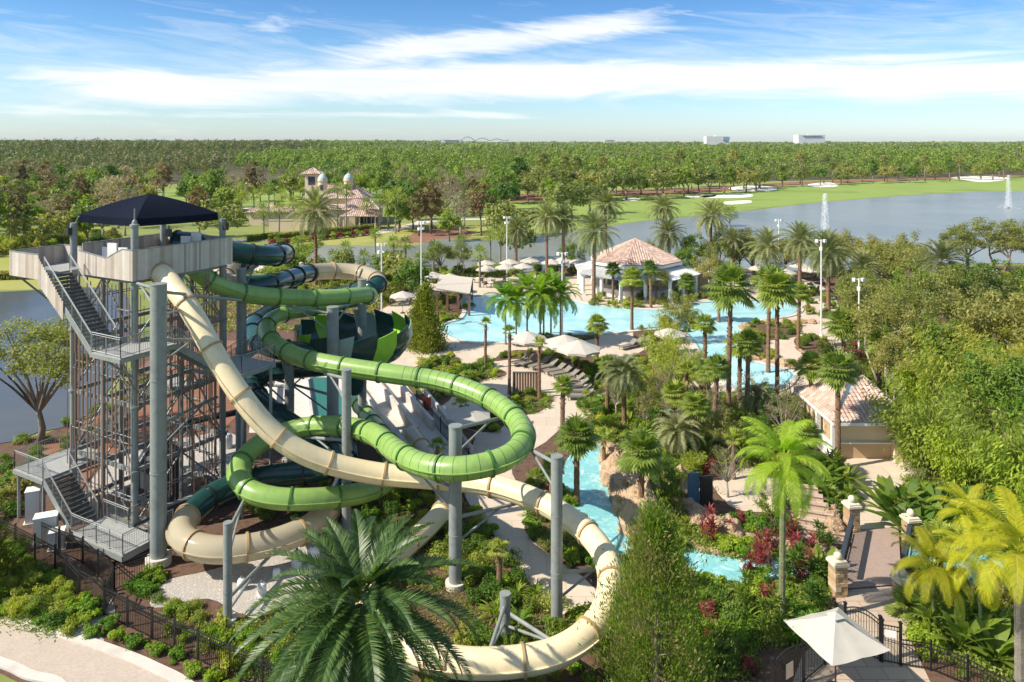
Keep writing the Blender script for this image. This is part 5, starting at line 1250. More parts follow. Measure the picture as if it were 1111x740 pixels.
# two-sided timber screen on the plaza
b = G(570, 428); t = T('timber_screen', 'dark brown upright timber screen box on the plaza between two palms', 'screen', b); mb = MB()
for i in range(9): mb.box(b+V((-.95+i*.24, 0, 1.0)), (.2, .06, 1.9))
t.part(mb, 'slats', M['wood']); mb = MB(); mb.box(b+V((0, 0, 1.97)), (2.2, .14, .1)); mb.box(b+V((-1.08, 0, 1)), (.1, .14, 2)); mb.box(b+V((1.08, 0, 1)), (.1, .14, 2)); t.part(mb, 'frame', M['woodgrey'])
# light poles
def light_pole(px, pb, pt, label):
    b = G(px, pb); h = (pb-pt)*b.y/FP; t = T('light_pole', label, 'light pole', b, 'tall white floodlight poles'); mb = MB(); mb.tube(b, b+V((0, 0, h)), .10, 10, .07); mb.tube(b, b+V((0, 0, .3)), .25, 12); t.part(mb, 'pole', M['white'])
    for i, (dz, a) in enumerate(((.1, .3), (.1, 2.6), (.9, 1.2), (.9, 4.2))):
        c = b+V((0, 0, h-dz)); d = V((math.cos(a), math.sin(a), 0)); mb = MB(); mb.tube(c, c+d*.45, .03, 6); mb.box(c+d*.5+V((0, 0, -.08)), (.3, .3, .34), a); t.part(mb, 'floodlight', M['white'])
for a in ((457, 335, 240, 'white floodlight pole beside the conical tree'), (550, 300, 235, 'white floodlight pole among the far umbrellas'), (414, 358, 264, 'white floodlight pole behind the striped bowl'), (610, 374, 274, 'white floodlight pole on the plaza in front of the swimming pool'), (891, 366, 260, 'white floodlight pole in the bed of the curving garden path'), (932, 392, 302, 'short white floodlight pole among the oaks right of the curving path'), (1078, 352, 293, 'white floodlight pole standing in the trees at the far right'), (845, 300, 238, 'white floodlight pole behind the two date palms by the lake')): light_pole(*a)
# market umbrella lower right
c = V((13.25, 30.2, 0)); t = T('market_umbrella', 'large square off white market umbrella standing in front of the iron gates', 'umbrella', c); dA = R(-27); hd = 2.02
Cn = [c+V((math.cos(dA+k*PI/2)*hd, math.sin(dA+k*PI/2)*hd, 2.28)) for k in range(4)]; ap = c+V((0, 0, 3.12)); vs = [ap]; fs = []
N_ = 8
for k in range(4):
    p, q = Cn[k], Cn[(k+1) % 4]; k0 = len(vs)
    for i in range(N_+1):
        for j in range(N_+1):
            tt = j/N_; e = p.lerp(q, tt); u = i/N_; pt = e.lerp(ap, u); pt.z += -.06*math.sin(PI*u)-.045*abs(math.sin(2*PI*tt))*(1-u); vs.append(pt)
    for i in range(N_):
        for j in range(N_): fs.append((k0+i*(N_+1)+j, k0+i*(N_+1)+j+1, k0+(i+1)*(N_+1)+j+1, k0+(i+1)*(N_+1)+j))
mb = MB(); mb.add(vs, fs); cn = t.part(mb, 'canopy', M['cloth']); autosmooth(cn, 12)
mb = MB(); vs = []
for k in range(4): vs.append(c+V((math.cos(dA+k*PI/2)*.36, math.sin(dA+k*PI/2)*.36, 3.06)))
vs.append(c+V((0, 0, 3.24))); mb.add(vs, [(0, 1, 4), (1, 2, 4), (2, 3, 4), (3, 0, 4)]); t.part(mb, 'vent_cap', M['cloth'], cn)
mb = MB(); mb.tube(c, c+V((0, 0, 2.95)), .035, 8); t.part(mb, 'pole', M['iron']); mb = MB(); mb.lathe([(.4, .04), (.4, .12), (.1, .16)], c, 12); t.part(mb, 'base', M['iron'])
for k in range(8):
    a = dA+k*PI/4; rr = hd if k % 2 == 0 else hd*.7071; mb = MB(); mb.tube(c+V((0, 0, 2.9)), c+V((math.cos(a)*rr*.97, math.sin(a)*rr*.97, 2.24)), .012, 5); mb.tube(c+V((0, 0, 2.2)), c+V((math.cos(a)*rr*.5, math.sin(a)*rr*.5, 2.55)), .01, 5); t.part(mb, 'rib', M['iron'])

# ------------------------------------------------------------------ iron fences and gates
def iron_panel(mb, p, q, h, gap=.12, arch=0):
    p, q = V(p), V(q); Ln = (q-p).length; n = max(2, round(Ln/gap)); top = lambda t: h+arch*math.sin(PI*t)
    for z in (.12, None, -.18):
        m_ = 8 if arch else 1
        for i in range(m_):
            t0, t1 = i/m_, (i+1)/m_; f = (lambda t: .12) if z == .12 else ((lambda t: top(t)) if z is None else (lambda t: top(t)-.18))
            mb.beam(p.lerp(q, t0)+V((0, 0, f(t0))), p.lerp(q, t1)+V((0, 0, f(t1))), .035, .04)
    for i in range(n+1): t = i/n; c = p.lerp(q, t); mb.beam(c+V((0, 0, .05)), c+V((0, 0, top(t)+(.0))), .018, .018)
def fence(px, h, label, post_gap=2.0, group=None):
    pts = [G(*p) for p in px]; th = T('iron_fence', label, 'fence', pts[0], group)
    for p, q in zip(pts[:-1], pts[1:]):
        Ln = (q-p).length; n = max(1, round(Ln/post_gap))
        for i in range(n):
            a, b = p.lerp(q, i/n), p.lerp(q, (i+1)/n); mb = MB(); iron_panel(mb, a, b, h); th.part(mb, 'panel', M['iron'])
            mb = MB(); mb.beam(a, a+V((0, 0, h+.12)), .07, .07); mb.box(a+V((0, 0, h+.14)), (.1, .1, .05)); th.part(mb, 'post', M['iron'])
    return th
def gate(p, q, h, label, arch=0, sign=None):
    p, q = G(*p), G(*q); th = T('iron_gate', label, 'gate', p); mb = MB(); iron_panel(mb, p, q, h, .11, arch); th.part(mb, 'panel', M['iron'])
    for c in (p, q): mb = MB(); mb.beam(c, c+V((0, 0, h+.2)), .1, .1); mb.box(c+V((0, 0, h+.22)), (.14, .14, .06)); th.part(mb, 'post', M['iron'])
    if sign:
        d = (q-p).normalized(); c = p.lerp(q, sign[0]); ang = math.atan2(d.y, d.x); nn = V((d.y, -d.x, 0)); mb = MB(); mb.box(c+nn*.06+V((0, 0, sign[1])), (sign[2], .02, sign[3]), ang); th.part(mb, 'sign_plate', M[sign[4]])
    return th
fence([(-30, 576), (17, 598), (60, 622), (86, 652)], 1.35, 'black iron picket fence behind the shrubs at the far left edge')
gate((86, 652), (113, 668), 1.5, 'solid looking black iron gate standing ajar at the end of the gravel patch')
fence([(113, 668), (165, 694), (215, 718), (285, 750), (330, 775)], 1.3, 'long black iron picket fence running down beside the paved road')
fence([(113, 668), (124, 642), (162, 626)], 1.3, 'short black iron fence turning in below the tower walkway')
fence([(124, 642), (90, 612), (40, 590)], 1.3, 'black iron fence close under the tower walkway')
gate((917, 702), (955, 718), 1.75, 'arched black iron gate right behind the market umbrella', .25)
gate((957, 719), (977, 723), 1.65, 'narrow black iron gate carrying a white sign', 0, (.45, 1.35, .45, .3, 'white'))
fence([(977, 723), (1010, 728), (1050, 745), (1100, 775), (1140, 800)], 1.15, 'black iron picket fence curving away at the lower right corner')
gate((838, 764), (872, 742), 1.6, 'arched black iron gate with a beige plate left of the umbrella', .25, (.5, 1.0, .45, .6, 'stucco'))
fence([(872, 742), (895, 722), (917, 702)], 1.5, 'short black iron fence behind the left corner of the market umbrella')
fence([(1010, 470), (1000, 450), (980, 440)], 1.2, 'far black iron fence by the garden pavilion')
fence([(462, 505), (505, 545)], 1.2, 'black iron fence at the lower end of the run-out lanes'); fence([(452, 440), (478, 470), (520, 520)], 1.1, 'black iron fence along the right edge of the run-out lanes')

# ------------------------------------------------------------------ little bridge with stone piers
def pier(px, py, w_, h, label):
    b = G(px, py); t = T('stone_pier', label, 'pier', b); mb = MB(); g = random.Random(int(px)); rz = R(8)
    z = 0
    while z < h-.15:
        hh = g.uniform(.12, .24); hh = min(hh, h-z); x = -w_/2; m_ = Matrix.Rotation(rz, 3, 'Z')
        while x < w_/2-.02:
            ww = min(g.uniform(.18, .4), w_/2-x)
            mb.box(b+m_ @ V((x+ww/2, g.uniform(-.015, .015), z+hh/2)), (ww-.02, w_+g.uniform(-.03, .03), hh-.02), rz); x += ww
        z += hh
    mb.box(b+V((0, 0, h/2-.05)), (w_-.08, w_-.08, h-.1), rz)
    t.part(mb, 'shaft', M['stone_i']); mb = MB(); mb.box(b+V((0, 0, h+.06)), (w_+.14, w_+.14, .12), rz); mb.box(b+V((0, 0, h+.17)), (w_, w_, .08), rz); t.part(mb, 'cap', M['cream_stone'])
    mb = MB(); k = .2; mb.lathe([(k*math.sin(PI*i/8)+.001, h+.40-k*math.cos(PI*i/8)) for i in range(9)], b, 14, False); o = t.part(mb, 'ball_finial', M['cream_stone'], smooth=True)
M['stone_i'] = islandmat('coursed stone', [(.50, .32, .16), (.62, .46, .28), (.42, .26, .14), (.66, .52, .36), (.36, .22, .12)], .9, 3, .6)
M['cream_stone'] = mat('cream cast stone', (.66, .56, .42), (.72, .63, .5), 2, .85, .3, 12)
pier(909, 645, .66, 1.55, 'stone bridge pier with a ball finial at the near left corner'); pier(924, 577, .66, 1.5, 'stone bridge pier with a ball finial at the far left corner')
pier(979, 652, .66, 1.0, 'stone bridge pier at the near right corner half hidden by golden fronds'); pier(988, 590, .66, 1.35, 'stone bridge pier at the far right corner beside the paddle leaves')
mb = MB(); mb.sheet([G(908, 642), G(978, 636), G(975, 574), G(922, 577)], .12); tag(link('bridge_deck', mb.mesh('bridge_deck', M['deckpave'])), kind='structure')
def balustrade(p, q, label):
    p, q = G(*p)+V((0, 0, .12)), G(*q)+V((0, 0, .12)); th = T('bridge_railing', label, 'railing', p); mb = MB(); mb.beam(p+V((0, 0, 1.1)), q+V((0, 0, 1.1)), .22, .12); th.part(mb, 'top_rail', M['navywall']); mb = MB(); mb.beam(p+V((0, 0, .1)), q+V((0, 0, .1)), .05, .05); n = round((q-p).length/.14)
    for i in range(n+1): c = p.lerp(q, i/n); mb.beam(c+V((0, 0, .05)), c+V((0, 0, 1.05)), .03, .03)
    th.part(mb, 'balusters', M['iron'])
balustrade((912, 636), (925, 582), 'dark railing with slim balusters along the left side of the bridge'); balustrade((979, 640), (987, 594), 'dark railing along the right side of the bridge behind the fronds')
# garden steps
st = T('garden_steps', 'broad tan stone steps climbing between planted rocks left of the bridge', 'steps', G(878, 590)); a, b = G(895, 588), G(862, 545)
for i in range(7):
    t_ = i/6; c = a.lerp(b, t_); mb = MB(); mb.box(c+V((0, 0, .06+.08*i)), (2.7, .75, .12+.16*i), R(-20)); s_ = st.part(mb, 'step', M['flag']); mb = MB(); mb.box(c+V((.1, -.36, .14+.16*i)), (2.72, .12, .05), R(-20)); st.part(mb, 'nosing', M['wood'], s_)
hr = T('handrail', 'thin bent metal handrail at the garden steps', 'handrail', G(842, 560)); p = G(838, 556); q = G(858, 562)
mb = MB(); mb.path([p, p+V((0, 0, .9)), q+V((0, 0, .9)), q], .025, 6); hr.part(mb, 'rail', M['galv'])
# rocks: single boulders in rows along the water
def rockmesh(seed, sx=1, sy=1, sz=1):
    g = np.random.default_rng(seed); import bmesh
    bm = bmesh.new(); bmesh.ops.create_icosphere(bm, subdivisions=4, radius=1); ph = g.random(9)*6
    cuts = g.normal(size=(9, 3)); cuts /= np.linalg.norm(cuts, axis=1)[:, None]; ds = .62+.3*g.random(9)
    for v in bm.verts:
        c = v.co; 
        for n_, d_ in zip(cuts, ds):
            k = c.x*n_[0]+c.y*n_[1]+c.z*n_[2]
            if k > d_: c -= V(n_)*(k-d_)*.85
        k = 1+.06*math.sin(7*c.x+ph[0])*math.sin(6*c.y+ph[1])+.05*math.sin(15*c.z+ph[2]+3*c.x)+.03*math.sin(23*c.x+ph[3])*math.sin(19*c.y+ph[4])*math.sin(21*c.z); v.co = V((c.x*sx*k, c.y*sy*k, max(-.5, c.z*sz*k)))
    me = bpy.data.meshes.new('boulder'); bm.to_mesh(me); bm.free(); me.materials.append(M['boulder']); 
    return me
ROCK = [rockmesh(i, 1, .8, .7) for i in range(5)]
def rock(loc, s, label, group, sz=1.0):
    o = link('boulder', ROCK[random.randrange(5)]); o.location = loc; o.rotation_euler = (0, 0, rnd()*6.28); o.scale = (s, s*ru(.8, 1.2), s*sz*ru(.8, 1.2)); tag(o, label, 'rock', group)
def rockline(px, step, s, label, group, sz=1.0, jit=.25, n=6):
    pts = cr([G(*p) for p in px], n); acc = 0
    for i in range(1, len(pts)):
        a, b = pts[i-1], pts[i]; L_ = (b-a).length; t = step-acc
        while t < L_: rock(a.lerp(b, t/L_)+V((ru(-jit, jit), ru(-jit, jit), 0)), s*ru(.7, 1.25), label, group, sz); t += step
        acc = (acc+L_) % step
rockline([(668, 494), (672, 515), (678, 540), (690, 565), (704, 588)], .75, 1.15, 'tall orange tan boulder of the rock bank along the lazy river', 'rock bank along the lazy river', 1.5, .35)
rockline([(680, 500), (690, 530), (706, 560)], .9, 1.2, 'upper orange tan boulder of the rock bank behind the lazy river', 'upper rock bank along the lazy river', 1.9, .4)
rockline([(640, 478), (655, 478), (666, 486)], .8, .55, 'pale boulder at the head of the lazy river', 'boulders at the head of the lazy river')
rockline([(806, 352), (812, 368), (808, 382)], .9, .75, 'tan boulder at the pool edge below the twin palms', 'boulders at the pool edge below the twin palms')
rockline([(812, 390), (840, 395), (862, 398), (882, 392), (890, 402)], .9, .8, 'tan boulder of the low wall between the pool and the curving path', 'low boulder wall by the curving path', 1.1)
rockline([(820, 350), (845, 352), (870, 350), (900, 352)], 1.2, .7, 'tan boulder of the far edging of the curving path', 'far boulder edging of the curving path')
rockline([(860, 378), (880, 388), (902, 392)], 1.1, .5, 'small tan boulder round the light pole bed', 'boulders round the light pole bed')
rockline([(755, 400), (745, 412), (728, 416), (712, 424)], .9, .55, 'tan boulder beside the upper river channel', 'boulders beside the upper river channel')
rockline([(740, 545), (752, 560), (770, 575), (790, 582)], .9, .95, 'tan boulder round the grotto below the gardens', 'boulders round the grotto', 1.5)
rockline([(746, 500), (742, 520), (738, 540)], .9, 1.0, 'tall tan boulder beside the blue grotto door', 'tall boulders beside the grotto door', 1.4)
rockline([(800, 585), (830, 590), (862, 600), (890, 596), (905, 580), (900, 565), (912, 550)], .9, .75, 'orange tan boulder between the steps and the lagoon', 'boulders between the steps and the lagoon', 1.2)
rockline([(985, 600), (1000, 640), (1040, 645), (1080, 650)], 1.2, .55, 'tan boulder beside the right hand lagoon', 'boulders beside the right hand lagoon')
rockline([(480, 400), (500, 412), (490, 425), (470, 430)], .9, .6, 'reddish boulder in the bed behind the run-out lanes', 'boulders behind the run-out lanes')
rockline([(955, 728), (972, 740), (985, 755)], .9, .5, 'tan boulder at the foot of the narrow gate', 'boulders at the foot of the narrow gate')
rockline([(640, 292), (600, 296), (560, 300)], 1.6, .7, 'grey boulder on the lake edge left of the pool bar', 'boulders on the lake edge left of the pool bar')
gd = T('grotto_door', 'dark blue doorway in the planted rock mound', 'door', G(762, 552)); b = G(762, 552); mb = MB(); mb.box(b+V((-.55, 0, 1.2)), (.7, .15, 2.0), .2); gd.part(mb, 'panel', mat('blue door', (.05, .12, .2), (.06, .14, .22), 2, .4)); mb = MB(); mb.box(b+V((.25, .05, 1.0)), (.8, .15, 2.0), .2); gd.part(mb, 'opening', M['black'])
# utility boxes and pumps
def cabinet(px, py, s, label, m='white'):
    b = G(px, py); t = T('utility_cabinet', label, 'cabinet', b); mb = MB(); mb.box(b+V((0, 0, s[2]/2+.08)), s, .4); t.part(mb, 'body', M[m]); mb = MB(); mb.box(b+V((0, 0, s[2]+.11)), (s[0]+.08, s[1]+.08, .06), .4); t.part(mb, 'lid', M[m]); mb = MB(); mb.box(b+V((0, 0, .04)), (s[0]+.2, s[1]+.2, .08), .4); t.part(mb, 'plinth', M['concrete'])
cabinet(50, 588, (1.1, .7, 1.4), 'white utility cabinet behind the fence under the lower tower landing'); cabinet(62, 595, (.7, .6, .9), 'smaller white utility cabinet beside the big one under the lower landing'); cabinet(36, 566, (.7, .7, 1.8), 'tall narrow white cabinet farthest left under the lower landing')
for i, (px, py, s, lb) in enumerate([(322, 614, .36, 'white pump canister nearest the beige loop'), (340, 612, .4, 'white pump canister right of its twin by the beige loop'), (262, 640, .26, 'white canister left of the big palm on the gravel'), (284, 646, .28, 'white canister second on the gravel before the palm'), (300, 628, .24, 'small white canister behind the others on the gravel'), (246, 486, .5, 'round white canister just right of the tower')]):
    b = G(px, py); t = T('filter_canister', lb, 'canister', b); mb = MB(); mb.lathe([(s*.8, 0), (s*.8, s*1.7), (s*.6, s*2.1), (s*.2, s*2.3)], b, 16); t.part(mb, 'body', M['white'], smooth=False); mb = MB(); mb.lathe([(s*.2, s*2.3), (s*.2, s*2.6), (s*.1, s*2.7)], b, 10); t.part(mb, 'valve', M['woodgrey'])
# fountains in the lake
def fountain(px, pb, pt, label):
    b = G(px, pb); h = (pb-pt)*b.y/FP; g = np.random.default_rng(int(px)); n = 4200; t = g.random(n); z = h*(1-(1-t)**1.0); r = (.10+.16*(1-t)**.8)*h*.42*g.random(n)**.8
    a = g.random(n)*6.283; P1 = np.stack([r*np.cos(a), r*np.sin(a), z], 1)
    # falling drops that drift down round the foot
    m2 = 700; a = g.random(m2)*6.283; r = h*(.05+.28*g.random(m2)); P2 = np.stack([r*np.cos(a), r*np.sin(a), h*.30*g.random(m2)**2*(1-r/(h*.36))], 1)
    v, f = leafquads(np.concatenate([P1, P2]), .24, .30, 1.2, int(px)); me = fastmesh('spray', v, f, M['spray']); o = link('fountain', None); o.location = b; tag(o, label, 'fountain'); s = link('spray', me, o)
    mb = MB(); mb.lathe([(.5, 0), (.5, .25), (.2, .35)], (0, 0, 0), 12); link('nozzle', mb.mesh('nozzle', M['iron']), o)
fountain(895, 262, 210, 'tall white fountain jet nearer the camera behind the palm row'); fountain(1094, 226, 190, 'farther white fountain jet at the right edge of the lake')
TR = [P['walk'], P['walk2'], P['walk3'], P['walk4'], P['river'], P['river2'], P['lagoon'], P['lagoon2'], P['pool']]
FREE = [[(905, 645), (985, 640), (990, 570), (915, 572)], [(862, 595), (905, 592), (895, 540), (850, 540)], [(868, 512), (985, 512), (985, 440), (868, 440)], [(745, 556), (778, 556), (778, 520), (745, 520)], [(815, 740), (990, 740), (990, 700), (815, 700)]]
def fill(poly, n, mind, seed, kinds, where, s0=.8, s1=1.3, avoid=None, sz=1.0):
    gg = random.Random(seed)
    for p in scatter(poly, n, mind, seed, (TR+FREE) if avoid is None else avoid): shrub(kinds[gg.randrange(len(kinds))], p, gg.uniform(s0, s1), where, sz=sz)
# ------------------------------------------------------------------ palms
palm('date', 393, 1, 1, label='x') if 0 else None
for a in (
 ('date', 593, 304, 236, 1.0, 'tall date palm farthest left in the row beside the lake'), ('date', 611, 302, 238, .95, 'tall date palm second in the row beside the lake'), ('date', 645, 331, 252, 1.05, 'tall date palm standing in front of the left end of the pool bar'),
 ('date', 657, 292, 223, 1.05, 'date palm behind the left side of the pool bar roof'), ('date', 719, 290, 226, 1.0, 'date palm behind the right side of the pool bar roof'), ('date', 725, 301, 254, 1.0, 'date palm directly right of the tiled pool bar roof'), ('date', 771, 302, 235, 1.05, 'tallest date palm standing alone right of the pool bar'),
 ('date', 832, 322, 268, 1.0, 'left date palm of the three beside the far right umbrellas'), ('date', 868, 325, 262, 1.0, 'middle date palm of the three beside the far right umbrellas'), ('date', 898, 340, 275, 1.0, 'date palm right of the near fountain'), ('date', 1022, 345, 285, 1.05, 'silvery date palm rising from the oaks at the far right'),
 ('date', 342, 312, 230, 1.3, 'broad date palm in front of the clubhouse behind the slides')):
    palm(*a[:5], label=a[5], group='date palms round the lake and pool')
for a in (
 ('sabal', 648, 393, 352, .78, 'sabal palm behind the curved lounger row'), ('sabal', 686, 358, 302, 1.0, 'sabal palm standing at the pool edge before the bar'), ('tuft', 553, 428, 361, .9, 'thin palm with a clipped tiny head left of the timber screen'), ('tuft', 585, 432, 374, .9, 'thin palm with a clipped tiny head right of the timber screen'),
 ('tuft', 527, 400, 352, .9, 'thin palm with a clipped head beside the conical tree'), ('sabal', 676, 392, 380, .6, 'short'), ('sabal', 611, 475, 418, .55, 'sabal palm with a small crown at the near end of the lounger row'), ('sabal', 793, 475, 313, 1.25, 'tall slender palm in front of the right pool'),
 ('sabal', 843, 442, 314, 1.25, 'tall thick trunked palm, nearer of the twin palms by the pool'), ('sabal', 835, 405, 306, 1.15, 'tall palm, farther of the twin palms by the pool'), ('sabal', 803, 447, 377, .95, 'shorter palm between the tall palms by the pool'), ('sabal', 915, 408, 352, 1.2, 'palm with upright fans among the oaks beyond the pavilion'),
 ('sabal', 909, 508, 402, .95, 'palm leaning over the roof of the garden pavilion'), ('sabal', 626, 548, 474, .92, 'stout palm on the near bank of the lazy river'), ('sabal', 696, 568, 492, .95, 'palm in front of the rock bank beside the river'), ('tuft', 542, 645, 598, .75, 'little rough trunked palm beside the garden path'),
 ('sabal', 732, 470, 428, .8, 'low palm beside the upper river channel'), ('sabal', 768, 462, 402, .75, 'low palm right of the upper river channel'), ('sabal', 575, 372, 340, .9, 'palm'), ('sabal', 520, 520, 480, .6, 'p'), ('tuft', 475, 530, 485, .8, 'thin trunk palm at the end of the run-out lanes'), ('tuft', 500, 475, 440, .9, 'thin trunk palm behind the run-out lanes fence'), ('sabal', 712, 412, 385, .55, 'small palm at the right edge of the plaza')):
    if len(a[5]) < 12: continue
    palm(*a[:5], label=a[5])
palm('pindo', 676, 462, 406, 1.0, label='silvery arching pindo palm at the right edge of the plaza')
for a in (('sabal', 765, 430, 352, .7, 'tall slim palm at the near left shore of the right pool'), ('sabal', 778, 480, 398, .7, 'tall slim palm rising from the middle of the dense planting'), ('sabal', 812, 470, 372, .75, 'tall slim palm left of the nearer twin palm'), ('sabal', 880, 470, 398, .8, 'tall slim palm left of the garden pavilion'),
 ('sabal', 868, 380, 318, .8, 'slim palm beside the curving garden path'), ('sabal', 745, 350, 306, .8, 'slim palm on the far shore left of the right pool'), ('sabal', 665, 330, 292, .8, 'slim palm right in front of the pool bar pillars'), ('sabal', 705, 334, 290, .75, 'slim palm before the right half of the pool bar'), ('sabal', 660, 450, 396, .6, 'slim palm at the plaza edge near the silvery arching palm')):
    palm(*a[:5], label=a[5])
for a in (('tuft', 655, 508, 476, 1.0, 'small tufted palm at the head of the lazy river'), ('sabal', 755, 500, 440, .75, 'palm standing in the dense planting left of the grotto door'), ('tuft', 795, 520, 478, 1.1, 'small tufted palm just behind the grotto'),
 ('pindo', 735, 505, 470, .9, 'silvery arching palm in the middle of the dense planting'), ('tuft', 745, 455, 404, 1.2, 'leaning palm over the upper river channel'), ('sabal', 875, 520, 470, .7, 'palm at the top of the garden steps'), ('pindo', 820, 470, 432, .8, 'arching silvery palm below the lower lobe of the pool'), ('sabal', 600, 545, 505, .55, 'small palm in the bed between the path and the river'),
 ('sabal', 1020, 640, 588, .7, 'fan palm in the garden right of the bridge'), ('sabal', 955, 425, 372, .9, 'fan palm above the pavilion roof'), ('sabal', 780, 350, 318, .8, 'small fan palm on the far pool edge'), ('date', 795, 305, 262, .8, 'small date palm right of the annexe'), ('date', 560, 296, 250, .9, 'date palm left of the lakeside row'), ('date', 935, 335, 290, .8, 'date palm half buried in the oaks')):
    palm(*a[:5], label=a[5])
palm('sabal', 760, 440, 405, .7, label='low palm at the upper end of the river channel')
for i, (px, pb, pc) in enumerate([(560, 376, 330), (572, 372, 316), (585, 378, 322), (598, 372, 314), (608, 374, 322), (548, 374, 326), (590, 368, 332)]):
    palm('areca', px, pb, pc, 1.35, label='slim green palm stem of the clump in front of the pool', group='clump of slim palms in front of the pool')
sm = [(471, 302, 270), (521, 312, 276), (532, 288, 256), (543, 290, 256), (407, 274, 254), (427, 287, 264), (440, 290, 265), (375, 292, 270), (323, 290, 264), (362, 296, 279), (500, 284, 262), (455, 300, 282), (395, 298, 280), (420, 300, 280), (305, 294, 276)]
for i, (px, pb, pc) in enumerate(sm): palm('far', px, pb, pc, 1.15, label='small sabal palm in the row along the lagoon between the slides and the umbrellas', group='small sabal palms along the lagoon')
for i, (px, pb, pc) in enumerate([(163, 213, 190), (170, 214, 189), (178, 213, 188), (222, 212, 193), (230, 211, 191), (168, 210, 192)]): palm('far', px, pb, pc, 1.9, label='distant palm on the golf lawn beyond the tower roof', group='distant palms on the golf lawn')
for i, (px, pb, pc) in enumerate([(262, 246, 214), (275, 240, 212), (292, 246, 206), (306, 243, 212), (318, 250, 222), (340, 248, 215), (366, 246, 205), (376, 252, 208), (303, 256, 228), (286, 258, 230), (412, 250, 218), (420, 250, 214), (398, 249, 222), (330, 252, 226), (422, 246, 220)]): palm('far', px, pb, pc, 1.6, label='slender palm round the clubhouse garden', group='slender palms round the clubhouse')
for i, (px, pb, pc) in enumerate([(430, 254, 212), (780, 246, 226), (792, 252, 232)]): palm('far', px, pb, pc, 1.8, label=['palm right of the clubhouse at the path', 'far palm left of the right hand lake', 'far palm before the right hand lake'][i])
palm('queen', 850, 682, 508, .92, label='tall bright green queen palm with a mossy trunk standing in the lower garden', tr=.15)
palm('gold', 1105, 770, 604, 1.1, label='golden green queen palm with a stout grey trunk at the lower right edge', tr=.2, bark='greypalm')
palm('gold', 1062, 702, 612, .8, label='thin stemmed golden palm left of the stout one', tr=.07); palm('gold', 1012, 690, 618, .85, label='low golden palm arching over the bridge pier', tr=.07)
palm('gold', 1050, 600, 560, .8, label='golden palm behind the thin stemmed one', tr=.08)
# the big date palm in the foreground
r = link('canary_date_palm', None); pb = D(390, 664, 24.5); r.location = (pb.x, pb.y, 0); tag(r, 'huge dark green date palm in the foreground with long arching fronds', 'palm')
link('trunk', trunk_mesh(pb.z, .42, M['palmbark'], 99, boots=5, ring=.2, bulge=.12), r)
c = link('crown', feather_crown('big crown', L['bigpalm'], 74, 4.5, 62, .52, .045, 91, 1.45, -1.0, 1.35, .42, .05, .25, .6, .04, .3), r) if 0 else link('crown', feather_crown('big crown', L['bigpalm'], 92, 4.7, 78, .58, .05, 91, 1.12, -.95, 1.5, .42, .15, .6, .05, .35, .60), r)
c.location = (0, 0, pb.z)

# ------------------------------------------------------------------ trees
tree('cone', 461, 379, 1.02, 'dense conical conifer beside the pool', name='conifer')
tree('column', 712, 752, 1.0, 'tall feathery olive and green bushy tree at the bottom centre', name='bushy_tree', sz=.95)
tree('sparse', 43, 482, 1.08, 'bent many limbed tree on the pond bank left of the tower', name='waterside_tree', sz=.95)
tree('conifer' if 0 else 'cone', -38, 640, .95, 'dark conifer cut by the left edge of the picture', name='conifer', sz=.85)
for a in (('bamboo', 716, 402, .62, 'airy yellow olive feathery tree right of the small palms on the plaza'), ('silver', 738, 372, .78, 'wispy olive tree with thin leaning stems on the pool island'), ('bamboo', 726, 372, .5, 'feathery tree behind the airy one at the pool island'), ('bamboo', 733, 432, .72, 'tallest airy olive tree between the plaza and the right pool'), ('bamboo', 706, 440, .6, 'feathery bamboo like clump between the plaza and the river'), ('bamboo2', 690, 420, .4, 'short feathery clump left of the river channel')):
    tree(a[0], a[1], a[2], a[3], a[4], name='feathery_tree')
for i, a in enumerate((('silver', 960, 420, 1.25, 'grey green small leaved tree with a pale bent trunk behind the pavilion'), ('oak', 935, 352, 1.0, 'oak behind the short light pole'), ('oak2', 905, 318, .9, 'oak below the near fountain'), ('oak', 965, 322, 1.15, 'round oak right of the near fountain by the lake'), ('oak2', 990, 330, 1.1, 'oak left of the silvery date palm'),
    ('oak', 1050, 296, 1.2, 'wide oak at the lake edge with water showing under it'), ('oak2', 1085, 298, 1.25, 'tallest oak at the lake edge on the right'), ('oak', 1120, 300, 1.3, 'oak cut by the right edge beside the lake'), ('silver', 940, 385, 1.2, 'grey leaved tree right of the curving path'), ('silver', 985, 395, 1.2, 'grey leaved tree beyond the bamboo'),
    ('leafy', 1000, 372, 1.1, 'bright leafy tree among the grey ones'), ('silver', 1030, 385, 1.3, 'broad grey leaved tree left of the far right pole'), ('oak', 1080, 388, 1.3, 'oak below the far right light pole'), ('leafy', 1110, 372, 1.1, 'leafy tree at the right edge below the lake'), ('silver', 912, 440, .8, 'small grey tree beside the pavilion roof'),
    ('oak', 1120, 430, 1.4, 'broad oak cut by the right edge behind the bamboo'), ('leafy', 1060, 350, 1.0, 'leafy green tree in front of the lake oaks'), ('silver', 925, 338, .8, 'small grey tree by the far boulder edging'), ('leafy', 745, 312, .8, 'low leafy tree in front of the annexe'), ('oak', 770, 318, .8, 'low oak right of the annexe'), ('oak', 712, 328, .7, 'low oak in front of the pool bar'))):
    tree(a[0], a[1], a[2], a[3], a[4], name='garden_tree')
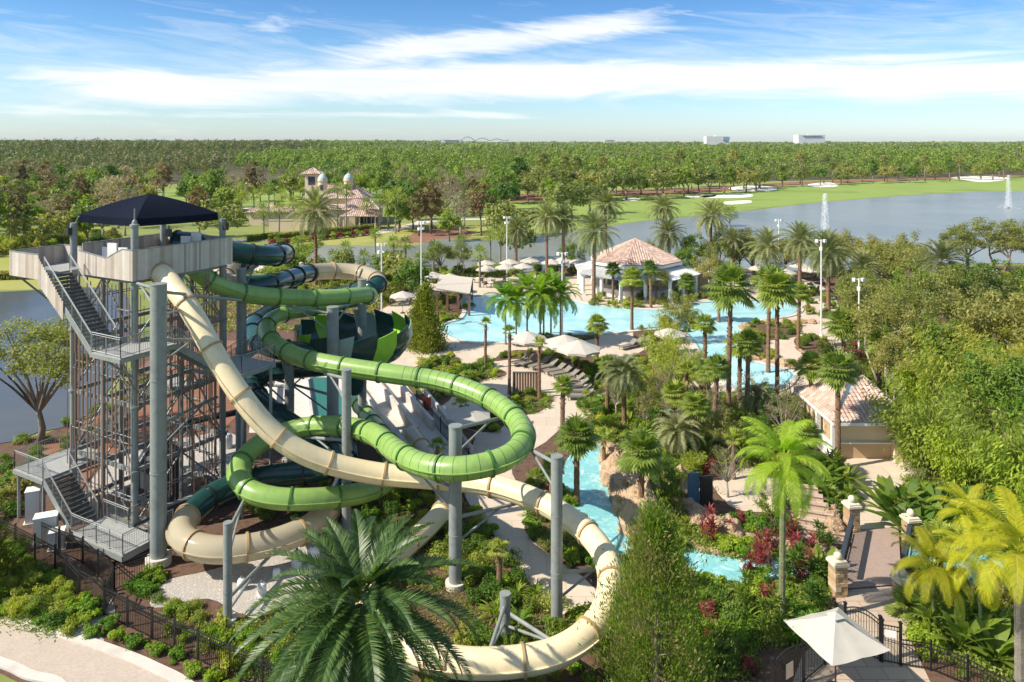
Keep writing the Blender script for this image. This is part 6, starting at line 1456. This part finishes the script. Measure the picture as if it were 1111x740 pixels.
for i, (k, px, pb, s, lb) in enumerate([('bamboo', 1000, 512, .95, 'airy olive feathery tree at the left foot of the right hand grove'), ('bamboo2', 1040, 535, .8, 'bright green feathery tree low in the right hand grove'), ('bamboo', 1085, 548, 1.0, 'olive arching feathery tree near the golden palm'), ('bamboo2', 1118, 575, .95, 'bright feathery tree cut by the right edge above the golden palm'),
    ('bamboo', 1040, 470, 1.15, 'tallest airy feathery tree in the middle of the right hand grove'), ('leafy', 1095, 500, 1.0, 'round leafy tree between the feathery ones on the right'), ('bamboo2', 1000, 455, .8, 'bright feathery tree beside the pavilion roof'), ('silver', 968, 442, .85, 'thin grey green tree just right of the pavilion roof'),
    ('bamboo', 1085, 440, 1.0, 'airy yellow olive tree behind the leafy one on the right'), ('bamboo2', 1140, 520, 1.1, 'feathery tree mostly outside the right edge'), ('silver', 1055, 415, 1.1, 'pale stemmed silvery tree at the back of the right hand grove'), ('leafy', 1012, 425, .85, 'yellow green leafy tree at the back of the right hand grove'), ('bamboo', 1125, 410, 1.0, 'feathery tree at the right edge far back in the grove')]):
    tree(k, px, pb, s, lb, name='feathery_tree' if k[:3] == 'bam' else 'garden_tree')
for k, px, pb, s_, lb in (('silver', 705, 470, .5, 'small grey green tree at the left end of the dense planting'), ('leafy', 748, 482, .42, 'small bright leafy tree in the middle of the dense planting'), ('silver', 782, 500, .5, 'small grey green tree behind the grotto'), ('leafy', 822, 500, .42, 'small leafy tree behind the queen palm'), ('silver', 858, 478, .5, 'small grey green tree below the pool and left of the pavilion'), ('leafy', 720, 545, .36, 'small leafy tree on the rock bank'), ('leafy', 776, 470, .4, 'small leafy tree below the right pool'), ('bamboo2', 800, 490, .38, 'low bright feathery clump behind the grotto'),
 ('oak', 780, 304, 1.0, 'oak on the lake shore right of the tallest date palm'), ('oak2', 800, 300, 1.1, 'oak on the lake shore left of the three date palms'), ('oak', 818, 305, 1.0, 'oak just left of the three date palms'), ('leafy', 752, 300, .9, 'leafy tree behind the annexe by the lake'), ('oak', 852, 300, .9, 'oak between two date palms at the lake shore'), ('oak2', 880, 300, 1.0, 'oak left of the near fountain at the lake shore'), ('oak', 912, 300, 1.1, 'oak right of the near fountain at the lake shore'),
 ('oak', 700, 296, .8, 'oak behind the pool bar roof'), ('silver', 500, 300, .8, 'grey tree by the lagoon left of the far umbrellas'), ('oak', 478, 300, .8, 'oak by the lagoon behind the pergola'), ('leafy', 620, 296, .7, 'leafy tree by the lake left of the pool bar'), ('oak', 940, 310, 1.1, 'oak on the lake shore behind the short light pole'), ('silver', 985, 305, 1.1, 'grey tree on the lake shore left of the wide oak')):
    tree(k, px, pb, s_, lb, name='garden_tree')
# ------------------------------------------------------------------ mid distance trees
g = random.Random(31)
def grove(poly, n, mind, seed, kinds, label, s0=.8, s1=1.2, group=None, avoid=()):
    for i, p in enumerate(scatter(poly, n, mind, seed, avoid)):
        k = kinds[g.randrange(len(kinds))]; r = make_tree('tree', FAR[k]); r.location = p; r.rotation_euler.z = g.random()*6.28; s = g.uniform(s0, s1); r.scale = (s, s, s*g.uniform(.85, 1.15))
        d = {'foak': 'rounded dull green oak', 'foak2': 'rounded mid green tree', 'ftall': 'tall narrow green tree', 'fbrown': 'tall russet brown tree', 'fbare': 'bare twiggy grey tree', 'fpine': 'tall thin pine'}[k]
        tag(r, d+' '+label, 'tree', d+'s '+label)
grove([(-40, 282), (120, 262), (125, 250), (60, 248), (-40, 262)], 0, 6, 1, ['foak'], 'x')
for i, (k, px, pb, s, lb) in enumerate([('fbrown', 12, 272, 1.2, 'dark bushy tree at the left edge behind the lawn'), ('foak2', 30, 268, 1.2, 'rounded green tree second from the left edge behind the lawn'), ('foak', 48, 276, 1.15, 'tree at the back edge of the left lawn'), ('fbrown', 72, 268, 1.0, 'tree left of the tower roof behind the lawn'), ('foak2', 96, 270, 1.2, 'dense green tree just left of the tower roof'), ('ftall', -12, 280, 1.3, 'dark tree cut by the left edge'), ('fbare', 112, 262, 1.1, 'twiggy olive tree behind the tower roof'), ('fbare', 128, 248, 1.6, 'broad russet twiggy tree behind the roof peak'), ('fbare', 136, 256, 1.3, 'russet twiggy tree half hidden by the roof'),
     ('fbrown', 468, 254, 1.15, 'russet cypress at the lagoon bank'), ('fbrown', 455, 256, 1.0, 'smaller russet cypress left of its neighbour at the lagoon bank'), ('fbare', 500, 256, 1.15, 'bare twiggy tree on the lagoon bank'), ('foak2', 432, 252, 1.0, 'dark green tree right of the clubhouse'), ('foak', 448, 248, 1.0, 'rounded tree behind the russet cypresses'), ('fbrown', 522, 256, 1.1, 'dull russet tree right of the bare one'), ('foak', 545, 262, 1.2, 'low wide tree drooping over the lagoon'), ('foak2', 488, 262, .8, 'bushy tree at the lagoon edge'), ('foak', 560, 285, 1.1, 'oak at the near side of the lagoon by the tall palms'), ('foak', 575, 256, .9, 'oak behind the far side of the lagoon'),
     ('foak', 620, 240, 1.5, 'biggest oak on the far lawn left of the pool bar palms'), ('foak2', 606, 236, 1.3, 'oak joined with the biggest oak on the far lawn'), ('foak', 640, 232, 1.4, 'oak right of the biggest oak on the far lawn'), ('foak', 240, 262, 1.1, 'olive tree right of the tower shade roof'), ('foak2', 250, 240, 1.2, 'green tree above the right end of the shade roof'), ('fbrown', 215, 258, 1.1, 'russet tree right of the shade roof'), ('foak', 224, 246, 1.0, 'tree behind the russet one beyond the shade roof'), ('foak', 430, 318, .8, 'small oak behind the bowl'), ('foak2', 445, 330, .7, 'small green tree left of the conical conifer')]):
    r = make_tree('tree', FAR[k]); r.location = G(px, pb); r.rotation_euler.z = g.random()*6; r.scale = (s, s, s); tag(r, lb, 'tree')
fill([(-60, 266), (10, 264), (120, 256), (124, 262), (60, 272), (0, 280), (-60, 284)], 60, 2.0, 140, ['dark', 'green', 'fluffy'], 'along the back edge of the left lawn', 1.8, 2.8, avoid=[])
for px, pb, s_ in ((735, 500, .5), (770, 480, .5), (815, 470, .55), (850, 490, .5), (720, 450, .5), (790, 540, .4), (700, 470, .4), (860, 462, .5), (668, 452, .4)):
    tree('bare', px, pb, s_, 'thin twiggy half bare tree in the planting between river and pavilion', 'thin twiggy trees between river and pavilion', 'twiggy_tree')
W0 = 'in the woodland edge left of the clubhouse'
grove([(-60, 232), (60, 236), (150, 230), (160, 222), (250, 236), (300, 228), (320, 214), (160, 206), (0, 206), (-60, 210)], 62, 9, 2, ['foak', 'foak', 'foak2', 'fbare', 'fbrown', 'ftall'], W0, .9, 1.4, avoid=[[(150, 200), (340, 200), (330, 216), (150, 220)]])
grove([(-60, 262), (-10, 258), (110, 246), (150, 244), (150, 232), (-60, 238)], 26, 7, 22, ['foak', 'foak2', 'fbare', 'fbrown'], 'behind the left lawn', .9, 1.25)
grove([(310, 222), (560, 222), (560, 206), (310, 206)], 46, 8, 3, ['foak', 'foak2', 'foak2', 'fbare', 'ftall'], 'behind the clubhouse', .9, 1.3)
grove([(425, 250), (560, 246), (560, 222), (425, 222)], 14, 8, 33, ['foak', 'foak2', 'fbrown', 'fbare'], 'between the clubhouse and the far lawn', .9, 1.2)
grove([(540, 222), (700, 217), (830, 207), (830, 204), (700, 210), (540, 214)], 34, 9, 4, ['foak', 'foak2', 'foak'], 'in the row along the far golf lawn', 1.1, 1.6)
grove([(560, 212), (830, 204), (830, 201), (560, 207)], 30, 11, 5, ['foak', 'ftall', 'foak2', 'fpine'], 'behind the row along the far golf lawn', 1.1, 1.5)
grove([(820, 204), (1000, 198), (1140, 193), (1140, 191), (1000, 195), (820, 200)], 44, 11, 6, ['foak2', 'ftall', 'foak', 'fpine'], 'at the edge of the right hand golf lawn', 1.0, 1.35)
grove([(300, 296), (420, 300), (440, 308), (430, 330), (400, 330), (310, 300)], 8, 6, 8, ['foak', 'foak2'], 'behind the top of the slides', .45, .65)
# hedges and shrubs beyond the lagoon
for (px0, py0), (px1, py1), hh, m, lb in (((292, 262), (405, 250), 1.6, 'dark', 'clipped dark hedge below the garden wall of the clubhouse'), ((270, 262), (300, 258), 1.2, 'yellow', 'golden hedge left of the dark hedge at the clubhouse')):
    a, b = G(px0, py0), G(px1, py1); n = 9000; q = np.random.default_rng(5).random((n, 3)); d = b-a
    pts = np.array([a.x, a.y, 0])+q[:, :1]*np.array([d.x, d.y, 0])+np.stack([np.zeros(n), (q[:, 1]-.5)*2, q[:, 2]*hh], 1); v, f = leafquads(pts, .5, .6, 0, 3); o = link('hedge', fastmesh('hedge', v, f, L['oak' if m == 'dark' else 'yellow'])); tag(o, lb, 'hedge')
for i in range(16):
    px = 296+i*7.2; shrub(['croton', 'yellow', 'croton', 'bright'][i % 4], G(px, 266-i*.75), 1.6, 'in the flower bed before the clubhouse hedge')
for p in scatter([(60, 276), (130, 272), (150, 282), (150, 300), (60, 296)], 12, 2.4, 70): shrub(['dark', 'green'][random.randrange(2)], p, 1.4, 'on the lawn edge left of the tower')
# ------------------------------------------------------------------ shrubs in beds
fill([(706, 470), (745, 450), (800, 440), (870, 445), (880, 500), (850, 530), (800, 520), (760, 525), (735, 540), (700, 520)], 120, .9, 101, ['green', 'fluffy', 'bright', 'yellow', 'cane', 'croton', 'fluffy', 'palmetto', 'dark'], 'in the planting between river and pavilion', .8, 1.45)
fill([(625, 440), (700, 392), (712, 430), (706, 470), (668, 485), (640, 478)], 52, .9, 102, ['fluffy', 'bright', 'palmetto', 'yellow', 'green', 'fern'], 'at the right edge of the plaza', .65, 1.05)
fill([(700, 490), (740, 540), (745, 580), (740, 640), (700, 640), (690, 600), (676, 560)], 44, .8, 103, ['fluffy', 'green', 'bamboo' if 0 else 'dark', 'palmetto'], 'on the rock bank beside the river', .6, 1.0)
fill([(770, 580), (800, 560), (860, 560), (900, 600), (900, 640), (880, 700), (850, 735), (800, 735), (770, 700), (765, 650)], 60, .95, 104, ['bright', 'green', 'bright', 'cordyline', 'fern', 'green', 'croton', 'cane'], 'in the lower garden beside the queen palm', .65, 1.05)
for p in ((822, 612), (834, 600), (862, 612), (874, 622), (866, 632), (812, 632), (828, 622), (880, 606)): shrub('cordyline', G(*p), .8, 'beside the queen palm trunk')
for p in ((884, 626), (892, 622)): shrub('paddle', G(*p), .75, 'right of the red cordylines')
fill([(985, 520), (1040, 540), (1111, 580), (1150, 700), (1111, 720), (1030, 720), (985, 700), (985, 660), (1000, 640), (985, 600), (975, 560)], 66, 1.05, 105, ['paddle', 'green', 'palmetto', 'paddle', 'fern', 'dark', 'bright', 'cane'], 'in the garden right of the bridge', .7, 1.2)
for p in ((975, 572), (985, 560), (998, 575), (992, 590), (1010, 560), (965, 560), (1020, 580)): shrub('paddle', G(*p), 1.15, 'leaning over the right side of the bridge')
fill([(880, 505), (915, 512), (925, 545), (905, 560), (870, 530)], 22, .9, 106, ['cane', 'green', 'paddle', 'palmetto', 'bright'], 'between the steps and the pavilion', .8, 1.2)
fill([(512, 545), (530, 580), (565, 625), (610, 665), (640, 690), (620, 700), (540, 710), (500, 690), (500, 600)], 44, .95, 107, ['bright', 'green', 'low', 'fern', 'green'], 'inside the big cream loop', .55, .95)
fill([(400, 520), (480, 530), (505, 560), (505, 640), (440, 640), (380, 610)], 34, 1.05, 108, ['green', 'dark', 'bright', 'fluffy', 'low'], 'under the green and cream slides', .6, .95)
fill([(250, 520), (340, 515), (400, 560), (380, 600), (330, 570), (260, 560)], 18, 1.1, 109, ['dark', 'fluffy', 'green'], 'between the green and beige slide loops', .6, .9)
fill([(505, 690), (640, 700), (700, 760), (640, 800), (430, 800)], 26, 1.0, 110, ['green', 'bright', 'low', 'palmetto', 'fluffy'], 'at the bottom edge below the cream loop', .5, .8)
fill([(0, 600), (30, 610), (84, 655), (108, 668), (75, 690), (30, 680), (-30, 660), (-60, 610)], 60, .62, 111, ['bright', 'low', 'green', 'yellow', 'bright', 'fluffy'], 'in the bed between the road and the iron fence', .5, .85)
for i, p in enumerate(((103, 690), (126, 694), (149, 700), (172, 708), (192, 716), (213, 732), (232, 742), (116, 684), (250, 748))): shrub('bright', G(p[0], p[1]), .55, 'in the mulch row beside the road')
for i, p in enumerate(((146, 640), (158, 634), (172, 652), (186, 664), (200, 668), (190, 700) if 0 else (215, 672), (228, 690), (240, 700))): shrub(['bright', 'green', 'low'][i % 3], G(*p), .55, 'inside the fence near the thickest post')
fill([(170, 655), (215, 655), (250, 680), (330, 700), (300, 740), (250, 730), (180, 685)], 26, .75, 112, ['low', 'bright', 'low', 'yellow'], 'between the fence and the gravel', .45, .7)
fill([(300, 660), (400, 660), (430, 760), (300, 760)], 22, .8, 113, ['low', 'green', 'yellow'], 'under the huge foreground palm', .5, .8)
fill([(140, 640), (170, 625), (176, 640), (160, 650)], 5, .6, 114, ['bright'], 'round the foot of the thickest post', .5, .8)
for nm, n, kinds, s in (('pergola island', 26, ['yellow', 'bright', 'yellow'], .8), ('lounger bed', 26, ['yellow', 'bright', 'green'], .75), ('palm bed west', 44, ['bright', 'yellow', 'green', 'fern'], 1.0), ('palm bed mid', 26, ['bright', 'fern', 'green', 'low'], .8), ('island tree bed', 18, ['dark', 'yellow', 'green'], .8), ('palm pair bed', 28, ['yellow', 'bright', 'green', 'low', 'fluffy'], .85), ('light pole bed', 14, ['green', 'low', 'yellow'], .7), ('path bed east', 40, ['green', 'dark', 'fern', 'palmetto', 'bright'], .65), ('clump bed', 14, ['fern', 'green', 'palmetto'], .8)):
    W_ = {'pergola island': 'on the pergola island', 'lounger bed': 'behind the curved lounger row', 'palm bed west': 'in the bed beside the conical tree', 'palm bed mid': 'round the feet of the clipped thin palms', 'island tree bed': 'on the pool island', 'palm pair bed': 'round the twin palms', 'light pole bed': 'in the light pole bed', 'path bed east': 'between the garden path and the lazy river', 'clump bed': 'under the slim palm clump'}[nm]
    fill(BED[nm], n, .75 if nm != 'palm bed west' else .9, hash(nm) % 97 if 0 else len(nm)*7, kinds, W_, s*.7, s*1.1, avoid=[])
fill([(440, 316), (500, 300), (560, 296), (640, 296), (640, 292), (560, 292), (440, 298), (400, 304)], 46, 1.9, 115, ['yellow', 'bright', 'green', 'yellow'], 'between the umbrellas and the lagoon', 1.0, 1.5, avoid=[])
fill([(640, 332), (700, 340), (790, 336), (800, 322), (700, 318), (655, 322)], 26, 1.6, 116, ['dark', 'fluffy', 'yellow'], 'between the pool and the bar', .8, 1.3, avoid=[P['pool']])
fill([(900, 345), (960, 350), (1000, 400), (980, 440), (925, 420), (920, 385)], 44, 1.5, 117, ['dark', 'green', 'fluffy', 'croton', 'bright'], 'under the trees right of the curving path', .9, 1.5)
fill([(780, 300), (860, 302), (900, 320), (905, 345), (870, 345), (850, 320), (790, 312)], 24, 1.6, 118, ['yellow', 'dark', 'bright'], 'beside the far right umbrellas', .8, 1.3, avoid=[P['pool']])
fill([(930, 330), (1111, 300), (1180, 420), (1111, 560), (1000, 440)], 70, 2.3, 119, ['dark', 'green', 'bright', 'fluffy'], 'under the trees of the right hand grove', 1.2, 2.0)
fill([(0, 480), (60, 470), (110, 440), (150, 400), (170, 430), (90, 490), (0, 520)], 24, 1.3, 120, ['low', 'green', 'low'], 'on the pond bank', .6, .9, avoid=[])
fill([(240, 292), (330, 296), (400, 305), (420, 330), (330, 330), (250, 310)], 30, 2.2, 121, ['dark', 'green', 'fluffy', 'yellow'], 'behind the top of the slides', 1.1, 1.7, avoid=[])
fill([(740, 640), (800, 650), (790, 740), (740, 740)], 16, .9, 122, ['bright', 'green', 'fern'], 'right of the tall feathery bush', .7, 1.0, avoid=[])
fill([(985, 705), (1060, 740), (1111, 770), (1111, 720), (1030, 712)], 14, .9, 123, ['low', 'fern', 'low'], 'in the mulch beside the lower right fence', .4, .6)
fill([(0, 520), (30, 520), (20, 600), (-40, 590)], 8, 1.1, 124, ['dark', 'green'], 'left of the lower tower landing', .8, 1.2, avoid=[])
# ------------------------------------------------------------------ ground cover: leaves nobody could count
def cover(name, polys, n, leaf, lm, seed, h=.25, avoid=()):
    rg = np.random.default_rng(seed); out = []; av = [[G(*p) for p in a] for a in avoid]
    for poly in polys:
        w_ = [G(*p) for p in poly]; xs = [p.x for p in w_]; ys = [p.y for p in w_]; k = 0; tries = 0; c = []
        while k < n and tries < n*8:
            tries += 1; x = rg.uniform(min(xs), max(xs)); y = rg.uniform(min(ys), max(ys))
            if inpoly(x, y, w_) and not any(inpoly(x, y, a) for a in av): c.append((x, y)); k += 1
        if not c: continue
        c = np.repeat(np.array(c), 9, axis=0); m_ = len(c); sp = rg.normal(size=(m_, 2))*.28
        out.append(np.stack([c[:, 0]+sp[:, 0], c[:, 1]+sp[:, 1], .03+rg.random(m_)*h], 1))
    v, f = leafquads(np.concatenate(out), leaf, .45, .5, seed); tag(link(name, fastmesh(name, v, f, L[lm])), kind='stuff')
cover('ground_cover', [[(640, 440), (720, 420), (880, 440), (880, 520), (735, 545), (640, 480)], [(740, 560), (900, 600), (880, 735), (740, 735)], [(985, 520), (1150, 580), (1150, 760), (985, 700)]], 4200, .17, 'cover', 5, .3, TR+FREE)
cover('ground_cover', [[(500, 540), (560, 600), (640, 690), (560, 740), (440, 740), (380, 620), (400, 530)], [(-40, 600), (100, 665), (60, 690), (-40, 660)], [(230, 680), (420, 660), (430, 760), (260, 740)]], 1500, .13, 'cover', 6, .2, TR)
cover('ground_cover', [[(900, 330), (1150, 300), (1300, 560), (1000, 520)], [(180, 300), (420, 305), (430, 360), (200, 360)]], 1800, .30, 'cover', 7, .4, TR+FREE+[P['pooldeck']])
cover('water_edge_grass', [[(280, 296), (340, 262), (350, 266), (300, 304)], [(340, 300), (560, 296), (560, 300), (340, 306)]], 500, .5, 'cover', 8, .5)
# grass tufts of the near verge
# ------------------------------------------------------------------ the far wood, one mass
def wood(seed):
    rg = np.random.default_rng(seed); P1 = []
    lawns = [[(150, 198), (440, 198), (440, 224), (150, 226)], [(10, 208), (140, 208), (150, 232), (10, 240)], [(225, 186), (250, 184), (330, 196), (250, 200)]]
    def zone(Y0, Y1, sp, per, size, edge, hmul=1.0):
        n = int(.72*(Y1*Y1-Y0*Y0)*1.06/(sp*sp)); Y = np.sqrt(rg.random(n)*(Y1*Y1-Y0*Y0)+Y0*Y0); px = rg.uniform(-60, 1170, n)
        keep = Y > np.array([edge(x) for x in px])
        py = HZ+FP*HC/Y
        keep &= np.array([not any(inpoly(a, b, l) for l in lawns) for a, b in zip(px, py)]) if Y0 < 520 else True
        Y = Y[keep]; px = px[keep]; X = (px-CX)*Y/FP; n = len(X)
        st = np.sin(X*.011+Y*.004+1)+np.sin(X*.004-Y*.009+2)+np.sin(X*.023+Y*.017)
        hh = (11+1.3*st+rg.normal(size=n)*2.2)*hmul; hh = np.clip(hh, 6, 18)
        tall = (X < -330) & (Y > 800) & (rg.random(n) < .5); hh = np.where(tall, 20+rg.random(n)*7, hh)
        tall = (rg.random(n) < .03) & (Y > 700); hh = np.where(tall, 17+rg.random(n)*6, hh)
        q = rg.normal(size=(n, per, 3)); q[:, :, 2] = np.abs(q[:, :, 2])*1.1-.45; q /= np.linalg.norm(q, axis=2)[:, :, None]; N_ = q.copy()
        # three or four lobes on each crown
        lob = rg.normal(size=(n, 4, 3)); lob /= np.linalg.norm(lob, axis=2)[:, :, None]; pick = rg.integers(0, 4, size=(n, per))
        off = np.take_along_axis(lob, pick[:, :, None].repeat(3, 2), 1)*.45
        q = q*(.62*(.75+.3*rg.random((n, per)))[:, :, None])+off
        rr = (2.9+1.5*rg.random(n))*sp/8.5; hv = hh*.40
        P = np.stack([X[:, None]+q[:, :, 0]*rr[:, None], Y[:, None]+q[:, :, 1]*rr[:, None], (hh*.60)[:, None]+q[:, :, 2]*hv[:, None]], 2).reshape(-1, 3)
        v, f = leafquads(P, size, .75, .1, seed+int(Y0), nrm=N_.reshape(-1, 3), nj=.35); P1.append((v, f))
    edge = lambda x: 205 if x < 150 else 290 if x < 300 else 340 if x < 560 else 395 if x < 820 else 425+(x-820)*.1
    zone(205, 520, 9, 120, 1.0, edge); zone(520, 900, 12, 80, 1.6, edge); zone(900, 1500, 17, 60, 2.5, edge); zone(1500, 2600, 30, 60, 4.6, edge, 1.05); zone(2600, 4800, 60, 26, 12, edge, 1.1)
    allv = np.concatenate([v for v, f in P1]).reshape(-1, 4, 3); cx = allv[:, 0, 0]; cy = allv[:, 0, 1]
    left = (CX+FP*cx/cy+60*np.sin(cy*.004)) < 300
    for nm, sel, mm in (('woodland', ~left, 'forest'), ('russet_woodland', left, 'forest_brown')):
        q = allv[sel]; tag(link(nm, fastmesh(nm, q.reshape(-1, 3), np.arange(len(q)*4).reshape(-1, 4), L[mm])), kind='stuff')
area('woodland_floor', [(-80, 238), (10, 240), (150, 232), (150, 200), (440, 199), (560, 204), (830, 197), (1160, 189.5), (1300, 160), (-300, 160), (-300, 240)], .028, mat('leaf litter', (.06, .065, .02), (.10, .08, .04), .1, 1), 1)
wood(3)
mb = MB(); mb.sheet([(-9000, 1300), (9000, 1300), (9000, 13000), (-9000, 13000)], 6.0); struct('woodland_floor', mb, mat('wood floor', (.03, .045, .015), (.05, .07, .02), .02, 1))

# thin air between here and the horizon
mb = MB(); mb.box((0, 6000, 35), (15800, 13800, 72))
hm = bpy.data.materials.new('haze'); hm.use_nodes = True; hn = hm.node_tree; hn.nodes.remove(hn.nodes['Principled BSDF'])
pv = hn.nodes.new('ShaderNodeVolumePrincipled'); pv.inputs['Color'].default_value = (.84, .87, .90, 1); pv.inputs['Density'].default_value = .000045
hn.links.new(pv.outputs[0], hn.nodes['Material Output'].inputs['Volume'])
tag(link('haze', mb.mesh('haze', hm)), kind='stuff')

a, b = G(-60, 305), G(50, 302); n = 6000; q = np.random.default_rng(15).random((n, 3)); d = b-a
pts = np.array([a.x, a.y, 0])+q[:, :1]*np.array([d.x, d.y, 0])+np.stack([np.zeros(n), (q[:, 1]-.5)*2, q[:, 2]*1.3], 1); v, f = leafquads(pts, .4, .6, 0, 13); tag(link('hedge', fastmesh('hedge', v, f, L['oak'])), 'dark low hedge across the left lawn near the pond', 'hedge')
